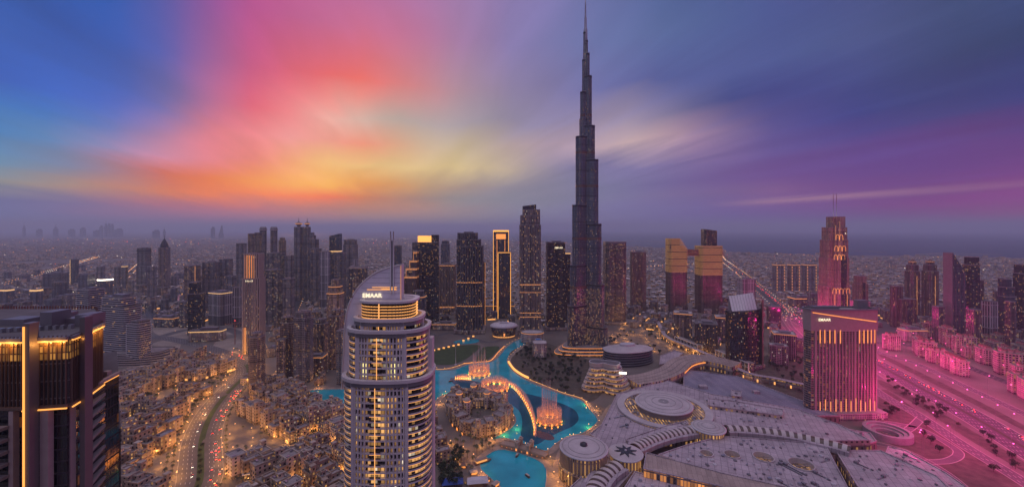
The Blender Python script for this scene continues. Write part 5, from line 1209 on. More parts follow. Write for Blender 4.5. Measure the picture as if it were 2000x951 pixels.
# ------------------------------------------------------------------ dark curved office with bright folded crown
def curved_office():
    x0, x1, yb = 1431, 1500, 722; Y = GY(yb); w = (x1-x0)*Y/F*.86; cx = XA(1464, Y); d = w*.7
    r = thing('curved_office', 'dark curved glass office with folded silver crown beside the highway', 'office', (cx, Y+d/2, 0), R(-8))
    H = ZA(606, Y)
    q = ccw([(-w/2, d*.3)]+[(-w/2+w*i/10, -d/2+d*.35*(abs(i/10-.45)/.55)**2) for i in range(11)]+[(w/2, d/2), (-w*.3, d/2)])
    b = MB(); b.prism(q, 0, H, 0, 1, top=lambda x, y: H-7+9*(x/w+.5)); b.build('tower_body', [FC['curve_glass'], M['roof_dark']], r)
    fins_mb(q, 0, H-4, 3.4, .4, .35).build('facade_fin_screen', M['dark_metal'], r)
    b = MB(); z0 = H-4
    n = 9; xs = [-w*.46+w*.78*i/n for i in range(n+1)]
    for i in range(n):
        xa, xb = xs[i], xs[i+1]; fa, fb = i/n, (i+1)/n
        za, zb = ZA(583-8*fa, Y), ZA(583-8*fb, Y)
        b.quad([(xa, -d*.42+6*abs(fa-.5), z0+5*fa), (xb, -d*.42+6*abs(fb-.5), z0+5*fb), (xb, d*.05, zb), (xa, d*.05, za)])
        b.quad([(xb, d*.1, zb), (xa, d*.1, za), (xa, d*.05, za), (xb, d*.05, zb)][::-1])
        b.quad([(xb, d*.1, z0), (xb, d*.1, zb), (xa, d*.1, za), (xa, d*.1, z0)][::1])
    b.build('folded_crown', M['silver_fold'], r)
    for i in range(n+1):
        f = i/n; b = MB(); b.tube([(xs[i], -d*.42+6*abs(f-.5)-.3, z0+5*f), (xs[i], d*.05-.3, ZA(583-8*f, Y))], .22, 4); b.build('crown_rib', M['grey_metal'], r)
    # tall side sail
    pr = [(0, 0), (14, 0), (13, H*.5), (9, H*.8), (3, H+14), (0, H+22)]
    b = MB(); xx = w/2-1
    b.quad([(xx, -d*.3+p[0]*1.6-2, p[1]) for p in pr]); b.quad([(xx+2.4, -d*.3+p[0]*1.6-2, p[1]) for p in pr][::-1])
    for i in range(6):
        a, c = pr[i], pr[(i+1) % 6]; b.quad([(xx, -d*.3+a[0]*1.6-2, a[1]), (xx+2.4, -d*.3+a[0]*1.6-2, a[1]), (xx+2.4, -d*.3+c[0]*1.6-2, c[1]), (xx, -d*.3+c[0]*1.6-2, c[1])][::-1])
    b.build('side_sail', M['bronze'], r)
    b = MB(); b.prism(offset_poly(q, 7), 0, 9, 0, 1); b.build('podium', [FC['low_dark'], M['roof']], r)
    OCC.append((cx, Y+d/2, w*.65))
M['silver_fold'] = mat('folded_silver_metal', (.62, .60, .60), .4, .3, var=.15, scale=.4)
FC['curve_glass'] = facade('curved_dark_glass_wall', (.035, .03, .035), (.02, .02, .026), 3.7, 2.4, .88, .74, .09, lcol=(1, .4, .12), ls=1.6, grough=.08, tone=.5)
curved_office()

# ------------------------------------------------------------------ oval opera hall with a white slotted roof
def drum_hall():
    Y = GY(662)+26; cx = XA(984, Y)
    r = thing('oval_hall', 'oval dark glass hall with broad white roof and dark slot', 'hall', (cx, Y, 0), R(4))
    a, bq = 34, 26; H = 27
    b = MB(); b.lathe([(a*.86, 0), (a*.94, H*.5), (a, H)], 40, sy=bq/a); b.build('glass_wall', [FC['hall']], r)
    for i in range(40):
        t = 2*math.pi*i/40; b = MB(); b.tube([(a*.87*math.cos(t), bq*.87*math.sin(t), 0), (a*1.01*math.cos(t), bq*1.01*math.sin(t), H)], .35, 4); b.build('wall_rib', M['bronze'], r)
    b = MB(); b.lathe([(a*1.0, H), (a*1.1, H+1.5), (a*1.08, H+5), (a*.92, H+8), (a*.5, H+9.4)], 40, sy=bq/a); b.build('roof_shell', M['hall_roof'], r)
    b = MB(); b.prism(rrect(22, 7, 3.2, 5), H+9.2, H+9.7); b.build('roof_slot', M['dark_metal'], r)
    b = MB(); b.ring(rrect(25, 10, 4.5, 5), rrect(22, 7, 3.2, 5), H+9.1, H+10.3); b.build('slot_rim', M['hall_roof'], r)
    for x in (-12, -2, 9):
        b = MB(); pts = [(x+4*math.cos(t), 20, H+4+6*math.sin(t)) for t in [math.pi*i/8 for i in range(9)]]; b.tube(pts, .7, 6); b.build('roof_arch', M['hall_roof'], r)
    b = MB(); b.lathe([(a*.885, 2), (a*.90, 5)], 40, sy=bq/a); b.build('foyer_glow', G['amber2'], r)
    b = MB(); b.box(0, -bq*.95, 7, 14, 4, 1.2); b.build('lit_entrance_screen', G['dim2'], r)
    OCC.append((cx, Y, 38))
M['hall_roof'] = mat('white_shell_roof', (.60, .58, .60), .5, var=.1, scale=.1); G['amber2'] = glow('foyer_amber', (1, .4, .08), .9)
FC['hall'] = facade('hall_glass_wall', (.10, .08, .075), (.03, .028, .03), 5, 2.5, .8, .85, .2, ls=.8)
drum_hall()
# ------------------------------------------------------------------ shopping mall by the lake
ZR = 22.0
def PR(px, py, z=ZR): return P(px, py, z)
def disc(name, label, px, py, rpx, z, wallr=1.0, wall='lit_wall', spot=None, rings=3, star=False, lip=1.5, wallh=None, topname='roof_disc', rm='roof_pale'):
    x, y = PR(px, py, z); rr = rpx/F*y
    r = thing(name, label, 'roof drum', (x, y, 0))
    b = MB(); b.lathe([(rr*wallr, 0 if wallh is None else z-wallh), (rr*wallr, z-1)], 48, smooth=False); b.build('drum_wall', [FC[wall] if wall in FC else M[wall]], r)
    b = MB(); b.lathe([(rr*.98, z-1.6), (rr+lip*.4, z-1.2), (rr+lip*.4, z), (rr*.985, z+.3)], 56); b.build('disc_rim', M['white'], r)
    b = MB(); b.lathe([(rr*.985, z+.3), (rr*.6, z+1.3), (rr*.25, z+2.0), (.05, z+2.3)], 56); b.build(topname, M[rm], r)
    for i in range(rings):
        f = .9-.24*i; b = MB(); zz = z+.3+(1-f)*2.4
        b.lathe([(rr*f, zz), (rr*f, zz+.35), (rr*f-.5, zz+.35), (rr*f-.5, zz)], 48); b.build('roof_seam_ring', M['concrete'], r)
    if star:
        b = MB(); pts = []
        for i in range(16):
            a = math.pi*i/8; q = rr*(.68 if i % 2 == 0 else .3); pts.append((q*math.cos(a), q*math.sin(a)))
        b.prism(pts, z+2.0, z+2.6); b.build('star_skylight', M['dark_metal'], r)
        b = MB(); b.lathe([(1.4, z+2.5), (1.2, z+3.4), (.1, z+3.8)], 12); b.build('star_boss', M['white'], r)
    if spot:
        b = MB(); b.lathe([(rr*.16, z+1.9), (rr*.15, z+4), (rr*.06, z+5.5), (.1, z+6)], 16); b.build('roof_lantern', M['dark_metal'], r)
    OCC.append((x, y, rr))
    return r, x, y, rr
FC['lit_wall'] = facade('warm_lit_drum_wall', (.42, .31, .23), (.09, .06, .04), 14, 4.2, .45, .92, .9, ls=1.0, cool=0)
FC['mall_wall'] = facade('mall_stone_wall', (.40, .31, .26), (.05, .04, .04), 11, 7, .4, .5, .35, ls=1.2, cool=0)
def mall_mass(label, pts, h, z0=0, mt='mall_roof', wall='mall_wall', name='mall_block', vents=0, cat='mall', wells=()):
    q = ccw([PR(a, b_, h) for a, b_ in pts]); cx = sum(p[0] for p in q)/len(q); cy_ = sum(p[1] for p in q)/len(q)
    r = thing(name, label, cat, (cx, cy_, 0)); q = [(p[0]-cx, p[1]-cy_) for p in q]
    b = MB(); b.prism(q, z0, h, 0, 1, cap=not wells)
    if wells:
        loops = [[Vector((p_[0], p_[1], 0)) for p_ in q]]+[[Vector((p_[0], p_[1], 0)) for p_ in ell(hr, hr, 30, hx-cx, hy-cy_)][::-1] for hx, hy, hr in wells]
        fl = [v_ for lp in loops for v_ in lp]
        for tri in tessellate_polygon(loops):
            a_, b_, c_ = [fl[i_] for i_ in tri]
            if (b_-a_).cross(c_-a_).z < 0: b_, c_ = c_, b_
            b.quad([(v_.x, v_.y, h) for v_ in (a_, b_, c_)], None, 1)
    b.build('roofed_mass', [FC[wall], M[mt]], r)
    b = MB(); b.ring(offset_poly(q, .35), offset_poly(q, -.7), h+.003, h+1.2); b.build('parapet', M['mall_roof'], r)
    x0, x1 = min(p[0] for p in q), max(p[0] for p in q); y0, y1 = min(p[1] for p in q), max(p[1] for p in q); k = 0; tr = 0; ins = offset_poly(q, -5)
    proto = None
    while k < vents and tr < vents*20:
        tr += 1; x, y = random.uniform(x0, x1), random.uniform(y0, y1)
        gx, gy = round(x/9)*9+random.uniform(-.6, .6), round(y/9)*9+random.uniform(-.6, .6)
        if not inside((gx, gy), ins): continue
        if any(math.hypot(gx+cx-hx, gy+cy_-hy) < hr+4 for hx, hy, hr in HOLES): continue
        if proto is None or random.random() < .3:
            b = MB(); w = random.choice((1.6, 2.2, 3.0)); hh = random.uniform(.9, 2.2); b.box(0, 0, 0, hh, w, w*random.uniform(.6, 1.6)); b.box(0, 0, hh+.003, hh+.3, w*.5, w*.5); proto = b.build('roof_vent', random.choice([M['steel'], M['grey_metal'], M['white']]), r, (gx, gy, h+.003))
        else: copy_part(proto, r, (gx, gy, h+.003), random.choice((0, R(90))))
        k += 1
    tr = 0; kd = 0
    while kd < vents//14 and tr < 200:
        tr += 1; x, y = random.uniform(x0, x1), random.uniform(y0, y1); l = random.uniform(10, 24); a = random.choice((R(24), R(114)))
        e = [(x+math.cos(a)*l*f, y+math.sin(a)*l*f) for f in (-.5, 0, .5)]
        if not all(inside(p_, ins) for p_ in e) or any(math.hypot(p_[0]+cx-hx, p_[1]+cy_-hy) < hr+4 for p_ in e for hx, hy, hr in HOLES): continue
        b = MB(); b.box(x, y, h+.25, h+1.2, l, 1.3, a); b.build('roof_duct', random.choice([M['steel'], M['grey_metal']]), r)
        b = MB(); b.box(x+math.cos(a)*l*.5, y+math.sin(a)*l*.5, h+.003, h+2.6, 4, 3.2, a); b.build('air_handler', M['grey_metal'], r); kd += 1
    n = max(1, len(q))
    OCC.extend([(cx+p[0], cy_+p[1], 16) for p in q]); OCC.append((cx, cy_, min(x1-x0, y1-y0)*.55))
    return r, cx, cy_, q
HOLES = []
FC['terrace'] = facade('lit_terrace_glazing', (.25, .17, .12), (.09, .06, .04), 4.6, 2.0, .8, .85, .55, ls=1.5, cool=0)
for (px, py, rp) in ((1380, 881, 12.5), (1430, 883, 15), (1491, 888, 19), (1565, 902, 23)):
    x, y = PR(px, py); HOLES.append((x, y, rp/F*y*.92))
def mall():
    mall_mass('long mall roof wing with scattered vents behind the big disc roof', [(1205, 770), (1300, 742), (1390, 770), (1560, 800), (1640, 830), (1700, 860), (1560, 862), (1430, 838), (1340, 850), (1250, 852), (1190, 900), (1150, 880)], 17, vents=95)
    mall_mass('pale mall roof around the row of four round light wells', [(1286, 888), (1345, 868), (1410, 852), (1500, 858), (1612, 868), (1655, 951), (1700, 1030), (1560, 990), (1420, 930)], 19.0, vents=110, wells=HOLES)
    mall_mass('beige flat roof band crossing the front of the mall', [(1262, 884), (1412, 924), (1600, 966), (1760, 1010), (1740, 1060), (1580, 1005), (1408, 950), (1257, 915)], 26, vents=0, mt='roof_beige', wall='clerestory')
    mall_mass('mall roof at the bottom edge in front of the beige band', [(1240, 921), (1400, 962), (1560, 1010), (1540, 1090), (1200, 1060), (1215, 960)], 17, vents=70)
    mall_mass('mall roof wing right of the light wells with long slots', [(1632, 880), (1720, 880), (1830, 930), (1900, 1000), (1760, 1010), (1675, 950)], 17, vents=30)
    mall_mass('small mall roof between star disc and lakeside drum', [(1165, 905), (1210, 895), (1250, 905), (1200, 960), (1140, 1000), (1105, 960)], 15, vents=40)
    mall_mass('low service wing with pale roof between the wide hotel and the slip roads', [(1655, 838), (1700, 846), (1712, 862), (1690, 868), (1650, 858)], 12, vents=8)
    mall_mass('long curved roof strip at the right end of the mall beside the frontage road', [(1735, 872), (1770, 880), (1850, 925), (1935, 985), (1900, 1000), (1830, 935), (1765, 898), (1730, 885)], 13, vents=14)
    x, y = P(1733, 850); r = thing('spiral_ramp', 'round concrete spiral ramp below the wide hotel', 'ramp', (x, y, 0))
    for i in range(3):
        b = MB(); b.ring(ell(27-i*5, 27-i*5, 40), ell(22.5-i*5, 22.5-i*5, 40), 0 if i == 0 else .2, 9-i*2.5); b.build('ramp_ring', M['concrete'], r)
    OCC.append((x, y, 30))
    # light wells: raised curb with a dark floor well below
    for i, (x, y, rr) in enumerate(HOLES):
        l = ('smallest round light well, first from the left in the mall roof row', 'second round light well from the left in the mall roof', 'third and wider round light well in the mall roof', 'largest round light well at the right of the row')[i]
        r = thing('light_well', l, 'skylight', (x, y, 19))
        b = MB(); b.lathe([(rr+.9, .003), (rr+.9, 1.3), (rr-.05, 1.3), (rr-.05, -9)], 36, smooth=False); b.build('curb_wall', M['roof_pale'], r)
        b = MB(); b.prism(ell(rr, rr, 36), -9.2, -9); b.build('well_floor', M['well'], r)
        b = MB(); b.lathe([(rr-.1, -7.5), (rr-.1, -5.2)], 36); b.build('lit_gallery', FC['terrace'], r)
        for k in (-1, 0, 1):
            b = MB(); b.box(0, k*rr*.45, -1.2, -.8, 2*math.sqrt(max(.1, rr*rr-(k*rr*.45)**2))-.1, .35); b.build('cross_beam', M['mall_roof'], r)
    # big drum with its terrace ring
    x, y = PR(1296, 787, 27); r = thing('ring_terrace_roof', 'broad raised ring terrace encircling the largest roof disc', 'roof terrace', (x, y, 0))
    ro = 86/F*y; b = MB(); n = 64
    b.lathe([(ro, 0), (ro, 18), (ro-.2, 18.3)], n, smooth=False); b.build('ring_wall', [FC['lit_wall']], r)
    b = MB(); o_, i_ = ell(ro+1.5, ro+1.5, n), ell(ro*.86, ro*.86, n); b.ring(o_, i_, 18.3, 20.5); b.build('ring_roof', M['roof_pale'], r)
    b = MB(); b.lathe([(ro*.86, 17.2), (.1, 17.3)], n); b.build('terrace_floor', M['roof_dark'], r)
    b = MB(); b.lathe([(ro+.1, 3.0), (ro+.3, 6)], n); b.build('shop_glow', G['amber2'], r)
    for i in range(40):
        a = random.uniform(0, 6.283); rr = ro*random.uniform(.66, .82); b = MB(); b.box(rr*math.cos(a), rr*math.sin(a), 17.3, 17.3+random.uniform(1.5, 4), random.uniform(2, 5), random.uniform(2, 4), a); b.build('roof_unit', random.choice([M['steel'], M['grey_metal'], M['roof_dark']]), r)
    OCC.append((x, y, ro+5))
    disc('largest_roof_disc', 'largest low round disc roof of the mall', 1296, 786, 53, 27, .97, 'grey_metal', rings=4)
    r, x, y, rr = disc('lakeside_drum', 'tall round drum with orange lit ribs standing on the lake edge', 1140, 872, 46, 34, .97, 'lit_wall', spot=True, rings=2)
    for i in range(44):
        a = math.pi*(.75+1.1*i/44); b = MB(); b.box(rr*1.0*math.cos(a), rr*1.0*math.sin(a), 0, 32, 1.0, .7, a); b.build('drum_pier', M['beige'], r)
    b = MB(); b.lathe([(rr*1.06, 0), (rr*1.06, 16), (rr*1.0, 16.2)], 40, smooth=False); b.build('drum_skirt', FC['lit_wall'], r)
    disc('star_disc', 'round disc roof with dark eight pointed star', 1222, 883, 32.5, 27, .9, 'lit_wall', star=True, rings=0)
    disc('small_roof_disc', 'round disc roof with concentric rings where ribbed arcades meet', 1384, 833, 30.5, 26, .9, 'lit_wall', rings=3)
    # ribbed barrel arcades
    def arcade(label, pts, w, z, nr):
        p = smooth_path([PR(a, b_, z) for a, b_ in pts], 8); cx, cy_ = p[len(p)//2]
        r = thing('ribbed_arcade', label, 'arcade roof', (cx, cy_, 0)); p = [(a-cx, b_-cy_) for a, b_ in p]
        step = path_len(p)/nr; b = MB()
        L0 = offset_path(p, w/2); R0 = offset_path(p, -w/2)
        prof = [(math.cos(math.pi*i/8), math.sin(math.pi*i/8)) for i in range(9)]
        # glass vault
        for i in range(len(p)-1):
            for k in range(8):
                f0, f1 = (1-prof[k][0])/2, (1-prof[k+1][0])/2
                A_ = lambda j, f, h: (R0[j][0]+(L0[j][0]-R0[j][0])*f, R0[j][1]+(L0[j][1]-R0[j][1])*f, z-2+h*5.0)
                b.quad([A_(i, f0, prof[k][1]), A_(i+1, f0, prof[k][1]), A_(i+1, f1, prof[k+1][1]), A_(i, f1, prof[k+1][1])])
        b.build('glass_vault', M['vault_glass'], r)
        for side, pp in (('a', offset_path(p, w/2+2)), ('b', offset_path(p, -w/2-2))):
            b = MB(); b.ribbon(pp, 4.5, z-.4); q = offset_path(pp, 2.25), offset_path(pp, -2.25)
            for i in range(len(p)-1):
                for e, sgn_ in ((q[0], 1), (q[1], -1)):
                    f_ = [(*e[i], z-6), (*e[i+1], z-6), (*e[i+1], z-.4), (*e[i], z-.4)]; b.quad(f_ if sgn_ < 0 else f_[::-1])
            b.build('gutter_walk', M['mall_roof'], r)
        for (x, y, h) in walk(p, step, step/2):
            b = MB(); nx, ny = -math.sin(h), math.cos(h)
            path = [(x+nx*w/2*-c*1.04, y+ny*w/2*-c*1.04, z-2.2+s*5.6) for c, s in prof]
            wd = step*.27
            for (a, c2) in zip(path, path[1:]):
                tx, ty = math.cos(h)*wd, math.sin(h)*wd
                b.quad([(a[0]-tx, a[1]-ty, a[2]), (a[0]+tx, a[1]+ty, a[2]), (c2[0]+tx, c2[1]+ty, c2[2]), (c2[0]-tx, c2[1]-ty, c2[2])])
                b.quad([(a[0]-tx, a[1]-ty, a[2]-.6), (a[0]-tx, a[1]-ty, a[2]), (c2[0]-tx, c2[1]-ty, c2[2]), (c2[0]-tx, c2[1]-ty, c2[2]-.6)]); b.quad([(a[0]+tx, a[1]+ty, a[2]-.6), (a[0]+tx, a[1]+ty, a[2]), (c2[0]+tx, c2[1]+ty, c2[2]), (c2[0]+tx, c2[1]+ty, c2[2]-.6)][::-1])
            b.build('vault_rib', M['rib'], r)
        OCC.extend([(x+cx, y+cy_, w*.6) for x, y, h in walk(p, w*.8)])
    arcade('ribbed arcade roof curving between the star disc and the ringed disc', [(1240, 872), (1270, 858), (1310, 846), (1355, 838)], 16, 22, 14)
    arcade('long ribbed arcade roof running right from the ringed disc', [(1418, 835), (1470, 838), (1540, 847), (1610, 862), (1660, 876)], 15, 22, 15)
    arcade('ribbed arcade roof curving down from the star disc to the bottom edge', [(1208, 905), (1185, 920), (1165, 945), (1150, 985)], 19, 22, 9)
    # parking deck, with bays marked
    r, cx, cy_, q = mall_mass('lavender parking deck with faded bay lines behind the discs', [(1336, 722), (1440, 735), (1560, 780), (1640, 812), (1560, 812), (1480, 790), (1380, 782), (1335, 760)], 12, vents=0, mt='deck', name='parking_deck', cat='parking deck')
    b = MB(); ins = offset_poly(q, -4)
    for gx in range(-200, 200, 17):
        for gy in range(-120, 120, 5):
            if inside((gx, gy), ins) and inside((gx+6, gy), ins): b.box(gx, gy, 12.01, 12.03, 8, .25)
    b.build('bay_marking', M['line'], r)
    b = MB(); b.box(-60, 30, 12.02, 17, 14, 9); b.build('stair_house', M['mall_roof'], r); b = MB(); b.box(20, 8, 12.02, 16, 10, 8); b.build('stair_house', M['mall_roof'], r)
    mall_mass('stepped row of pale plant rooms along the parking deck edge', [(1382, 778), (1430, 783), (1530, 800), (1528, 812), (1430, 798), (1384, 792)], 21, vents=10, name='plant_row')
    mall_mass('small pale plant block behind the small ringed disc', [(1428, 762), (1448, 765), (1447, 775), (1428, 773)], 19, vents=2, name='plant_block')
    # curving beige link roof behind
    p = smooth_path([PR(a, b_, 20) for a, b_ in ((1232, 742), (1275, 735), (1310, 722), (1335, 704), (1375, 698), (1440, 712))], 6)
    cx, cy_ = p[15]; p = [(a-cx, b_-cy_) for a, b_ in p]; r = thing('curved_mall_link', 'S curved beige mall roof snaking behind the largest disc', 'mall', (cx, cy_, 0))
    A_, B_ = offset_path(p, 22), offset_path(p, -22); b = MB(); b.prism(ccw(A_+B_[::-1]), 0, 20, 0, 1); b.build('roofed_mass', [FC['mall_wall'], M['roof_beige']], r)
    for off in (-13, -2, 9):
        b = MB(); b.ribbon(offset_path(p, off), 1.2, 20.15); b.build('roof_seam', M['roof_dark'], r)
    b = MB(); e = offset_path(p, -22.4)
    for i in range(len(e)-1):
        if 12 < i < 24: b.quad([(*e[i], 15), (*e[i+1], 15), (*e[i+1], 17.5), (*e[i], 17.5)])
    b.build('lit_eave', G['amber'], r)
    OCC.extend([(x+cx, y+cy_, 26) for x, y, h in walk(p, 25)])
    mall_mass('pale triangular canopy roof at the end of the curved link', [(1290, 695), (1318, 684), (1334, 690), (1312, 708), (1288, 712)], 15, name='canopy_block')
    mall_mass('long brown flat roof ramp between the lakeside drum and largest disc', [(1168, 842), (1225, 800), (1262, 812), (1205, 858)], 12, mt='ramp_roof', name='ramp_roof')
    mall_mass('narrow rooftop walkway beside the brown ramp roof', [(1152, 848), (1216, 796), (1224, 800), (1162, 854)], 14, vents=8, name='roof_walkway'); mall_mass('long grey louvred roof in front of the largest disc', [(1222, 858), (1300, 832), (1340, 822), (1345, 828), (1300, 840), (1232, 866)], 20, vents=6, name='louvred_roof')
    # terraced balcony building, kidney shaped floors
    Y = GY(772); cx, cy_ = XA(1186, Y), Y+22; r = thing('terraced_restaurants', 'curvy terraced building with stacked lit kidney shaped balconies by the lake', 'building', (cx, cy_, 0), R(-18))
    for i in range(6):
        s = 1.18-.085*i; z = i*7.2
        q = smooth_path([(-34*s, -3), (-30*s, -16*s), (-14*s, -18*s), (-2, -11*s), (10*s, -17*s), (28*s, -16*s), (38*s, 0), (36*s, 18), (0, 22), (-28*s, 14)], 5, True)
        b = MB(); b.prism(q, z+4.6, z+7.2, 0, 0, bottom=True); b.build('terrace_slab', M['white'], r)
        b = MB(); b.prism(offset_poly(q, -3.2), z, z+4.6, 0, 0, cap=False); b.build('lit_glazing', FC['terrace'], r)
        b = MB(); b.ring(offset_poly(q, -.4), offset_poly(q, -1.0), z+4.2, z+4.55); b.build('soffit_light', G['amber2'], r)
        b = MB(); b.ring(offset_poly(q, -.1), offset_poly(q, -.3), z+7.2, z+8.3); b.build('glass_rail', M['glass_rail'], r)
    q = smooth_path([(-26, -3), (-22, -11), (-10, -12), (-1, -6), (10, -11), (22, -10), (27, 2), (20, 10), (-18, 9)], 5, True)
    b = MB(); b.prism(q, 43, 51, 0, 1); b.build('roof_pavilion', [M['pale_stone'], M['roof_dark']], r); b = MB(); b.ring(offset_poly(q, .8), offset_poly(q, -.4), 50.5, 51.8); b.build('pavilion_rim', M['white'], r)
    sgnbox = MB(); sgnbox.box(33, -19, 40, 43, 12, .5, R(8)); sgnbox.build('lit_roof_sign', G['white'], r)
    OCC.append((cx, cy_, 45))
    # oval office of stacked slabs
    Y = GY(716); cx, cy_ = XA(1234, Y), Y+30; r = thing('oval_slab_building', 'low lens shaped building of stacked dark bands with pale domed roof', 'building', (cx, cy_, 0), R(6))
    for i in range(6):
        q = [(58*math.copysign(abs(math.cos(t))**1.0, math.cos(t)), 34*math.sin(t)) for t in [2*math.pi*k/40 for k in range(40)]]
        q = [(p[0]*(1-.012*i)+.25*p[1], p[1]*(1-.012*i)) for p in q]
        b = MB(); b.prism(q, i*5+3.2, i*5+5, 0, 0, bottom=True); b.build('floor_band', M['white'] if i == 5 else M['grey_metal'], r)
        b = MB(); b.prism(offset_poly(q, -1.4), i*5, i*5+3.2, cap=False); b.build('dark_glazing', M['glass'], r)
    b = MB(); b.lathe([(56, 30), (48, 32), (28, 35), (.1, 36.5)], 40, sy=.58); b.build('domed_roof', M['roof_pale'], r)
    b = MB(); b.prism(ell(17, 10, 28, 0, 3), 33, 40, 0, 0); b.build('roof_lantern', M['white'], r)
    OCC.append((cx-20, cy_, 38)); OCC.append((cx+20, cy_, 38))
M['well'] = mat('well_glass', (.022, .018, .022), .3); M['vault_glass'] = mat('vault_glass', (.11, .07, .05), .3, var=.3, scale=.4); M['rib'] = mat('vault_rib_white', (.56, .49, .45), .7, var=.1)
M['roof_beige'] = panels('beige_roof_sheet', (.38, .295, .245), 5, 40, 16, .3); M['deck'] = panels('parking_deck_floor', (.21, .20, .25), 17, 40, -20, .3); FC['clerestory'] = facade('lit_clerestory_wall', (.30, .22, .18), (.05, .04, .04), 8, 3.4, .8, .8, .9, lcol=(1, .36, .08), ls=1.2, cool=0); M['ramp_roof'] = mat('brown_ramp_roof', (.20, .16, .14), .9, var=.2, scale=.08)
mall()

# ------------------------------------------------------------------ island hotel round its courtyard
def island_hotel():
    Y0 = P(938, 822)[1]; cx, cy_ = P(938, 822)
    r = thing('island_palace', 'beige ring shaped palace with domed turrets around two green courts on the lake island', 'hotel', (cx, cy_, 0))
    ring_px = [(868, 800), (880, 782), (905, 775), (935, 778), (965, 786), (990, 802), (1002, 820), (992, 838), (968, 852), (935, 858), (905, 850), (885, 832)]
    q = [(a-cx, b-cy_) for a, b in smooth_path([P(*p) for p in ring_px], 1, True)]; q = ccw(q)
    n = len(q); rnd = random.Random(3)
    for i in range(n):
        a, c = q[i], q[(i+1) % n]; l = math.dist(a, c); h = math.atan2(c[1]-a[1], c[0]-a[0]); mx, my = (a[0]+c[0])/2, (a[1]+c[1])/2
        nx, ny = -math.sin(h), math.cos(h); k = max(2, int(l/11))
        for j in range(k):
            f = (j+.5)/k; hh = rnd.choice((15, 18.5, 18.5, 22)); dp = rnd.uniform(14, 20)
            x, y = a[0]+(c[0]-a[0])*f+nx*dp/2, a[1]+(c[1]-a[1])*f+ny*dp/2; x += nx*rnd.uniform(-2, 2); y += ny*rnd.uniform(-2, 2)
            b = MB(); b.box(x, y, 0, hh, l/k*1.02, dp, h+.0, 0, 1); b.build('wing_block', [FC[rnd.choice(('town', 'town2', 'town3'))], M['roof']], r)
            b = MB(); w_ = rect(l/k, dp, h, x, y); b.ring(offset_poly(w_, .3), offset_poly(w_, -.4), hh+.002, hh+1.3); b.build('parapet', M['beige'], r)
            if rnd.random() < .55:
                b = MB(); b.box(x+rnd.uniform(-2, 2), y+rnd.uniform(-3, 3), hh, hh+rnd.uniform(3, 5.5), rnd.uniform(4, 7), rnd.uniform(4, 7), h); b.build('roof_room', [FC['town'], M['roof']], r)
            if j == 0 and i % 2 == 0:
                b = MB(); b.box(a[0]+nx*4, a[1]+ny*4, 0, hh+8, 6.5, 6.5, h); b.build('corner_turret', [FC['town3'], M['roof']], r)
    # cross wing and dome towers
    for (px, py, hh) in ((925, 775, 27), (897, 790, 26), (951, 789, 26), (912, 806, 26)):
        x, y = P(px, py+8, 0); x -= cx; y -= cy_
        b = MB(); b.prism(ell(5, 5, 12, x, y), 0, hh, 0, 1); b.build('dome_tower', [FC['town3'], M['roof']], r)
        b = MB(); b.lathe([(5.4, hh), (5.4, hh+1), (4.4, hh+2.4), (2.5, hh+4), (.3, hh+5.2)], 14, x, y); b.build('dome', M['cream'], r)
        b = MB(); b.lathe([(5.5, hh-1.2), (5.6, hh-.4)], 14, x, y); b.build('dome_light_ring', G['amber'], r)
    for pa, pb in (((925, 782), (912, 812)), ((897, 796), (951, 795))):
        a, c = P(*pa), P(*pb); h = math.atan2(c[1]-a[1], c[0]-a[0]); b = MB(); b.box((a[0]+c[0])/2-cx, (a[1]+c[1])/2-cy_, 0, 14, math.dist(a, c), 9, h); b.build('cross_wing', [FC['town'], M['roof']], r)
    for i in range(16):
        a = q[(i*3) % n]; c = q[(i*3+1) % n]; f = (i*.37) % 1; nx, ny = c[1]-a[1], -(c[0]-a[0]); l = math.hypot(nx, ny)
        b = MB(); b.box(a[0]+(c[0]-a[0])*f+nx/l*1.2, a[1]+(c[1]-a[1])*f+ny/l*1.2, .5, 4.0, 3, .4, math.atan2(c[1]-a[1], c[0]-a[0])); b.build('lit_arcade_arch', G['amber'], r)
    for (px, py) in ((900, 800), (930, 805), (885, 820), (950, 820), (970, 830), (920, 835), (985, 815), (910, 785), (945, 785)):
        x, y = P(px, py); OCC.append((x, y, 30))
island_hotel()
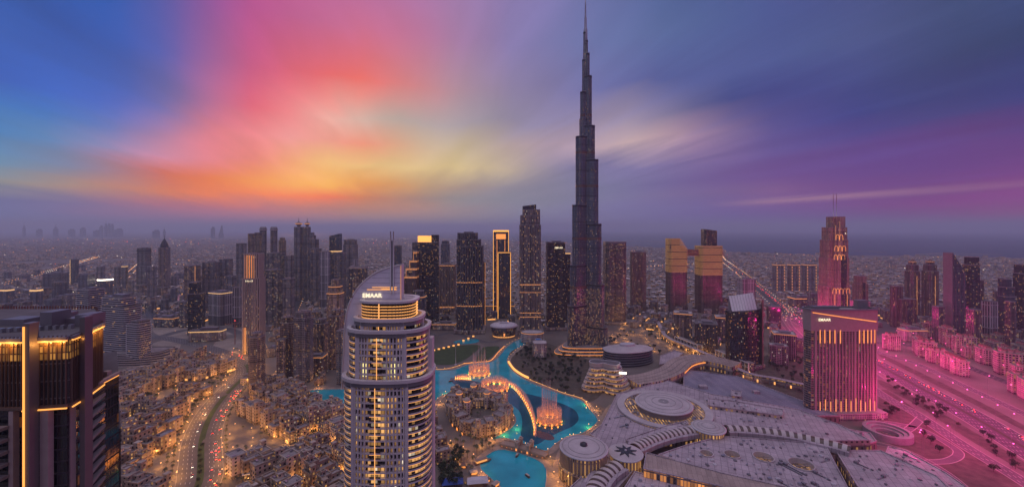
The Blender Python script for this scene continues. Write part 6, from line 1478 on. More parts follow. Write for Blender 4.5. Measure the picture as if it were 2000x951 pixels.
def lake_bridge():
    a, c = P(980, 868), P(1068, 893); h = math.atan2(c[1]-a[1], c[0]-a[0]); l = math.dist(a, c)
    r = thing('lake_bridge', 'stone bridge with two lit gatehouses crossing between lake and basin', 'bridge', ((a[0]+c[0])/2, (a[1]+c[1])/2, 0), h)
    b = MB()
    N = 16
    for s in (-1, 1):
        for i in range(N):
            x0, x1 = -l/2+l*i/N, -l/2+l*(i+1)/N; f = lambda x: 3.2+1.4*(1-(2*x/l)**2)
            b.quad([(x0, s*6, .8), (x1, s*6, .8), (x1, s*6, f(x1)+1), (x0, s*6, f(x0)+1)][::1 if s < 0 else -1])
    for i in range(N):
        x0, x1 = -l/2+l*i/N, -l/2+l*(i+1)/N; f = lambda x: 3.2+1.4*(1-(2*x/l)**2)
        b.quad([(x0, -6, f(x0)), (x1, -6, f(x1)), (x1, 6, f(x1)), (x0, 6, f(x0))])
    b.build('bridge_span', M['beige2'], r)
    for x in (-7, 9):
        for s in (-1, 1):
            b = MB(); b.box(x, s*5.5, .1, 12, 4.4, 4.4); b.build('gate_pier', M['beige'], r)
            b = MB(); b.box(x, s*5.5, 12.002, 13.2, 5, 5); b.box(x, s*5.5, 13.203, 15.2, 2.6, 2.6); b.build('pier_cap', M['cream'], r)
            b = MB(); b.box(x, s*7.8, 2.2, 5, 2.2, .2); b.build('gate_lamp', G['amber'], r)
        b = MB(); b.box(x, 0, 8.6, 11, 3, 7); b.build('gate_lintel', M['beige'], r)
    for i in range(9):
        b = MB(); b.box(-l/2+l*(i+.5)/9, -6.2, 1.6, 2.4, .8, .3); b.build('parapet_lamp', G['amber'], r)
lake_bridge()

# ------------------------------------------------------------------ old town blocks, low blocks, villas
rnd = random.Random(21)
def town_proto(kind, name='town_block'):
    fc = FC[('town', 'town2', 'town3')[kind % 3]]; pl = M[('beige', 'beige2', 'cream')[kind % 3]]
    R_ = random.Random(100+kind)
    r = thing(name, 'x', 'town block')
    def mass(x, y, w, d, z0, h, nm='wall_mass'):
        b = MB(); b.box(x, y, z0, h, w, d, 0, 0, 1, bottom=False); b.build(nm, [fc, M['roof']], r)
        b = MB(); q = rect(w, d, 0, x, y); b.ring(offset_poly(q, .25), offset_poly(q, -.45), h+.002, h+1.2); b.build('parapet', pl, r)
    if kind == 0: parts = [(-8, 0, 16, 15, 15), (7.5, 1, 14.5, 14, 18.5), (0, 9, 12, 8, 12)]
    elif kind == 1: parts = [(-10, 0, 12, 22, 18.5), (3, -5, 15, 12, 12), (12, 4, 9, 15, 15)]
    elif kind == 2: parts = [(0, -6, 26, 11, 15), (-9, 6, 10, 14, 19), (8, 6, 11, 13, 12)]
    elif kind == 3: parts = [(-6, 0, 14, 13, 21.5), (7, 0, 13, 16, 17), (0, -9, 10, 7, 8.5)]
    elif kind == 4: parts = [(0, 0, 24, 14, 12), (-6, 2, 9, 9, 18.5), (9, -8, 8, 8, 8.5)]
    else: parts = [(-11, 0, 13, 15, 15), (0, 3, 9.6, 13, 18), (11, -1, 13, 15, 22)]
    for (x, y, w, d, h) in parts: mass(x, y, w, d, 0, h)
    for k in range(3):
        x, y, w, d, h = parts[k]
        if k < 2: mass(x+R_.uniform(-.2, .2)*w, y+R_.uniform(-.2, .2)*d, w*R_.uniform(.3, .45), d*R_.uniform(.35, .5), h, h+3.4, 'roof_room')
        b = MB(); b.box(x-w*.3, y-d*.25, h, h+1.5, 2.4, 1.8); b.build('chiller_unit', M['grey_metal'], r)
        b = MB(); b.box(x+w*.27, y+d*.28, h, h+1.3, 3.0, 1.6); b.build('chiller_unit', M['steel'], r)
    x, y, w, d, h = parts[0]
    b = MB(); b.box(x-w*.38, y-d*.38, 0, h+6, 4.2, 4.2, 0, 0, 1, bottom=False); b.build('wind_tower', [fc, M['roof']], r)
    b = MB(); b.box(x-w*.38, y-d*.38, h+6.003, h+7.2, 4.9, 4.9); b.build('tower_cap', pl, r)
    x, y, w, d, h = parts[1]
    b = MB()
    for i in range(5): b.box(x-w*.3+i*w*.15, y-d/2-1.4, h-3.2, h-2.9, .3, 2.8)
    b.box(x, y-d/2-2.8, h-3.6, h-3.21, w*.7, .3); b.build('pergola', M['beige2'], r)
    b = MB(); x, y, w, d, h = parts[R_.choice((0, 1))]; b.box(x+w*.1, y-d/2-.25, .4, 3.2, w*.5, .3); b.build('lit_shopfront', G['shop'], r)
    b = MB(); b.box(x, y-d/2-.12, h+.15, h+.42, w*.8, .15); b.build('parapet_lamp_row', G['amber'], r)
    return r
TOWN = [town_proto(k) for k in range(6)]
TOWN_LABELS = {}
def hold(lst):
    for o in lst: o.location = (0, 0, -9000)
USED = set()
def place(proto, x, y, rz, label, group, sc=None):
    if proto.name not in USED:
        USED.add(proto.name); proto.location = (x, y, 0); proto.rotation_euler = (0, 0, rz); o = proto
    else: o = copy_tree(proto, (x, y, 0), rz)
    if sc: o.scale = sc
    o['label'] = label; o['group'] = group
    return o
def fill(poly_px, protos, step, jit, ang, rr, labels, group, cap=999, rdist=None, roads=True, sm=1.0):
    pw = [P(*q) for q in poly_px]; x0, x1 = min(p[0] for p in pw), max(p[0] for p in pw); y0, y1 = min(p[1] for p in pw), max(p[1] for p in pw)
    out = []; c, s = math.cos(ang), math.sin(ang); mx, my = (x0+x1)/2, (y0+y1)/2; N = int(max(x1-x0, y1-y0)/min(step))+2
    for i in range(-N, N+1):
        for j in range(-N, N+1):
            u = i*step[0]+rnd.uniform(-jit, jit); v = j*step[1]+rnd.uniform(-jit, jit)
            x, y = mx+u*c-v*s, my+u*s+v*c
            if not inside((x, y), pw) or not free(x, y, rr, roads): continue
            out.append((x, y))
    out.sort(key=lambda p: p[1]); out = out[:cap]
    for (x, y) in out:
        k = rnd.randrange(len(protos)); a = ang+rnd.choice((0, math.pi/2, math.pi, -math.pi/2))*(1 if rdist is None else rdist)+rnd.uniform(-.05, .05)
        s_ = rnd.uniform(.86, 1.12)*sm; place(protos[k], x, y, a, labels[k % len(labels)], group, (s_, s_, s_*rnd.uniform(.85, 1.15)))
    for (x, y) in out: OCC.append((x, y, rr))
    return out
LT = ['beige old town block with two masses and one wind tower', 'tan old town block with a tall narrow end and low middle', 'cream old town block with low wing and taller rear corner', 'beige old town block tallest beside its wind tower', 'tan low old town block with a small upper storey', 'cream old town block rising in steps to one end']
gl = 'old town blocks left of the boulevard'; gr = 'old town blocks between boulevard and lake'
a1 = fill([(90, 760), (225, 715), (330, 694), (430, 690), (470, 715), (440, 745), (395, 800), (370, 850), (355, 951), (340, 1040), (150, 1040), (100, 850)], TOWN, (39, 33), 2.5, R(80), 16.5, [l+', left of the boulevard' for l in LT], gl, sm=1.25)
hold([p for p in TOWN if p.name not in USED])
def clone_set(lst): return [copy_tree(p, (0, 0, 0), 0) for p in lst]
TOWN2 = clone_set(TOWN)
a2 = fill([(430, 860), (455, 800), (480, 775), (520, 755), (575, 765), (600, 790), (660, 790), (690, 951), (690, 1060), (430, 1060), (440, 951)], TOWN2, (34, 30), 2.5, R(55), 14.5, [l+', right of the boulevard' for l in LT], gr, sm=1.13)
TOWN3 = clone_set(TOWN)
a3 = fill([(825, 800), (850, 780), (866, 800), (880, 850), (860, 880), (835, 950), (790, 1000), (760, 900), (770, 800)], TOWN3, (28, 25), 2, R(20), 12, [l+', by the lake' for l in LT], 'old town blocks beside the lake', roads=False)
TOWN4 = clone_set(TOWN)
a4 = fill([(520, 755), (485, 745), (540, 742), (660, 745), (655, 760), (600, 758)], TOWN4, (27, 24), 2, R(10), 11.5, [l+', under residential towers' for l in LT], 'old town blocks under the residential towers', roads=False)
for i, ol in enumerate((TOWN2, TOWN3, TOWN4)):
    for p in ol:
        if p.name not in USED:
            for k in list(p.children_recursive): bpy.data.objects.remove(k)
            bpy.data.objects.remove(p)
for p in [p for p in TOWN if p.name not in USED]:
    for k in list(p.children_recursive): bpy.data.objects.remove(k)
    bpy.data.objects.remove(p)

# residential blocks with red brown roof lofts along the highway
def flats_proto(k):
    r = thing('residential_block', 'x', 'residential block'); fc = FC['flats']
    q = SHAPES['cross'](30+4*k, 22); h = (30, 36, 27)[k]
    b = MB(); b.prism(ccw(q), 0, h, 0, 1); b.build('wall_mass', [fc, M['roof']], r)
    slabs_mb(ccw(q), 3, h, 3.3, .5, .5).build('balcony_bands', M['cream'], r)
    b = MB(); b.ring(offset_poly(ccw(q), .5), offset_poly(ccw(q), -.6), h, h+1.3); b.build('parapet', M['cream'], r)
    for s in (-1, 0, 1):
        b = MB(); b.box(s*9, 0, h, h+4.2, 6, 9); b.build('loft', M['cream'], r)
        b = MB(); b.prism(rect(7, 10, 0, s*9, 0), h+4.2, h+7.2, 0, 0, taper=.25); b.build('loft_roof', M['red_roof'], r)
    b = MB(); b.box(4, -7, h, h+1.5, 3, 2); b.build('chiller_unit', M['steel'], r)
    return r
FC['flats'] = facade('pale_flats_wall', (.50, .41, .37), (.012, .01, .013), 3.6, 4.2, .6, .6, .14)
FL = [flats_proto(k) for k in range(3)]
fill([(1722, 690), (1760, 650), (1850, 650), (1960, 680), (2060, 720), (2100, 820), (2010, 800), (1900, 745), (1800, 700), (1740, 690)], FL, (47, 40), 4, R(-25), 19, ['pale residential block with three red roofed lofts beyond the highway', 'longer and taller pale residential block with red lofts beyond the highway', 'longest low pale residential block with red lofts beyond the highway'], 'residential blocks beyond the highway', cap=60)

# mid rise and low blocks of the districts further out
def low_proto(k, fcn, rm='roof'):
    r = thing('low_block', 'x', 'low block'); R_ = random.Random(k+50)
    w, d, h = [(26, 20, 14), (34, 18, 20), (20, 20, 27), (40, 26, 11), (24, 24, 36), (30, 16, 17)][k]
    b = MB(); b.box(0, 0, 0, h, w, d, 0, 0, 1, bottom=False); b.build('wall_mass', [FC[fcn], M[rm]], r)
    b = MB(); q = rect(w, d); b.ring(offset_poly(q, .3), offset_poly(q, -.6), h+.002, h+1.3); b.build('parapet', M['concrete'], r)
    b = MB(); b.box(w*.1, d*.1, h, h+3.4, w*.4, d*.4); b.build('roof_plant_room', M['grey_metal'], r)
    b = MB(); b.box(-w*.3, -d*.2, h, h+1.6, w*.16, d*.3); b.build('chiller_unit', M['steel'], r)
    b = MB(); b.box(0, -d/2-.3, .6, 3.6, w*.7, .4); b.build('lit_shopfront', G['shop'], r)
    return r
LOW = [low_proto(k, f, rm) for k, (f, rm) in enumerate((('low', 'roof'), ('low_dark', 'roof_dark'), ('beige_res', 'roof'), ('low', 'roof_pale'), ('brown_res', 'roof_dark'), ('low_dark', 'roof')))]
LL = ['pale low block of the middle distance with flat roof', 'dark slab block of the middle distance', 'beige square mid rise block of the middle distance', 'wide pale shed like block of the middle distance', 'brown mid rise block of the middle distance', 'grey low slab block of the middle distance']
n1 = fill([(1205, 600), (1290, 610), (1330, 600), (1440, 600), (1560, 660), (1575, 690), (1440, 700), (1340, 665), (1250, 640), (1205, 640)], LOW, (44, 38), 5, R(-30), 19, [l+', right of the tallest spire' for l in LL], 'low blocks right of the tallest spire', roads=True)
LOW2 = clone_set(LOW)
n2 = fill([(300, 615), (470, 600), (700, 600), (860, 610), (1110, 600), (1110, 640), (960, 625), (860, 645), (820, 645), (660, 690), (530, 700), (520, 650), (300, 640)], LOW2, (50, 44), 6, R(12), 21, [l+', left of the tallest spire' for l in LL], 'low blocks left of the tallest spire', cap=90)
LOW3 = clone_set(LOW)
n3 = fill([(-60, 640), (-60, 570), (200, 550), (460, 560), (300, 610), (150, 610)], LOW3, (64, 56), 9, R(-18), 26, [l+', hazy beside the canal' for l in LL], 'hazy low blocks by the canal', cap=80)
LOW5 = clone_set(LOW)
n5 = fill([(1850, 640), (2060, 650), (2080, 720), (1960, 690), (1860, 665)], LOW5, (42, 38), 5, R(-25), 18, [l+', at the far right edge' for l in LL], 'low blocks at the far right edge')
LOW4 = clone_set(LOW)
n4 = fill([(1420, 560), (1600, 560), (1740, 580), (2060, 600), (2060, 660), (1740, 640), (1660, 640), (1480, 580)], LOW4, (56, 50), 8, R(-25), 23, [l+', among the towers at right' for l in LL], 'low blocks among the right hand towers', cap=70)
for ol in (LOW, LOW2, LOW3, LOW4, LOW5, FL):
    for p in ol:
        if p.name not in USED:
            for k in list(p.children_recursive): bpy.data.objects.remove(k)
            bpy.data.objects.remove(p)
# ------------------------------------------------------------------ endless low houses out to the coast: the 300 nearest stand alone, the rest are one carpet
def far_carpet():
    pts = []; R_ = random.Random(5)
    cx_ = lambda x, y: True
    Yc = [(p[0], p[1]) for p in coast_w]
    def on_land(x, y):
        # land is nearer than the coast polyline
        px = CX+F*x/y
        best = None
        for a, b in zip(Yc, Yc[1:]):
            pa, pb = CX+F*a[0]/a[1], CX+F*b[0]/b[1]
            if min(pa, pb) <= px <= max(pa, pb):
                f = (px-pa)/(pb-pa+1e-9); best = a[1]+(b[1]-a[1])*f; break
        return best is None and px < 600 or (best is not None and y < best-60)
    Y = 1380.0
    while Y < 12500:
        sp = 24+Y*.0062
        half = Y*1.36; n = int(2*half/sp)
        row = R_.random()
        for i in range(n):
            if R_.random() < .22: continue
            x = -half+(i+row)*sp+R_.uniform(-.3, .3)*sp; y = Y+R_.uniform(-.35, .35)*sp
            if y > 3000 and mnoise.noise(Vector((x*.0012, y*.0012, 3))) > .32: continue
            if not on_land(x, y): continue
            if y < 3400:
                if not free(x, y, 9, y < 2400): continue
            pts.append((x, y, sp))
        Y += sp*1.25
    pts.sort(key=lambda p: p[1])
    protos = []
    for k in range(4):
        r = thing('villa', 'low flat roofed house in the crowded quarter stretching to the sea', 'house', group='houses of the quarter stretching to the sea')
        w, d, h = ((13, 11, 7.5), (16, 12, 9), (11, 11, 11), (20, 12, 7))[k]
        b = MB(); b.box(0, 0, 0, h, w, d, 0, 0, 1, bottom=False); b.box(w*.15, d*.1, h, h+3, w*.4, d*.5, 0, 0, 1, bottom=False); b.build('wall_mass', [FC['low'] if k % 2 else FC['town3'], M['white_roof'] if k % 2 else M['roof_pale']], r)
        b = MB(); b.box(-w*.3, -d*.2, h, h+1.4, 2, 1.6); b.build('roof_tank', M['steel'], r)
        protos.append(r)
    # nearest ones within the picture
    near = []; rest = []
    for p in pts:
        px = CX+F*p[0]/p[1]
        (near if len(near) < 300 and -10 < px < 2010 else rest).append(p)
    for (x, y, sp) in near:
        k = R_.randrange(4); s = R_.uniform(.9, 1.35)
        place(protos[k], x, y, R_.choice((0, .4, -.4))+R_.uniform(-.1, .1), 'low flat roofed house in the crowded quarter stretching to the sea', 'houses of the quarter stretching to the sea', (s, s, s*R_.uniform(.8, 1.3)))
    mbs = MB()
    for (x, y, sp) in rest:
        s = sp*R_.uniform(.32, .62); t = R_.uniform(.6, 1.1)*s; h = R_.uniform(6, 13) if R_.random() < .93 else R_.uniform(16, 34)
        m_ = R_.randrange(4); mbs.box(x, y, 0, h, s, t, R_.choice((0, .4, -.35)), m_, 4+R_.choice((0, 0, 0, 1, 2)), bottom=False)
    tag(mbs.build('far_houses', [FC['low'], FC['town3'], FC['low_dark'], FC['town2'], M['white_roof'], M['roof'], M['roof_dark']]), kind='stuff')
    return near, rest
near_h, rest_h = far_carpet()
print('town', len(a1), len(a2), len(a3), len(a4), 'low', len(n1), len(n2), len(n3), len(n4), 'houses', len(near_h), len(rest_h))
# ------------------------------------------------------------------ trees and palms
def leaf_mat(name, col):
    m, nt, b = _nt(name); g = NT(nt)
    oi = g.n('ShaderNodeObjectInfo'); geo = g.n('ShaderNodeNewGeometry')
    t = g.n('ShaderNodeTexNoise'); t.inputs['Scale'].default_value = .5; t.inputs['Detail'].default_value = 3; g.L.new(geo.outputs['Position'], t.inputs['Vector'])
    f = g.m('ADD', g.m('MULTIPLY', t.outputs['Fac'], 1.2), g.m('MULTIPLY', oi.outputs['Random'], .8))
    cb = g.n('ShaderNodeCombineXYZ'); [g.L.new(f, cb.inputs[i]) for i in range(3)]
    g.L.new(g.mix(1.0, tuple(col), cb.outputs[0], 'MULTIPLY'), b.inputs['Base Color']); b.inputs['Roughness'].default_value = .8
    return m
M['leaf'] = leaf_mat('broad_leaves', (.045, .062, .022)); M['leaf2'] = leaf_mat('dark_leaves', (.028, .045, .02)); M['frond'] = leaf_mat('palm_fronds', (.06, .07, .028))
def leafy(k, h, rad):
    R_ = random.Random(k); r = thing('broadleaf_tree', 'x', 'tree')
    b = MB(); b.tube([(0, 0, -.2), (.1, 0, h*.3), (.25, .1, h*.55)], .28, 6, 0, .14)
    for i in range(5):
        a = i*1.26+k; b.tube([(.15, 0, h*.35), (rad*.4*math.cos(a), rad*.4*math.sin(a), h*.6)], .12, 5, 0, .05)
    b.build('trunk', M['trunk'], r)
    b = MB(); lobes = [(R_.uniform(-.5, .5)*rad, R_.uniform(-.5, .5)*rad, h*R_.uniform(.5, .85), rad*R_.uniform(.35, .6)) for _ in range(7)]
    for (x, y, z, q) in lobes:
        for _ in range(44):
            d = Vector((R_.gauss(0, 1), R_.gauss(0, 1), R_.gauss(0, .8))).normalized()*q*R_.uniform(.55, 1.05); p = Vector((x, y, z))+d
            u = Vector((R_.gauss(0, 1), R_.gauss(0, 1), R_.gauss(0, 1))).normalized(); v = u.cross(d.normalized()+Vector((.01, 0, 0))).normalized(); s = R_.uniform(.3, .62)
            b.quad([p-u*s-v*s*.6, p+u*s-v*s*.6, p+u*s*.8+v*s*.6, p-u*s*.8+v*s*.6])
    b.build('crown', M['leaf2'] if k % 2 else M['leaf'], r)
    return r
def palm(k, h):
    R_ = random.Random(k); r = thing('palm_tree', 'x', 'palm')
    b = MB(); b.tube([(0, 0, -.2), (.1, .05, h*.5), (.25, .1, h)], .26, 6, 0, .17); b.build('trunk', M['trunk'], r)
    b = MB()
    for i in range(17):
        a = i*2.4; l = R_.uniform(2.4, 3.4); up = R_.uniform(.2, 1.2); pts = []
        for j in range(5):
            f = j/4; pts.append(Vector((.25+math.cos(a)*l*f, .1+math.sin(a)*l*f, h+up*2*f-(1.6+up)*f*f*1.5)))
        sd = Vector((-math.sin(a), math.cos(a), 0))
        for j in range(4):
            w0, w1 = .42*(1-(j/4)**2)+.05, .42*(1-((j+1)/4)**2)+.05
            dn = Vector((0, 0, -.25))
            b.quad([pts[j]-sd*w0+dn*w0, pts[j], pts[j+1], pts[j+1]-sd*w1+dn*w1]); b.quad([pts[j], pts[j]+sd*w0+dn*w0, pts[j+1]+sd*w1+dn*w1, pts[j+1]])
    b.build('crown', M['frond'], r)
    return r
TREES = [leafy(1, 9, 4.4), leafy(2, 7.5, 3.8), leafy(3, 11, 5.0)]; PALMS = [palm(1, 9.5), palm(2, 7.5)]
cnt = {'t': 0, 'p': 0}
def tree_at(x, y, kind, where, s=1.0):
    if cnt[kind] >= 300: return
    cnt[kind] += 1
    if kind == 't': place(rnd.choice(TREES), x, y, rnd.uniform(0, 6.28), 'broadleaf tree '+where, 'broadleaf trees '+where, (s,)*3)
    else: place(rnd.choice(PALMS), x, y, rnd.uniform(0, 6.28), 'palm tree '+where, 'palm trees '+where, (s,)*3)
def plant(poly, n, kind, where, clear=4, smin=.8, smax=1.3):
    pw = [P(*q) for q in poly]; x0, x1 = min(p[0] for p in pw), max(p[0] for p in pw); y0, y1 = min(p[1] for p in pw), max(p[1] for p in pw); k = t = 0
    while k < n and t < n*40:
        t += 1; x, y = rnd.uniform(x0, x1), rnd.uniform(y0, y1)
        if inside((x, y), pw) and (clear is None or free(x, y, clear)): tree_at(x, y, kind, where, rnd.uniform(smin, smax)); k += 1
plant([(1000, 700), (1030, 682), (1090, 680), (1150, 712), (1150, 770), (1100, 765), (1040, 745)], 95, 't', 'in the garden between lake and tallest spire', 3)
plant([(880, 860), (960, 858), (975, 872), (940, 890), (920, 930), (870, 951), (850, 900)], 42, 'p', 'on the island shore below the palace', None)
plant([(862, 880), (905, 880), (900, 951), (850, 960)], 30, 't', 'on the dark bank beside the rounded tower', None)
plant([(590, 840), (660, 800), (665, 940), (600, 960)], 16, 't', 'among the old town blocks by the rounded tower', 3, .6, .9)
plant([(1490, 700), (1575, 700), (1580, 780), (1510, 760)], 36, 't', 'in the garden left of the wide hotel', 3)
plant([(1205, 645), (1300, 650), (1330, 690), (1300, 700), (1180, 672)], 26, 't', 'behind the lens shaped building', 3)
plant([(905, 800), (940, 805), (935, 828), (905, 826)], 10, 'p', 'inside the palace courts', None)
plant([(250, 720), (430, 700), (440, 740), (330, 850), (240, 900)], 44, 't', 'between the old town blocks left of the boulevard', 3, .6, .95)
plant([(450, 850), (560, 780), (660, 800), (650, 951), (460, 951)], 30, 'p', 'between the old town blocks right of the boulevard', 3, .7, 1)
plant([(1722, 730), (1800, 765), (1990, 890), (1990, 940), (1760, 870), (1725, 800)], 42, 't', 'on the verge beside the slip roads', 3)
for (x, y, h) in walk(blvd, 15):
    tree_at(x+rnd.uniform(-1, 1), y+rnd.uniform(-1, 1), 't', 'on the boulevard median', rnd.uniform(.5, .75))
for off in (27, -27, 33):
    for (x, y, h) in walk(offset_path(blvd, off), 13): tree_at(x, y, 'p', 'lining the boulevard pavement', rnd.uniform(.8, 1.1))
for (x, y, h) in walk(offset_path([P(*q) for q in ((1180, 845), (1120, 885), (1095, 951))], 3), 9): tree_at(x, y, 'p', 'on the promenade below the lakeside drum', .8)
for p in TREES+PALMS:
    if p.name not in USED: p.location = (0, -200, 0)

# ------------------------------------------------------------------ lamps
def lamp_proto(name, h, arm, col, power, rad=.5, gm='warm', hs=.7):
    r = thing(name, 'x', 'street lamp')
    b = MB(); b.tube([(0, 0, 0), (0, 0, h)], .14, 6, 0, .08); b.build('pole', M['grey_metal'], r)
    if arm:
        b = MB(); b.tube([(0, 0, h), (0, -arm, h+.5)], .07, 5); b.build('arm', M['grey_metal'], r)
    b = MB(); b.box(0, -arm, h+.2, h+.2+hs*.5, hs, hs*1.3); b.build('lamp_head', G[gm], r)
    if power:
        l = bpy.data.lights.new('lamp_light', 'POINT'); l.energy = power; l.color = col; l.shadow_soft_size = rad
        o = bpy.data.objects.new('lamp_light', l); COL.objects.link(o); o.parent = r; o.location = (0, -arm, h-.3)
    return r
AMB = (1, .42, .10)
LAMP = lamp_proto('street_lamp', 9, 1.6, AMB, 5800, hs=.9)
ALLEY = lamp_proto('alley_lamp', 5.5, 0, AMB, 5200, hs=.8)
BOLL = lamp_proto('promenade_lamp', 3.6, 0, AMB, 0, hs=.7)
for off, dr in ((23.5, 0), (-23.5, math.pi)):
    for (x, y, h) in walk(offset_path(blvd, off), 30, 8): place(LAMP, x, y, h+dr, 'tall street lamp glowing amber beside the curved boulevard', 'street lamps beside the boulevard')
LAMP2 = copy_tree(LAMP, (0, 0, 0), 0)
sp = smooth_path([P(*q) for q in ((1180, 650), (1230, 655), (1290, 672), (1330, 690), (1420, 712), (1460, 740))], 6)
for (x, y, h) in walk(offset_path(sp, 11), 40): place(LAMP2, x, y, h, 'street lamp on the street behind the lens shaped building', 'street lamps behind the lens shaped building')
def scatter_lamps(proto, poly, n, label, group, clear=2.0, mind=22):
    pw = [P(*q) for q in poly]; x0, x1 = min(p[0] for p in pw), max(p[0] for p in pw); y0, y1 = min(p[1] for p in pw), max(p[1] for p in pw); done = []; t = 0
    while len(done) < n and t < n*60:
        t += 1; x, y = rnd.uniform(x0, x1), rnd.uniform(y0, y1)
        if inside((x, y), pw) and all((a-x)**2+(b-y)**2 > mind**2 for a, b in done) and not any((a-x)**2+(b-y)**2 < (c*.82)**2 for a, b, c in OCC) and not any(inside((x, y), w_) for w_ in (lake_w, basin_w, pond_w)):
            place(proto, x, y, 0, label, group); done.append((x, y))
scatter_lamps(ALLEY, [(235, 720), (440, 690), (470, 720), (370, 850), (340, 960), (235, 960)], 64, 'amber lamp in the lanes of the old town left of the boulevard', 'lamps in lanes left of the boulevard')
AL2 = copy_tree(ALLEY, (0, 0, 0), 0)
scatter_lamps(AL2, [(430, 860), (480, 775), (600, 775), (660, 800), (665, 960), (440, 960)], 60, 'amber lamp in the lanes between boulevard and rounded tower', 'lamps in lanes right of the boulevard')
AL3 = copy_tree(ALLEY, (0, 0, 0), 0)
scatter_lamps(AL3, [(1190, 630), (1300, 640), (1450, 700), (1440, 720), (1290, 690), (1190, 665)], 26, 'amber lamp among the low blocks right of the tallest spire', 'lamps right of the tallest spire', mind=30)
AL4 = copy_tree(ALLEY, (0, 0, 0), 0)
scatter_lamps(AL4, [(470, 745), (545, 640), (820, 640), (830, 660), (660, 760), (560, 760)], 26, 'amber lamp at the feet of the residential towers', 'lamps under the residential towers', mind=30)
AL5 = copy_tree(ALLEY, (0, 0, 0), 0)
for (px, py) in ((880, 868), (905, 880), (940, 872), (960, 862), (925, 895), (890, 905), (1075, 900), (1082, 930), (1100, 905), (1120, 855), (1150, 835), (1165, 800), (1145, 790), (1010, 838), (985, 850), (860, 790), (870, 770), (1090, 950), (940, 930)):
    x, y = P(px, py); place(AL5, x, y, 0, 'amber lamp on the quays around the lake and palace', 'lamps on the lake quays')
ln = offset_poly(ccw(lake_w), 3)
for (x, y, h) in walk(ln+[ln[0]], 17): place(BOLL, x, y, h, 'short promenade lamp lining the lake edge', 'promenade lamps along the lake edge')
# lit canopies along the park edge
for i in range(10):
    px, py = 838+i*9.6, 687-i*2.2-(.12*i*i if i > 6 else 0)
    x, y = P(px, py); r = thing('park_pavilion', 'small amber lit pavilion in the row along the lawn edge', 'pavilion', (x, y, 0), 0, 'pavilions along the lawn edge')
    b = MB(); b.box(0, 0, 0, 4.4, 5, 4); b.build('glowing_kiosk', G['shop'], r); b = MB(); b.prism(rect(8, 7), 4.4, 7.2, 0, 0, taper=.3, bottom=True); b.build('pavilion_roof', M['bronze'], r)
# golden lit balustrade on the inner bank and lawn promenade
def glow_line(name, label, pts, z0, z1, gm, w=.6):
    p = smooth_path([P(*q) for q in pts], 6); cx, cy_ = p[len(p)//2]; r = thing(name, label, 'balustrade', (cx, cy_, 0)); p = [(a-cx, b_-cy_) for a, b_ in p]
    b = MB(); a, c = offset_path(p, w/2), offset_path(p, -w/2); b.prism(ccw(a+c[::-1]), 0, z0, 0, 0); b.build('base_wall', M['beige'], r)
    b = MB(); b.prism(ccw(offset_path(p, w*.3)+offset_path(p, -w*.3)[::-1]), z0+.002, z1, 0, 0); b.build('lit_rail', G[gm], r)
glow_line('lit_balustrade', 'bright golden lit terrace wall curving on the garden bank of the lake', [(993, 708), (1003, 722), (1018, 733), (1032, 740)], 1.2, 4.2, 'gold', 5)
glow_line('lit_balustrade', 'amber lit railing along the lawn promenade and narrow channel', [(905, 711), (935, 708), (958, 705), (972, 690), (985, 677)], 1.0, 2.2, 'amber', 2)
glow_line('lit_balustrade', 'thin amber lit railing along the garden shore toward the terraced building', [(1032, 741), (1060, 752), (1100, 768), (1138, 780), (1152, 800)], .8, 1.5, 'amber2', 1)
glow_line('lit_balustrade', 'thin amber railing on the lake shore under the lawn', [(825, 719), (860, 722), (885, 718), (905, 711)], .8, 1.5, 'amber2', 1)
# flag mast on the lawn
x, y = P(890, 712); r = thing('flag_mast', 'tall white mast standing at the edge of the lawn', 'mast', (x, y, 0)); b = MB(); b.tube([(0, 0, 0), (0, 0, 44)], .45, 8, 0, .25); b.build('pole', M['white'], r); b = MB(); b.lathe([(2.6, 0), (2.4, 1), (.6, 1.2)], 16); b.build('mast_base', M['white'], r)

# ------------------------------------------------------------------ fountains
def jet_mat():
    m = bpy.data.materials.new('glow_tinted_spray'); m.use_nodes = True; nt = m.node_tree; N = nt.nodes; L = nt.links; N.clear(); g = NT(nt)
    tr = N.new('ShaderNodeBsdfTransparent'); tl = N.new('ShaderNodeBsdfTranslucent'); df = N.new('ShaderNodeBsdfDiffuse'); tl.inputs[0].default_value = (.82, .70, .64, 1); df.inputs[0].default_value = (.82, .70, .64, 1)  # orange lamp glow partly tinted into the spray colour itself
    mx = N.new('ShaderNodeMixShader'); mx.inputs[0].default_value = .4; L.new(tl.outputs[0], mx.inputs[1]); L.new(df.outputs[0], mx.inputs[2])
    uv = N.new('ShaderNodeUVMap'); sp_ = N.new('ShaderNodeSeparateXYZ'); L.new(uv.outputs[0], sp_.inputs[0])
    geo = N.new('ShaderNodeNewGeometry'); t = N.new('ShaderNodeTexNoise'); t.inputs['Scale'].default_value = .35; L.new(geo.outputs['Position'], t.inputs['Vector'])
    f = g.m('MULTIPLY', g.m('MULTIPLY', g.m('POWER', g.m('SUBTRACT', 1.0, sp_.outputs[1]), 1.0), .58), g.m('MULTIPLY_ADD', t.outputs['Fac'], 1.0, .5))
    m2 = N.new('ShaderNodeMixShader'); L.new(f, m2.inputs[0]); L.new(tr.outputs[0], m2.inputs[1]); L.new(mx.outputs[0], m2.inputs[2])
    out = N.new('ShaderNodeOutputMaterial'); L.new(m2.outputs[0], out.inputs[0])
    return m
M['spray'] = jet_mat()
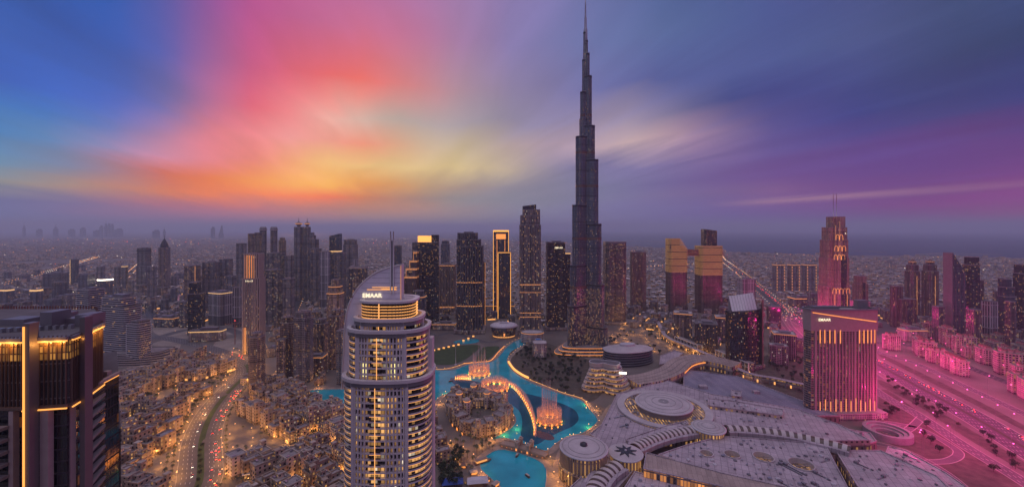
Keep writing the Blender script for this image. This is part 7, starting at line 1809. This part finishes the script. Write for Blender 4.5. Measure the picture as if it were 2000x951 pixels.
def jet_mesh(h, r0, r1):
    b = MB(); n = 6; prof = [(r0, 0), (r0*.8+r1*.2, h*.35), (r0*.4+r1*.6, h*.72), (r1, h*.92), (r1*.4, h)]
    for i in range(len(prof)-1):
        for q in range(n):
            a0, a1_ = 2*math.pi*q/n, 2*math.pi*(q+1)/n; (ra, za), (rb, zb) = prof[i], prof[i+1]
            b.quad([(ra*math.cos(a0), ra*math.sin(a0), za), (ra*math.cos(a1_), ra*math.sin(a1_), za), (rb*math.cos(a1_), rb*math.sin(a1_), zb), (rb*math.cos(a0), rb*math.sin(a0), zb)], [(0, za/h), (1, za/h), (1, zb/h), (0, zb/h)], 0, True)
    return b
def flight(root, pos, col, power, z=1.5, rad=1.0):
    l = bpy.data.lights.new('underwater_lamp_light', 'POINT'); l.energy = power; l.color = col; l.shadow_soft_size = rad
    o = bpy.data.objects.new('underwater_lamp_light', l); COL.objects.link(o); o.parent = root; o.location = (*pos, z)
FCOL = (1, .25, .025)
def fountain_ring(label, px, py, rpx, h, tall, pw):
    x, y = P(px, py); rr = rpx/F*y; r = thing('fountain_ring', label, 'fountain', (x, y, .12))
    b = MB(); b.ring(ell(rr+1, rr+1, 40), ell(rr-1, rr-1, 40), 0, .5); b.build('nozzle_ring', M['dark_metal'], r)
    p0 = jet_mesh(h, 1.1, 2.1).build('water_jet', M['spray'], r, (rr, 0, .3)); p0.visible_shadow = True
    n = 84
    for i in range(1, n):
        a = 2*math.pi*i/n; c = copy_part(p0, r, (rr*math.cos(a), rr*math.sin(a), .3)); c.scale = (1, 1, rnd.uniform(.8, 1.1))
    t0 = None
    for i in range(tall):
        a = 2*math.pi*i/max(1, tall)+.2; q = rr*.62; hh = h*2.5
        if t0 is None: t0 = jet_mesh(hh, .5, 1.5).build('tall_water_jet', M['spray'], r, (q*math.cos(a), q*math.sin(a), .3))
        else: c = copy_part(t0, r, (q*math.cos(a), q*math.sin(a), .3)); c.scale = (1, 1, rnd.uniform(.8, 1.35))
    for i in range(12):
        a = 2*math.pi*i/12+.1
        b = MB(); b.lathe([(.6, .05), (.6, .75), (.05, .8)], 10, (rr-1.8)*math.cos(a), (rr-1.8)*math.sin(a)); b.build('underwater_lamp', G['fount'], r)
        flight(r, ((rr-1.8)*math.cos(a), (rr-1.8)*math.sin(a)), FCOL, pw)
        flight(r, ((rr+1.8)*math.cos(a), (rr+1.8)*math.sin(a)), FCOL, pw*.5)
G['fount'] = glow('fountain_lamp', (1, .45, .12), 5)
fountain_ring('far left fountain ring glowing pink orange near the lawn', 936, 729, 19, 19, 12, 3200)
fountain_ring('middle fountain ring, widest, a low glowing orange drum of jets', 966, 757, 25, 15, 0, 3200)
fountain_ring('right fountain ring with tall glowing plumes nearest the bridge', 1073, 822, 22.5, 20, 16, 3200)
def fountain_arc(label, pts, h, step, pw, n_l):
    p = smooth_path([P(*q) for q in pts], 8); cx, cy_ = p[len(p)//2]; r = thing('fountain_arc', label, 'fountain', (cx, cy_, .12)); p = [(a-cx, b_-cy_) for a, b_ in p]
    w = walk(p, step); w = w[:100]; p0 = None; L_ = len(w)
    for i, (x, y, hd) in enumerate(w):
        f = .35+.65*math.sin(math.pi*(i+.5)/L_)
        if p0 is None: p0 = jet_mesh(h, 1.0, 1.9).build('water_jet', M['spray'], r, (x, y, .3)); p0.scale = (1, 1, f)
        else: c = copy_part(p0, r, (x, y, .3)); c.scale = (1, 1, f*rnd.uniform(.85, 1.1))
    for (x, y, hd) in walk(p, path_len(p)/n_l, 1):
        b = MB(); b.lathe([(.5, .05), (.5, .7), (.05, .75)], 10, x+1.6*math.sin(hd), y-1.6*math.cos(hd)); b.build('underwater_lamp', G['fount'], r)
        flight(r, (x+1.8*math.sin(hd), y-1.8*math.cos(hd)), FCOL, pw)
fountain_arc('short line of glowing jets left of the far fountain ring', [(889, 738), (905, 738), (922, 739)], 9, 1.5, 1200, 9)
fountain_arc('long curved line of glowing jets sweeping from the middle ring toward the bridge', [(990, 747), (1006, 757), (1022, 776), (1034, 797), (1042, 818), (1046, 838), (1045, 852)], 13, 2.2, 1500, 22)
def oval_pad(px, py, a, bq): 
    x, y = P(px, py); g = MB(); g.prism(ell(a, bq, 32, x, y, R(-40)), .1, .22); tag(g.build('fountain_pad', M['deep_pad']), kind='structure')
M['deep_pad'] = mat('dark_fountain_bed', (.06, .055, .075), .4); oval_pad(1062, 850, 17, 9)

# ------------------------------------------------------------------ vehicles
def car_proto(k, col, van=False):
    b = MB(); L_, W_, H_ = (5.4, 2.1, 2.2) if van else (4.6, 1.85, 1.45)
    b.prism(rrect(L_, W_, .35, 2), .28, .28+H_*.42, 0, 0, bottom=True)
    b.prism(rrect(L_*(.74 if van else .52), W_*.88, .3, 2, 0, -L_*.06), .281+H_*.42, H_, 1, 0, taper=.82)
    for sx in (-1, 1):
        for sy in (-1, 1): b.lathe([(.33, -.1), (.33, .1)], 10, 0, 0, 2); n = 20; idx = len(b.v)-n
        for s in (-1, 1): b.box(sx*L_*.3, s*W_*.47, 0, .62, .6, .2, 0, 2)
    for s in (-1, 1):
        b.box(L_/2+.02, s*W_*.33, .5, .78, .1, .45, 0, 3); b.box(-L_/2-.02, s*W_*.33, .55, .9, .1, .5, 0, 4)
    return b, [col, M['glass'], M['dark_metal'], G['head'], G['tail']]
G['head'] = glow('car_headlight', (1, .88, .65), 14); G['tail'] = glow('car_taillight', (1, .04, .02), 14)
CARS = []
for k, (c, v) in enumerate(((( .6, .6, .6), 0), ((.03, .03, .035), 0), ((.25, .25, .27), 0), ((.5, .48, .44), 1), ((.22, .02, .02), 0))):
    pt = mat('car_paint', c, .3, var=0); b, ms = car_proto(k, pt, v)
    o = b.build('parked_car' if False else 'car', ms); CARS.append(o); tag(o, 'x', 'car')
def put_car(x, y, h, label, group):
    k = rnd.randrange(len(CARS)); o = CARS[k]
    if o.name in USED: o = o.copy(); COL.objects.link(o)
    else: USED.add(o.name)
    o.location = (x, y, .16); o.rotation_euler = (0, 0, h); o['label'] = label; o['group'] = group
    return o
nc = 0
for lane in (-19, -15, -11, -7, 7, 11, 15, 19):
    q = offset_path(hw, lane); d = 1 if lane < 0 else -1
    pos = 0
    for (x, y, h) in walk(q, 13, rnd.uniform(0, 10)):
        if y < 250 or rnd.random() > (.5 if y < 1400 else .42) or nc > 235: continue
        put_car(x, y, h if lane < 0 else h+math.pi, 'car with glowing lights on the wide highway', 'cars on the highway'); nc += 1
nb = 0
for lane in (-19, -15.5, -11, 8, 12, 16, 19.5):
    for (x, y, h) in walk(offset_path(blvd, lane), 12, rnd.uniform(0, 9)):
        if rnd.random() > .3 or nb > 62: continue
        put_car(x, y, h if lane < 0 else h+math.pi, 'car with glowing lights on the curved boulevard', 'cars on the boulevard'); nb += 1

# ------------------------------------------------------------------ lamp masts added along the roads to tint the right side magenta
HL = lamp_proto('added_pink_mast', 22, 2.5, (1, .035, .36), 42000, 1.2, 'pink', 1.2) if False else None
G['pink'] = glow('added_pink_glow', (1, .12, .40), 7)
HL = lamp_proto('added_pink_mast', 36, 2.5, (1, .03, .30), 32000, 3.0, 'pink', .8)
HL2 = copy_tree(HL, (0, 0, 0), 0); HL3 = copy_tree(HL, (0, 0, 0), 0)
k = 0
for (x, y, h) in walk(hw, 30, 5):
    if 230 < y < 1350: place(HL, x, y, h, 'tall lamp mast on the highway median added to cast pink light', 'added pink lamps on the highway median'); k += 1
for rp, pr, l in ((ROADS_F[0], HL2, 'lamp mast on the near frontage road added to cast pink light'), (ROADS_F[1], HL3, 'lamp mast on the far frontage road added to cast pink light')):
    for (x, y, h) in walk(rp, 42, 5):
        if 230 < y < 1250: place(pr, x, y, h, l, 'added pink lamps on the frontage roads '+l[18:21]); k += 1
HL4 = copy_tree(HL, (0, 0, 0), 0); HL5 = copy_tree(HL, (0, 0, 0), 0)  # further added masts, spreading the pink tint over side roads
for pts in SLIPS:
    for (x, y, h) in walk(smooth_path([P(*q) for q in pts], 8), 52, 12):
        if 230 < y < 1000 and not any((a-x)**2+(b-y)**2 < c*c for a, b, c in OCC): place(HL4, x+6*math.sin(h), y-6*math.cos(h), h, 'lamp mast beside the curving slip roads added to cast pink light', 'added pink lamps beside the slip roads')
for (x, y, h) in walk(smooth_path([P(*q) for q in CROSS], 8), 50, 12): place(HL5, x+12*math.sin(h), y-12*math.cos(h), h, 'added pink lamp mast on the cross road by the far residential blocks', 'lamps on the cross road')


# ------------------------------------------------------------------ elevated walkway, framed gallery, blocks by the street
def viaduct():
    p = smooth_path([P(a, b_, 9) for a, b_ in ((1272, 606), (1290, 640), (1303, 660), (1345, 679), (1400, 702), (1460, 731), (1515, 742), (1580, 756))], 8)
    cx, cy_ = p[24]; r = thing('elevated_walkway', 'long elevated enclosed walkway with amber lit openings running to the highway', 'walkway', (cx, cy_, 0)); p = [(a-cx, b_-cy_) for a, b_ in p]
    A_, B_ = offset_path(p, 4.5), offset_path(p, -4.5)
    b = MB(); b.prism(ccw(A_+B_[::-1]), 8, 9.2, 0, 0, bottom=True); b.build('deck', M['concrete'], r)
    b = MB(); b.prism(ccw(offset_path(p, 4)+offset_path(p, -4)[::-1]), 9.203, 12, 0, 0); b.build('glazed_passage', FC['terrace'], r)
    b = MB(); b.prism(ccw(offset_path(p, 5)+offset_path(p, -5)[::-1]), 12.003, 13, 0, 0, bottom=True); b.build('walkway_roof', M['mall_roof'], r)
    for i, (x, y, h) in enumerate(walk(p, 26, 6)):
        b = MB(); b.box(x, y, 0, 7.99, 2.2, 4, h); b.build('pier', M['concrete'], r)
        if 5 < i < 30: b = MB(); b.box(x+8*math.cos(h)+3*math.sin(h), y+8*math.sin(h)-3*math.cos(h), 1, 6, 2.6, .6, h); b.build('lit_bay', G['shop'], r)
viaduct()
def gallery(label, pa, pb, h, k):
    a, c = P(*pa), P(*pb); hd = math.atan2(c[1]-a[1], c[0]-a[0]); l = math.dist(a, c)
    r = thing('framed_gallery', label, 'building', ((a[0]+c[0])/2, (a[1]+c[1])/2, 0), hd)
    b = MB(); b.box(0, 9, 0, h-.5, l-1, 16, 0, 0, 1, bottom=False); b.build('dark_mass', [FC['low_dark'], M['roof']], r)
    for i in range(k+1):
        b = MB(); b.box(-l/2+l*i/k, 0, 0, h, 1.3, 2.2); b.build('frame_post', M['white'], r)
    for z in (h*.52, h):
        b = MB(); b.box(0, -.1, z, z+1.3, l+1.6, 2.6); b.build('frame_beam', M['white'], r)
    OCC.append(((a[0]+c[0])/2, (a[1]+c[1])/2+8, l*.4))
gallery('white framed long gallery nearer the lens shaped building', (1318, 672), (1362, 690), 19, 7)
gallery('white framed long gallery running toward the curved dark office', (1398, 700), (1462, 728), 19, 9)
tower('street_tower', 'white topped block with slotted front above the walkway', 1316, 1352, 614, 668, 'dark_pier', dr=.9, rot=-22, roof='roof_pale', lit_top=('dim', [0], 2))
tower('street_tower', 'dark lit block below the right slatted tower', 1356, 1402, 635, 690, 'grid_dark', dr=.9, rot=-22)
tower('street_tower', 'pale roofed block left of the curved dark office', 1396, 1434, 622, 672, 'dark_pier', dr=.8, rot=-22, roof='roof_pale', lit_top=('dim', [0], 2))
tower('street_tower', 'dark box block between curved office and highway', 1497, 1526, 601, 642, 'dark', dr=.9, rot=-18, roof='roof_dark')
tower('street_tower', 'broad flat roofed glass block right of the curved office', 1506, 1556, 655, 706, 'dark_pier', dr=.8, rot=-24, roof='roof_pale', lit_top=('dim', [0], 1.5))
tower('street_tower', 'lower flat roofed glass block near the curved office foot', 1500, 1540, 678, 716, 'low_dark', dr=.7, rot=-24, roof='roof_pale')
# dark garden side terraces by the tallest tower
tower('villa_pool_house', 'white terrace house with blue rooftop pool beside the garden', 1040, 1068, 672, 700, 'low', 'soft', dr=1.0, cat='building', roof='roof_pale', plant=False)
x, y = P(1051, 678, 14); r = thing('rooftop_pool', 'small bright blue pool in the garden near the tallest tower', 'pool', (x, y, 0)); b = MB(); zt = ZA(672, GY(700))+.3; b.prism(ell(7, 6, 24), zt, zt+.5); b.build('pool_water', M['pool_lit'] if 'pool_lit' in M else M['pool'], r); b = MB(); b.ring(ell(8, 7, 24), ell(7, 6, 24), zt-.1, zt+.8); b.build('pool_rim', M['white'], r)
tower('round_podium_hall', 'layered round podium with lit rings at the foot of the crowned tower', 1018, 1062, 652, 672, 'low', 'round', dr=.7, cat='building', roof='roof_pale', plant=False, slabs=S(4, 1.2, 'white', .7), lit_top=('dim', [0], 1.5))
tower('low_hall', 'long low hall with white roof under the gold framed towers', 945, 1005, 597, 612, 'low', dr=.4, cat='building', lit_top=('dim', [0], 2))
tower('low_hall', 'long pale low hall left of the black glass tower', 845, 892, 633, 645, 'low', dr=.4, cat='building', roof='roof_pale', lit_top=('dim', [0], 1.5))
# pavilion with two pale roofs on the square at the boulevard crossing
x, y = P(525, 918); r = thing('square_pavilion', 'pavilion with two pale flat roofs and glowing orange glass on the square', 'pavilion', (x, y, 0), R(20))
b = MB(); b.box(0, 0, 0, 7, 34, 18); b.build('glazed_hall', FC['terrace'], r); b = MB(); b.box(2, 3, 7.003, 8.4, 38, 20); b.build('roof_plate', M['roof_pale'], r); b = MB(); b.box(-14, -7, 5.4, 6.6, 22, 12); b.build('canopy_roof', M['white'], r)
b = MB(); b.box(13, -13, 0, 8.5, 16, 9); b.build('glazed_hall', FC['terrace'], r); b = MB(); b.box(13, -13, 8.503, 9.7, 19, 11); b.build('roof_plate', M['roof_pale'], r)
b = MB(); b.box(-4, -9.2, .3, 5, 9, .4); b.build('lit_entrance', G['amber'], r)
for (px, py, c, l) in ((884, 948, 'blue_canvas', 'blue canopy roof at the bottom edge beside the basin'), (933, 946, 'white', 'white tent roof at the bottom edge beside the basin')):
    x, y = P(px, py); r = thing('canopy', l, 'canopy', (x, y, 0), R(8)); M.setdefault('blue_canvas', mat('blue_canvas', (.02, .07, .30), .7))
    b = MB(); b.prism(rect(24, 13), 5, 7.5, 0, 0, taper=.55, bottom=True); b.build('canopy_roof', M[c], r)
    for sx in (-1, 1):
        for sy in (-1, 1): b = MB(); b.tube([(sx*11, sy*6, 0), (sx*11, sy*6, 5.0)], .2, 6); b.build('canopy_post', M['steel'], r)
for i, (px, py) in enumerate(((905, 912), (925, 925), (950, 940), (968, 948), (915, 942))):
    x, y = P(px, py); r = thing('market_stall', 'small lit market stall on the quay by the basin', 'stall', (x, y, 0), R(17*i), 'market stalls by the basin'); b = MB(); b.box(0, 0, 0, 3.4, 8, 5); b.build('stall_body', FC['town3'], r); b = MB(); b.prism(rect(9.4, 6.4), 3.4, 5.2, 0, 0, taper=.4, bottom=True); b.build('stall_roof', M['cream' if i % 2 else 'bronze'], r); b = MB(); b.box(0, -2.6, .8, 2.6, 6, .2); b.build('stall_light', G['amber'], r)
x, y = P(943, 902); r = thing('floating_restaurant', 'small amber lit wooden restaurant boat moored at the basin edge', 'boat', (x, y, .1), R(30))
b = MB(); b.prism(ccw([(-11, -3), (7, -3), (12, 0), (7, 3), (-11, 3)]), 0, 1.6); b.build('hull', M['bronze'], r); b = MB(); b.box(-2, 0, 1.6, 4.4, 14, 4.6); b.build('cabin', G['amber2'], r); b = MB(); b.prism(rect(16, 6, 0, -2, 0), 4.403, 5.8, 0, 0, taper=.6, bottom=True); b.build('cabin_roof', M['beige2'], r)
for (px, py, h) in ((880, 745, .4), (1010, 890, 1.2), (1030, 930, 2.2)):
    x, y = P(px, py); r = thing('water_taxi', 'small wooden water taxi with canopy on the turquoise water', 'boat', (x, y, .1), h, 'water taxis on the lake'); b = MB(); b.prism(ccw([(-4, -1.2), (3, -1.2), (5, 0), (3, 1.2), (-4, 1.2)]), 0, .9); b.build('hull', M['trunk'], r); b = MB(); b.box(-.5, 0, 2.4, 2.6, 5.5, 2.2); b.build('canopy', M['cream'], r)
    for s in (-1, 1): b = MB(); b.box(-.5, s*.9, .9, 2.4, 4.6, .12); b.build('canopy_frame', M['trunk'], r)
# tower crane on the left
x, y = P(459, 672); r = thing('tower_crane', 'red lamp tower crane standing on the sandy lots', 'crane', (x, y, 0), R(25)); b = MB(); b.box(0, 0, 0, 52, 1.6, 1.6); b.build('mast', M['red_roof'], r); b = MB(); b.box(10, 0, 52, 53.4, 52, 1.2); b.build('jib', M['red_roof'], r); b = MB(); b.box(0, 0, 53.4, 59, 1, 1); b.build('tower_peak', M['red_roof'], r); b = MB(); b.box(0, 0, 59, 60.2, 1.4, 1.4); b.build('red_lamp', G['red'], r)
# canal bridge
p = smooth_path([P(a, b_, 10) for a, b_ in ((-60, 628), (60, 612), (140, 603), (230, 596), (300, 588))], 6); cx, cy_ = p[10]; r = thing('canal_bridge', 'pale road bridge curving over the canal in the haze', 'bridge', (cx, cy_, 0)); p = [(a-cx, b_-cy_) for a, b_ in p]
b = MB(); b.prism(ccw(offset_path(p, 13)+offset_path(p, -13)[::-1]), 8.5, 10, 0, 0, bottom=True); b.build('deck', M['paving_grey'], r)
for (x, y, h) in walk(p, 60, 10): b = MB(); b.box(x, y, 0, 8.49, 4, 18, h); b.build('pier', M['concrete'], r)
b = MB(); b.prism(ccw(offset_path(p, -12.6)+offset_path(p, -13.2)[::-1]), 10.003, 11.2, 0, 0); b.build('lit_rail', G['soft'], r)

# ------------------------------------------------------------------ countless far lights of the city
def city_lights():
    b = MB(); R_ = random.Random(9)
    def dot(x, y, z, s, m): b.box(x, y, z, z+s, s, s, 0, m)
    for p, hw_ in ROADS:
        for (x, y, h) in walk(p, 48):
            if y > 1250 and not (x < -.55*y and y > 4200):
                s = y*.00075
                for o in (-1, 1): dot(x+o*hw_*math.sin(h), y-o*hw_*math.cos(h), 9, s, R_.choice((0, 0, 1)))
    for (x, y, sp_) in rest_h:
        if R_.random() < .085 and mnoise.noise(Vector((x*.0016, y*.0016, 9))) > -.12:
            s = y*R_.choice((.00035, .00045, .0006, .0009)); dot(x+R_.uniform(-8, 8), y-sp_*.35, R_.uniform(2, 9), s, R_.choice((0, 0, 0, 0, 1, 1, 2)))
    for _ in range(420):
        px, py = R_.uniform(-20, 900), R_.uniform(500, 660); x, y = P(px, py); s = y*.0006
        if free(x, y, 2, False, False): dot(x, y, R_.uniform(3, 8), s, R_.choice((0, 0, 0, 1)))
    for _ in range(160):
        px, py = R_.uniform(1180, 1980), R_.uniform(500, 640); x, y = P(px, py); s = y*.0006
        if free(x, y, 2, False, False): dot(x, y, R_.uniform(3, 8), s, R_.choice((0, 0, 1)))
    tag(b.build('city_lights', [G['cl'], G['clw'], G['clr']]), kind='stuff')
G['cl'] = glow('sodium_lamp', (1, .40, .10), 2.6); G['clw'] = glow('white_street_lamp', (1, .82, .6), 2.6); G['clr'] = glow('red_street_light', (1, .12, .06), 4)
city_lights()

# ------------------------------------------------------------------ haze
def haze():
    b = MB(); z0, z1 = -1.6, 880; x0, x1, y0, y1 = -61000, 61000, -2600, 91000
    b.prism([(x0, y0), (x1, y0), (x1, y1), (x0, y1)], z0, z1, bottom=True)
    m = bpy.data.materials.new('haze_air'); m.use_nodes = True; nt = m.node_tree; nt.nodes.clear()
    v = nt.nodes.new('ShaderNodeVolumePrincipled'); v.inputs['Color'].default_value = (.74, .84, 1, 1); v.inputs['Density'].default_value = HAZE; v.inputs['Anisotropy'].default_value = .25
    out = nt.nodes.new('ShaderNodeOutputMaterial'); nt.links.new(v.outputs[0], out.inputs['Volume'])
    m.cycles.homogeneous_volume = True
    tag(b.build('haze', m), kind='stuff')
HAZE = 6.6e-5
haze()
for pool in (LAMP, LAMP2, ALLEY, AL2, AL3, AL4, AL5, BOLL, HL, HL2, HL3, HL4, HL5, *TREES, *PALMS):
    if pool.name not in USED:
        for k in list(pool.children_recursive): bpy.data.objects.remove(k)
        bpy.data.objects.remove(pool)
for o in CARS:
    if o.name not in USED: bpy.data.objects.remove(o)
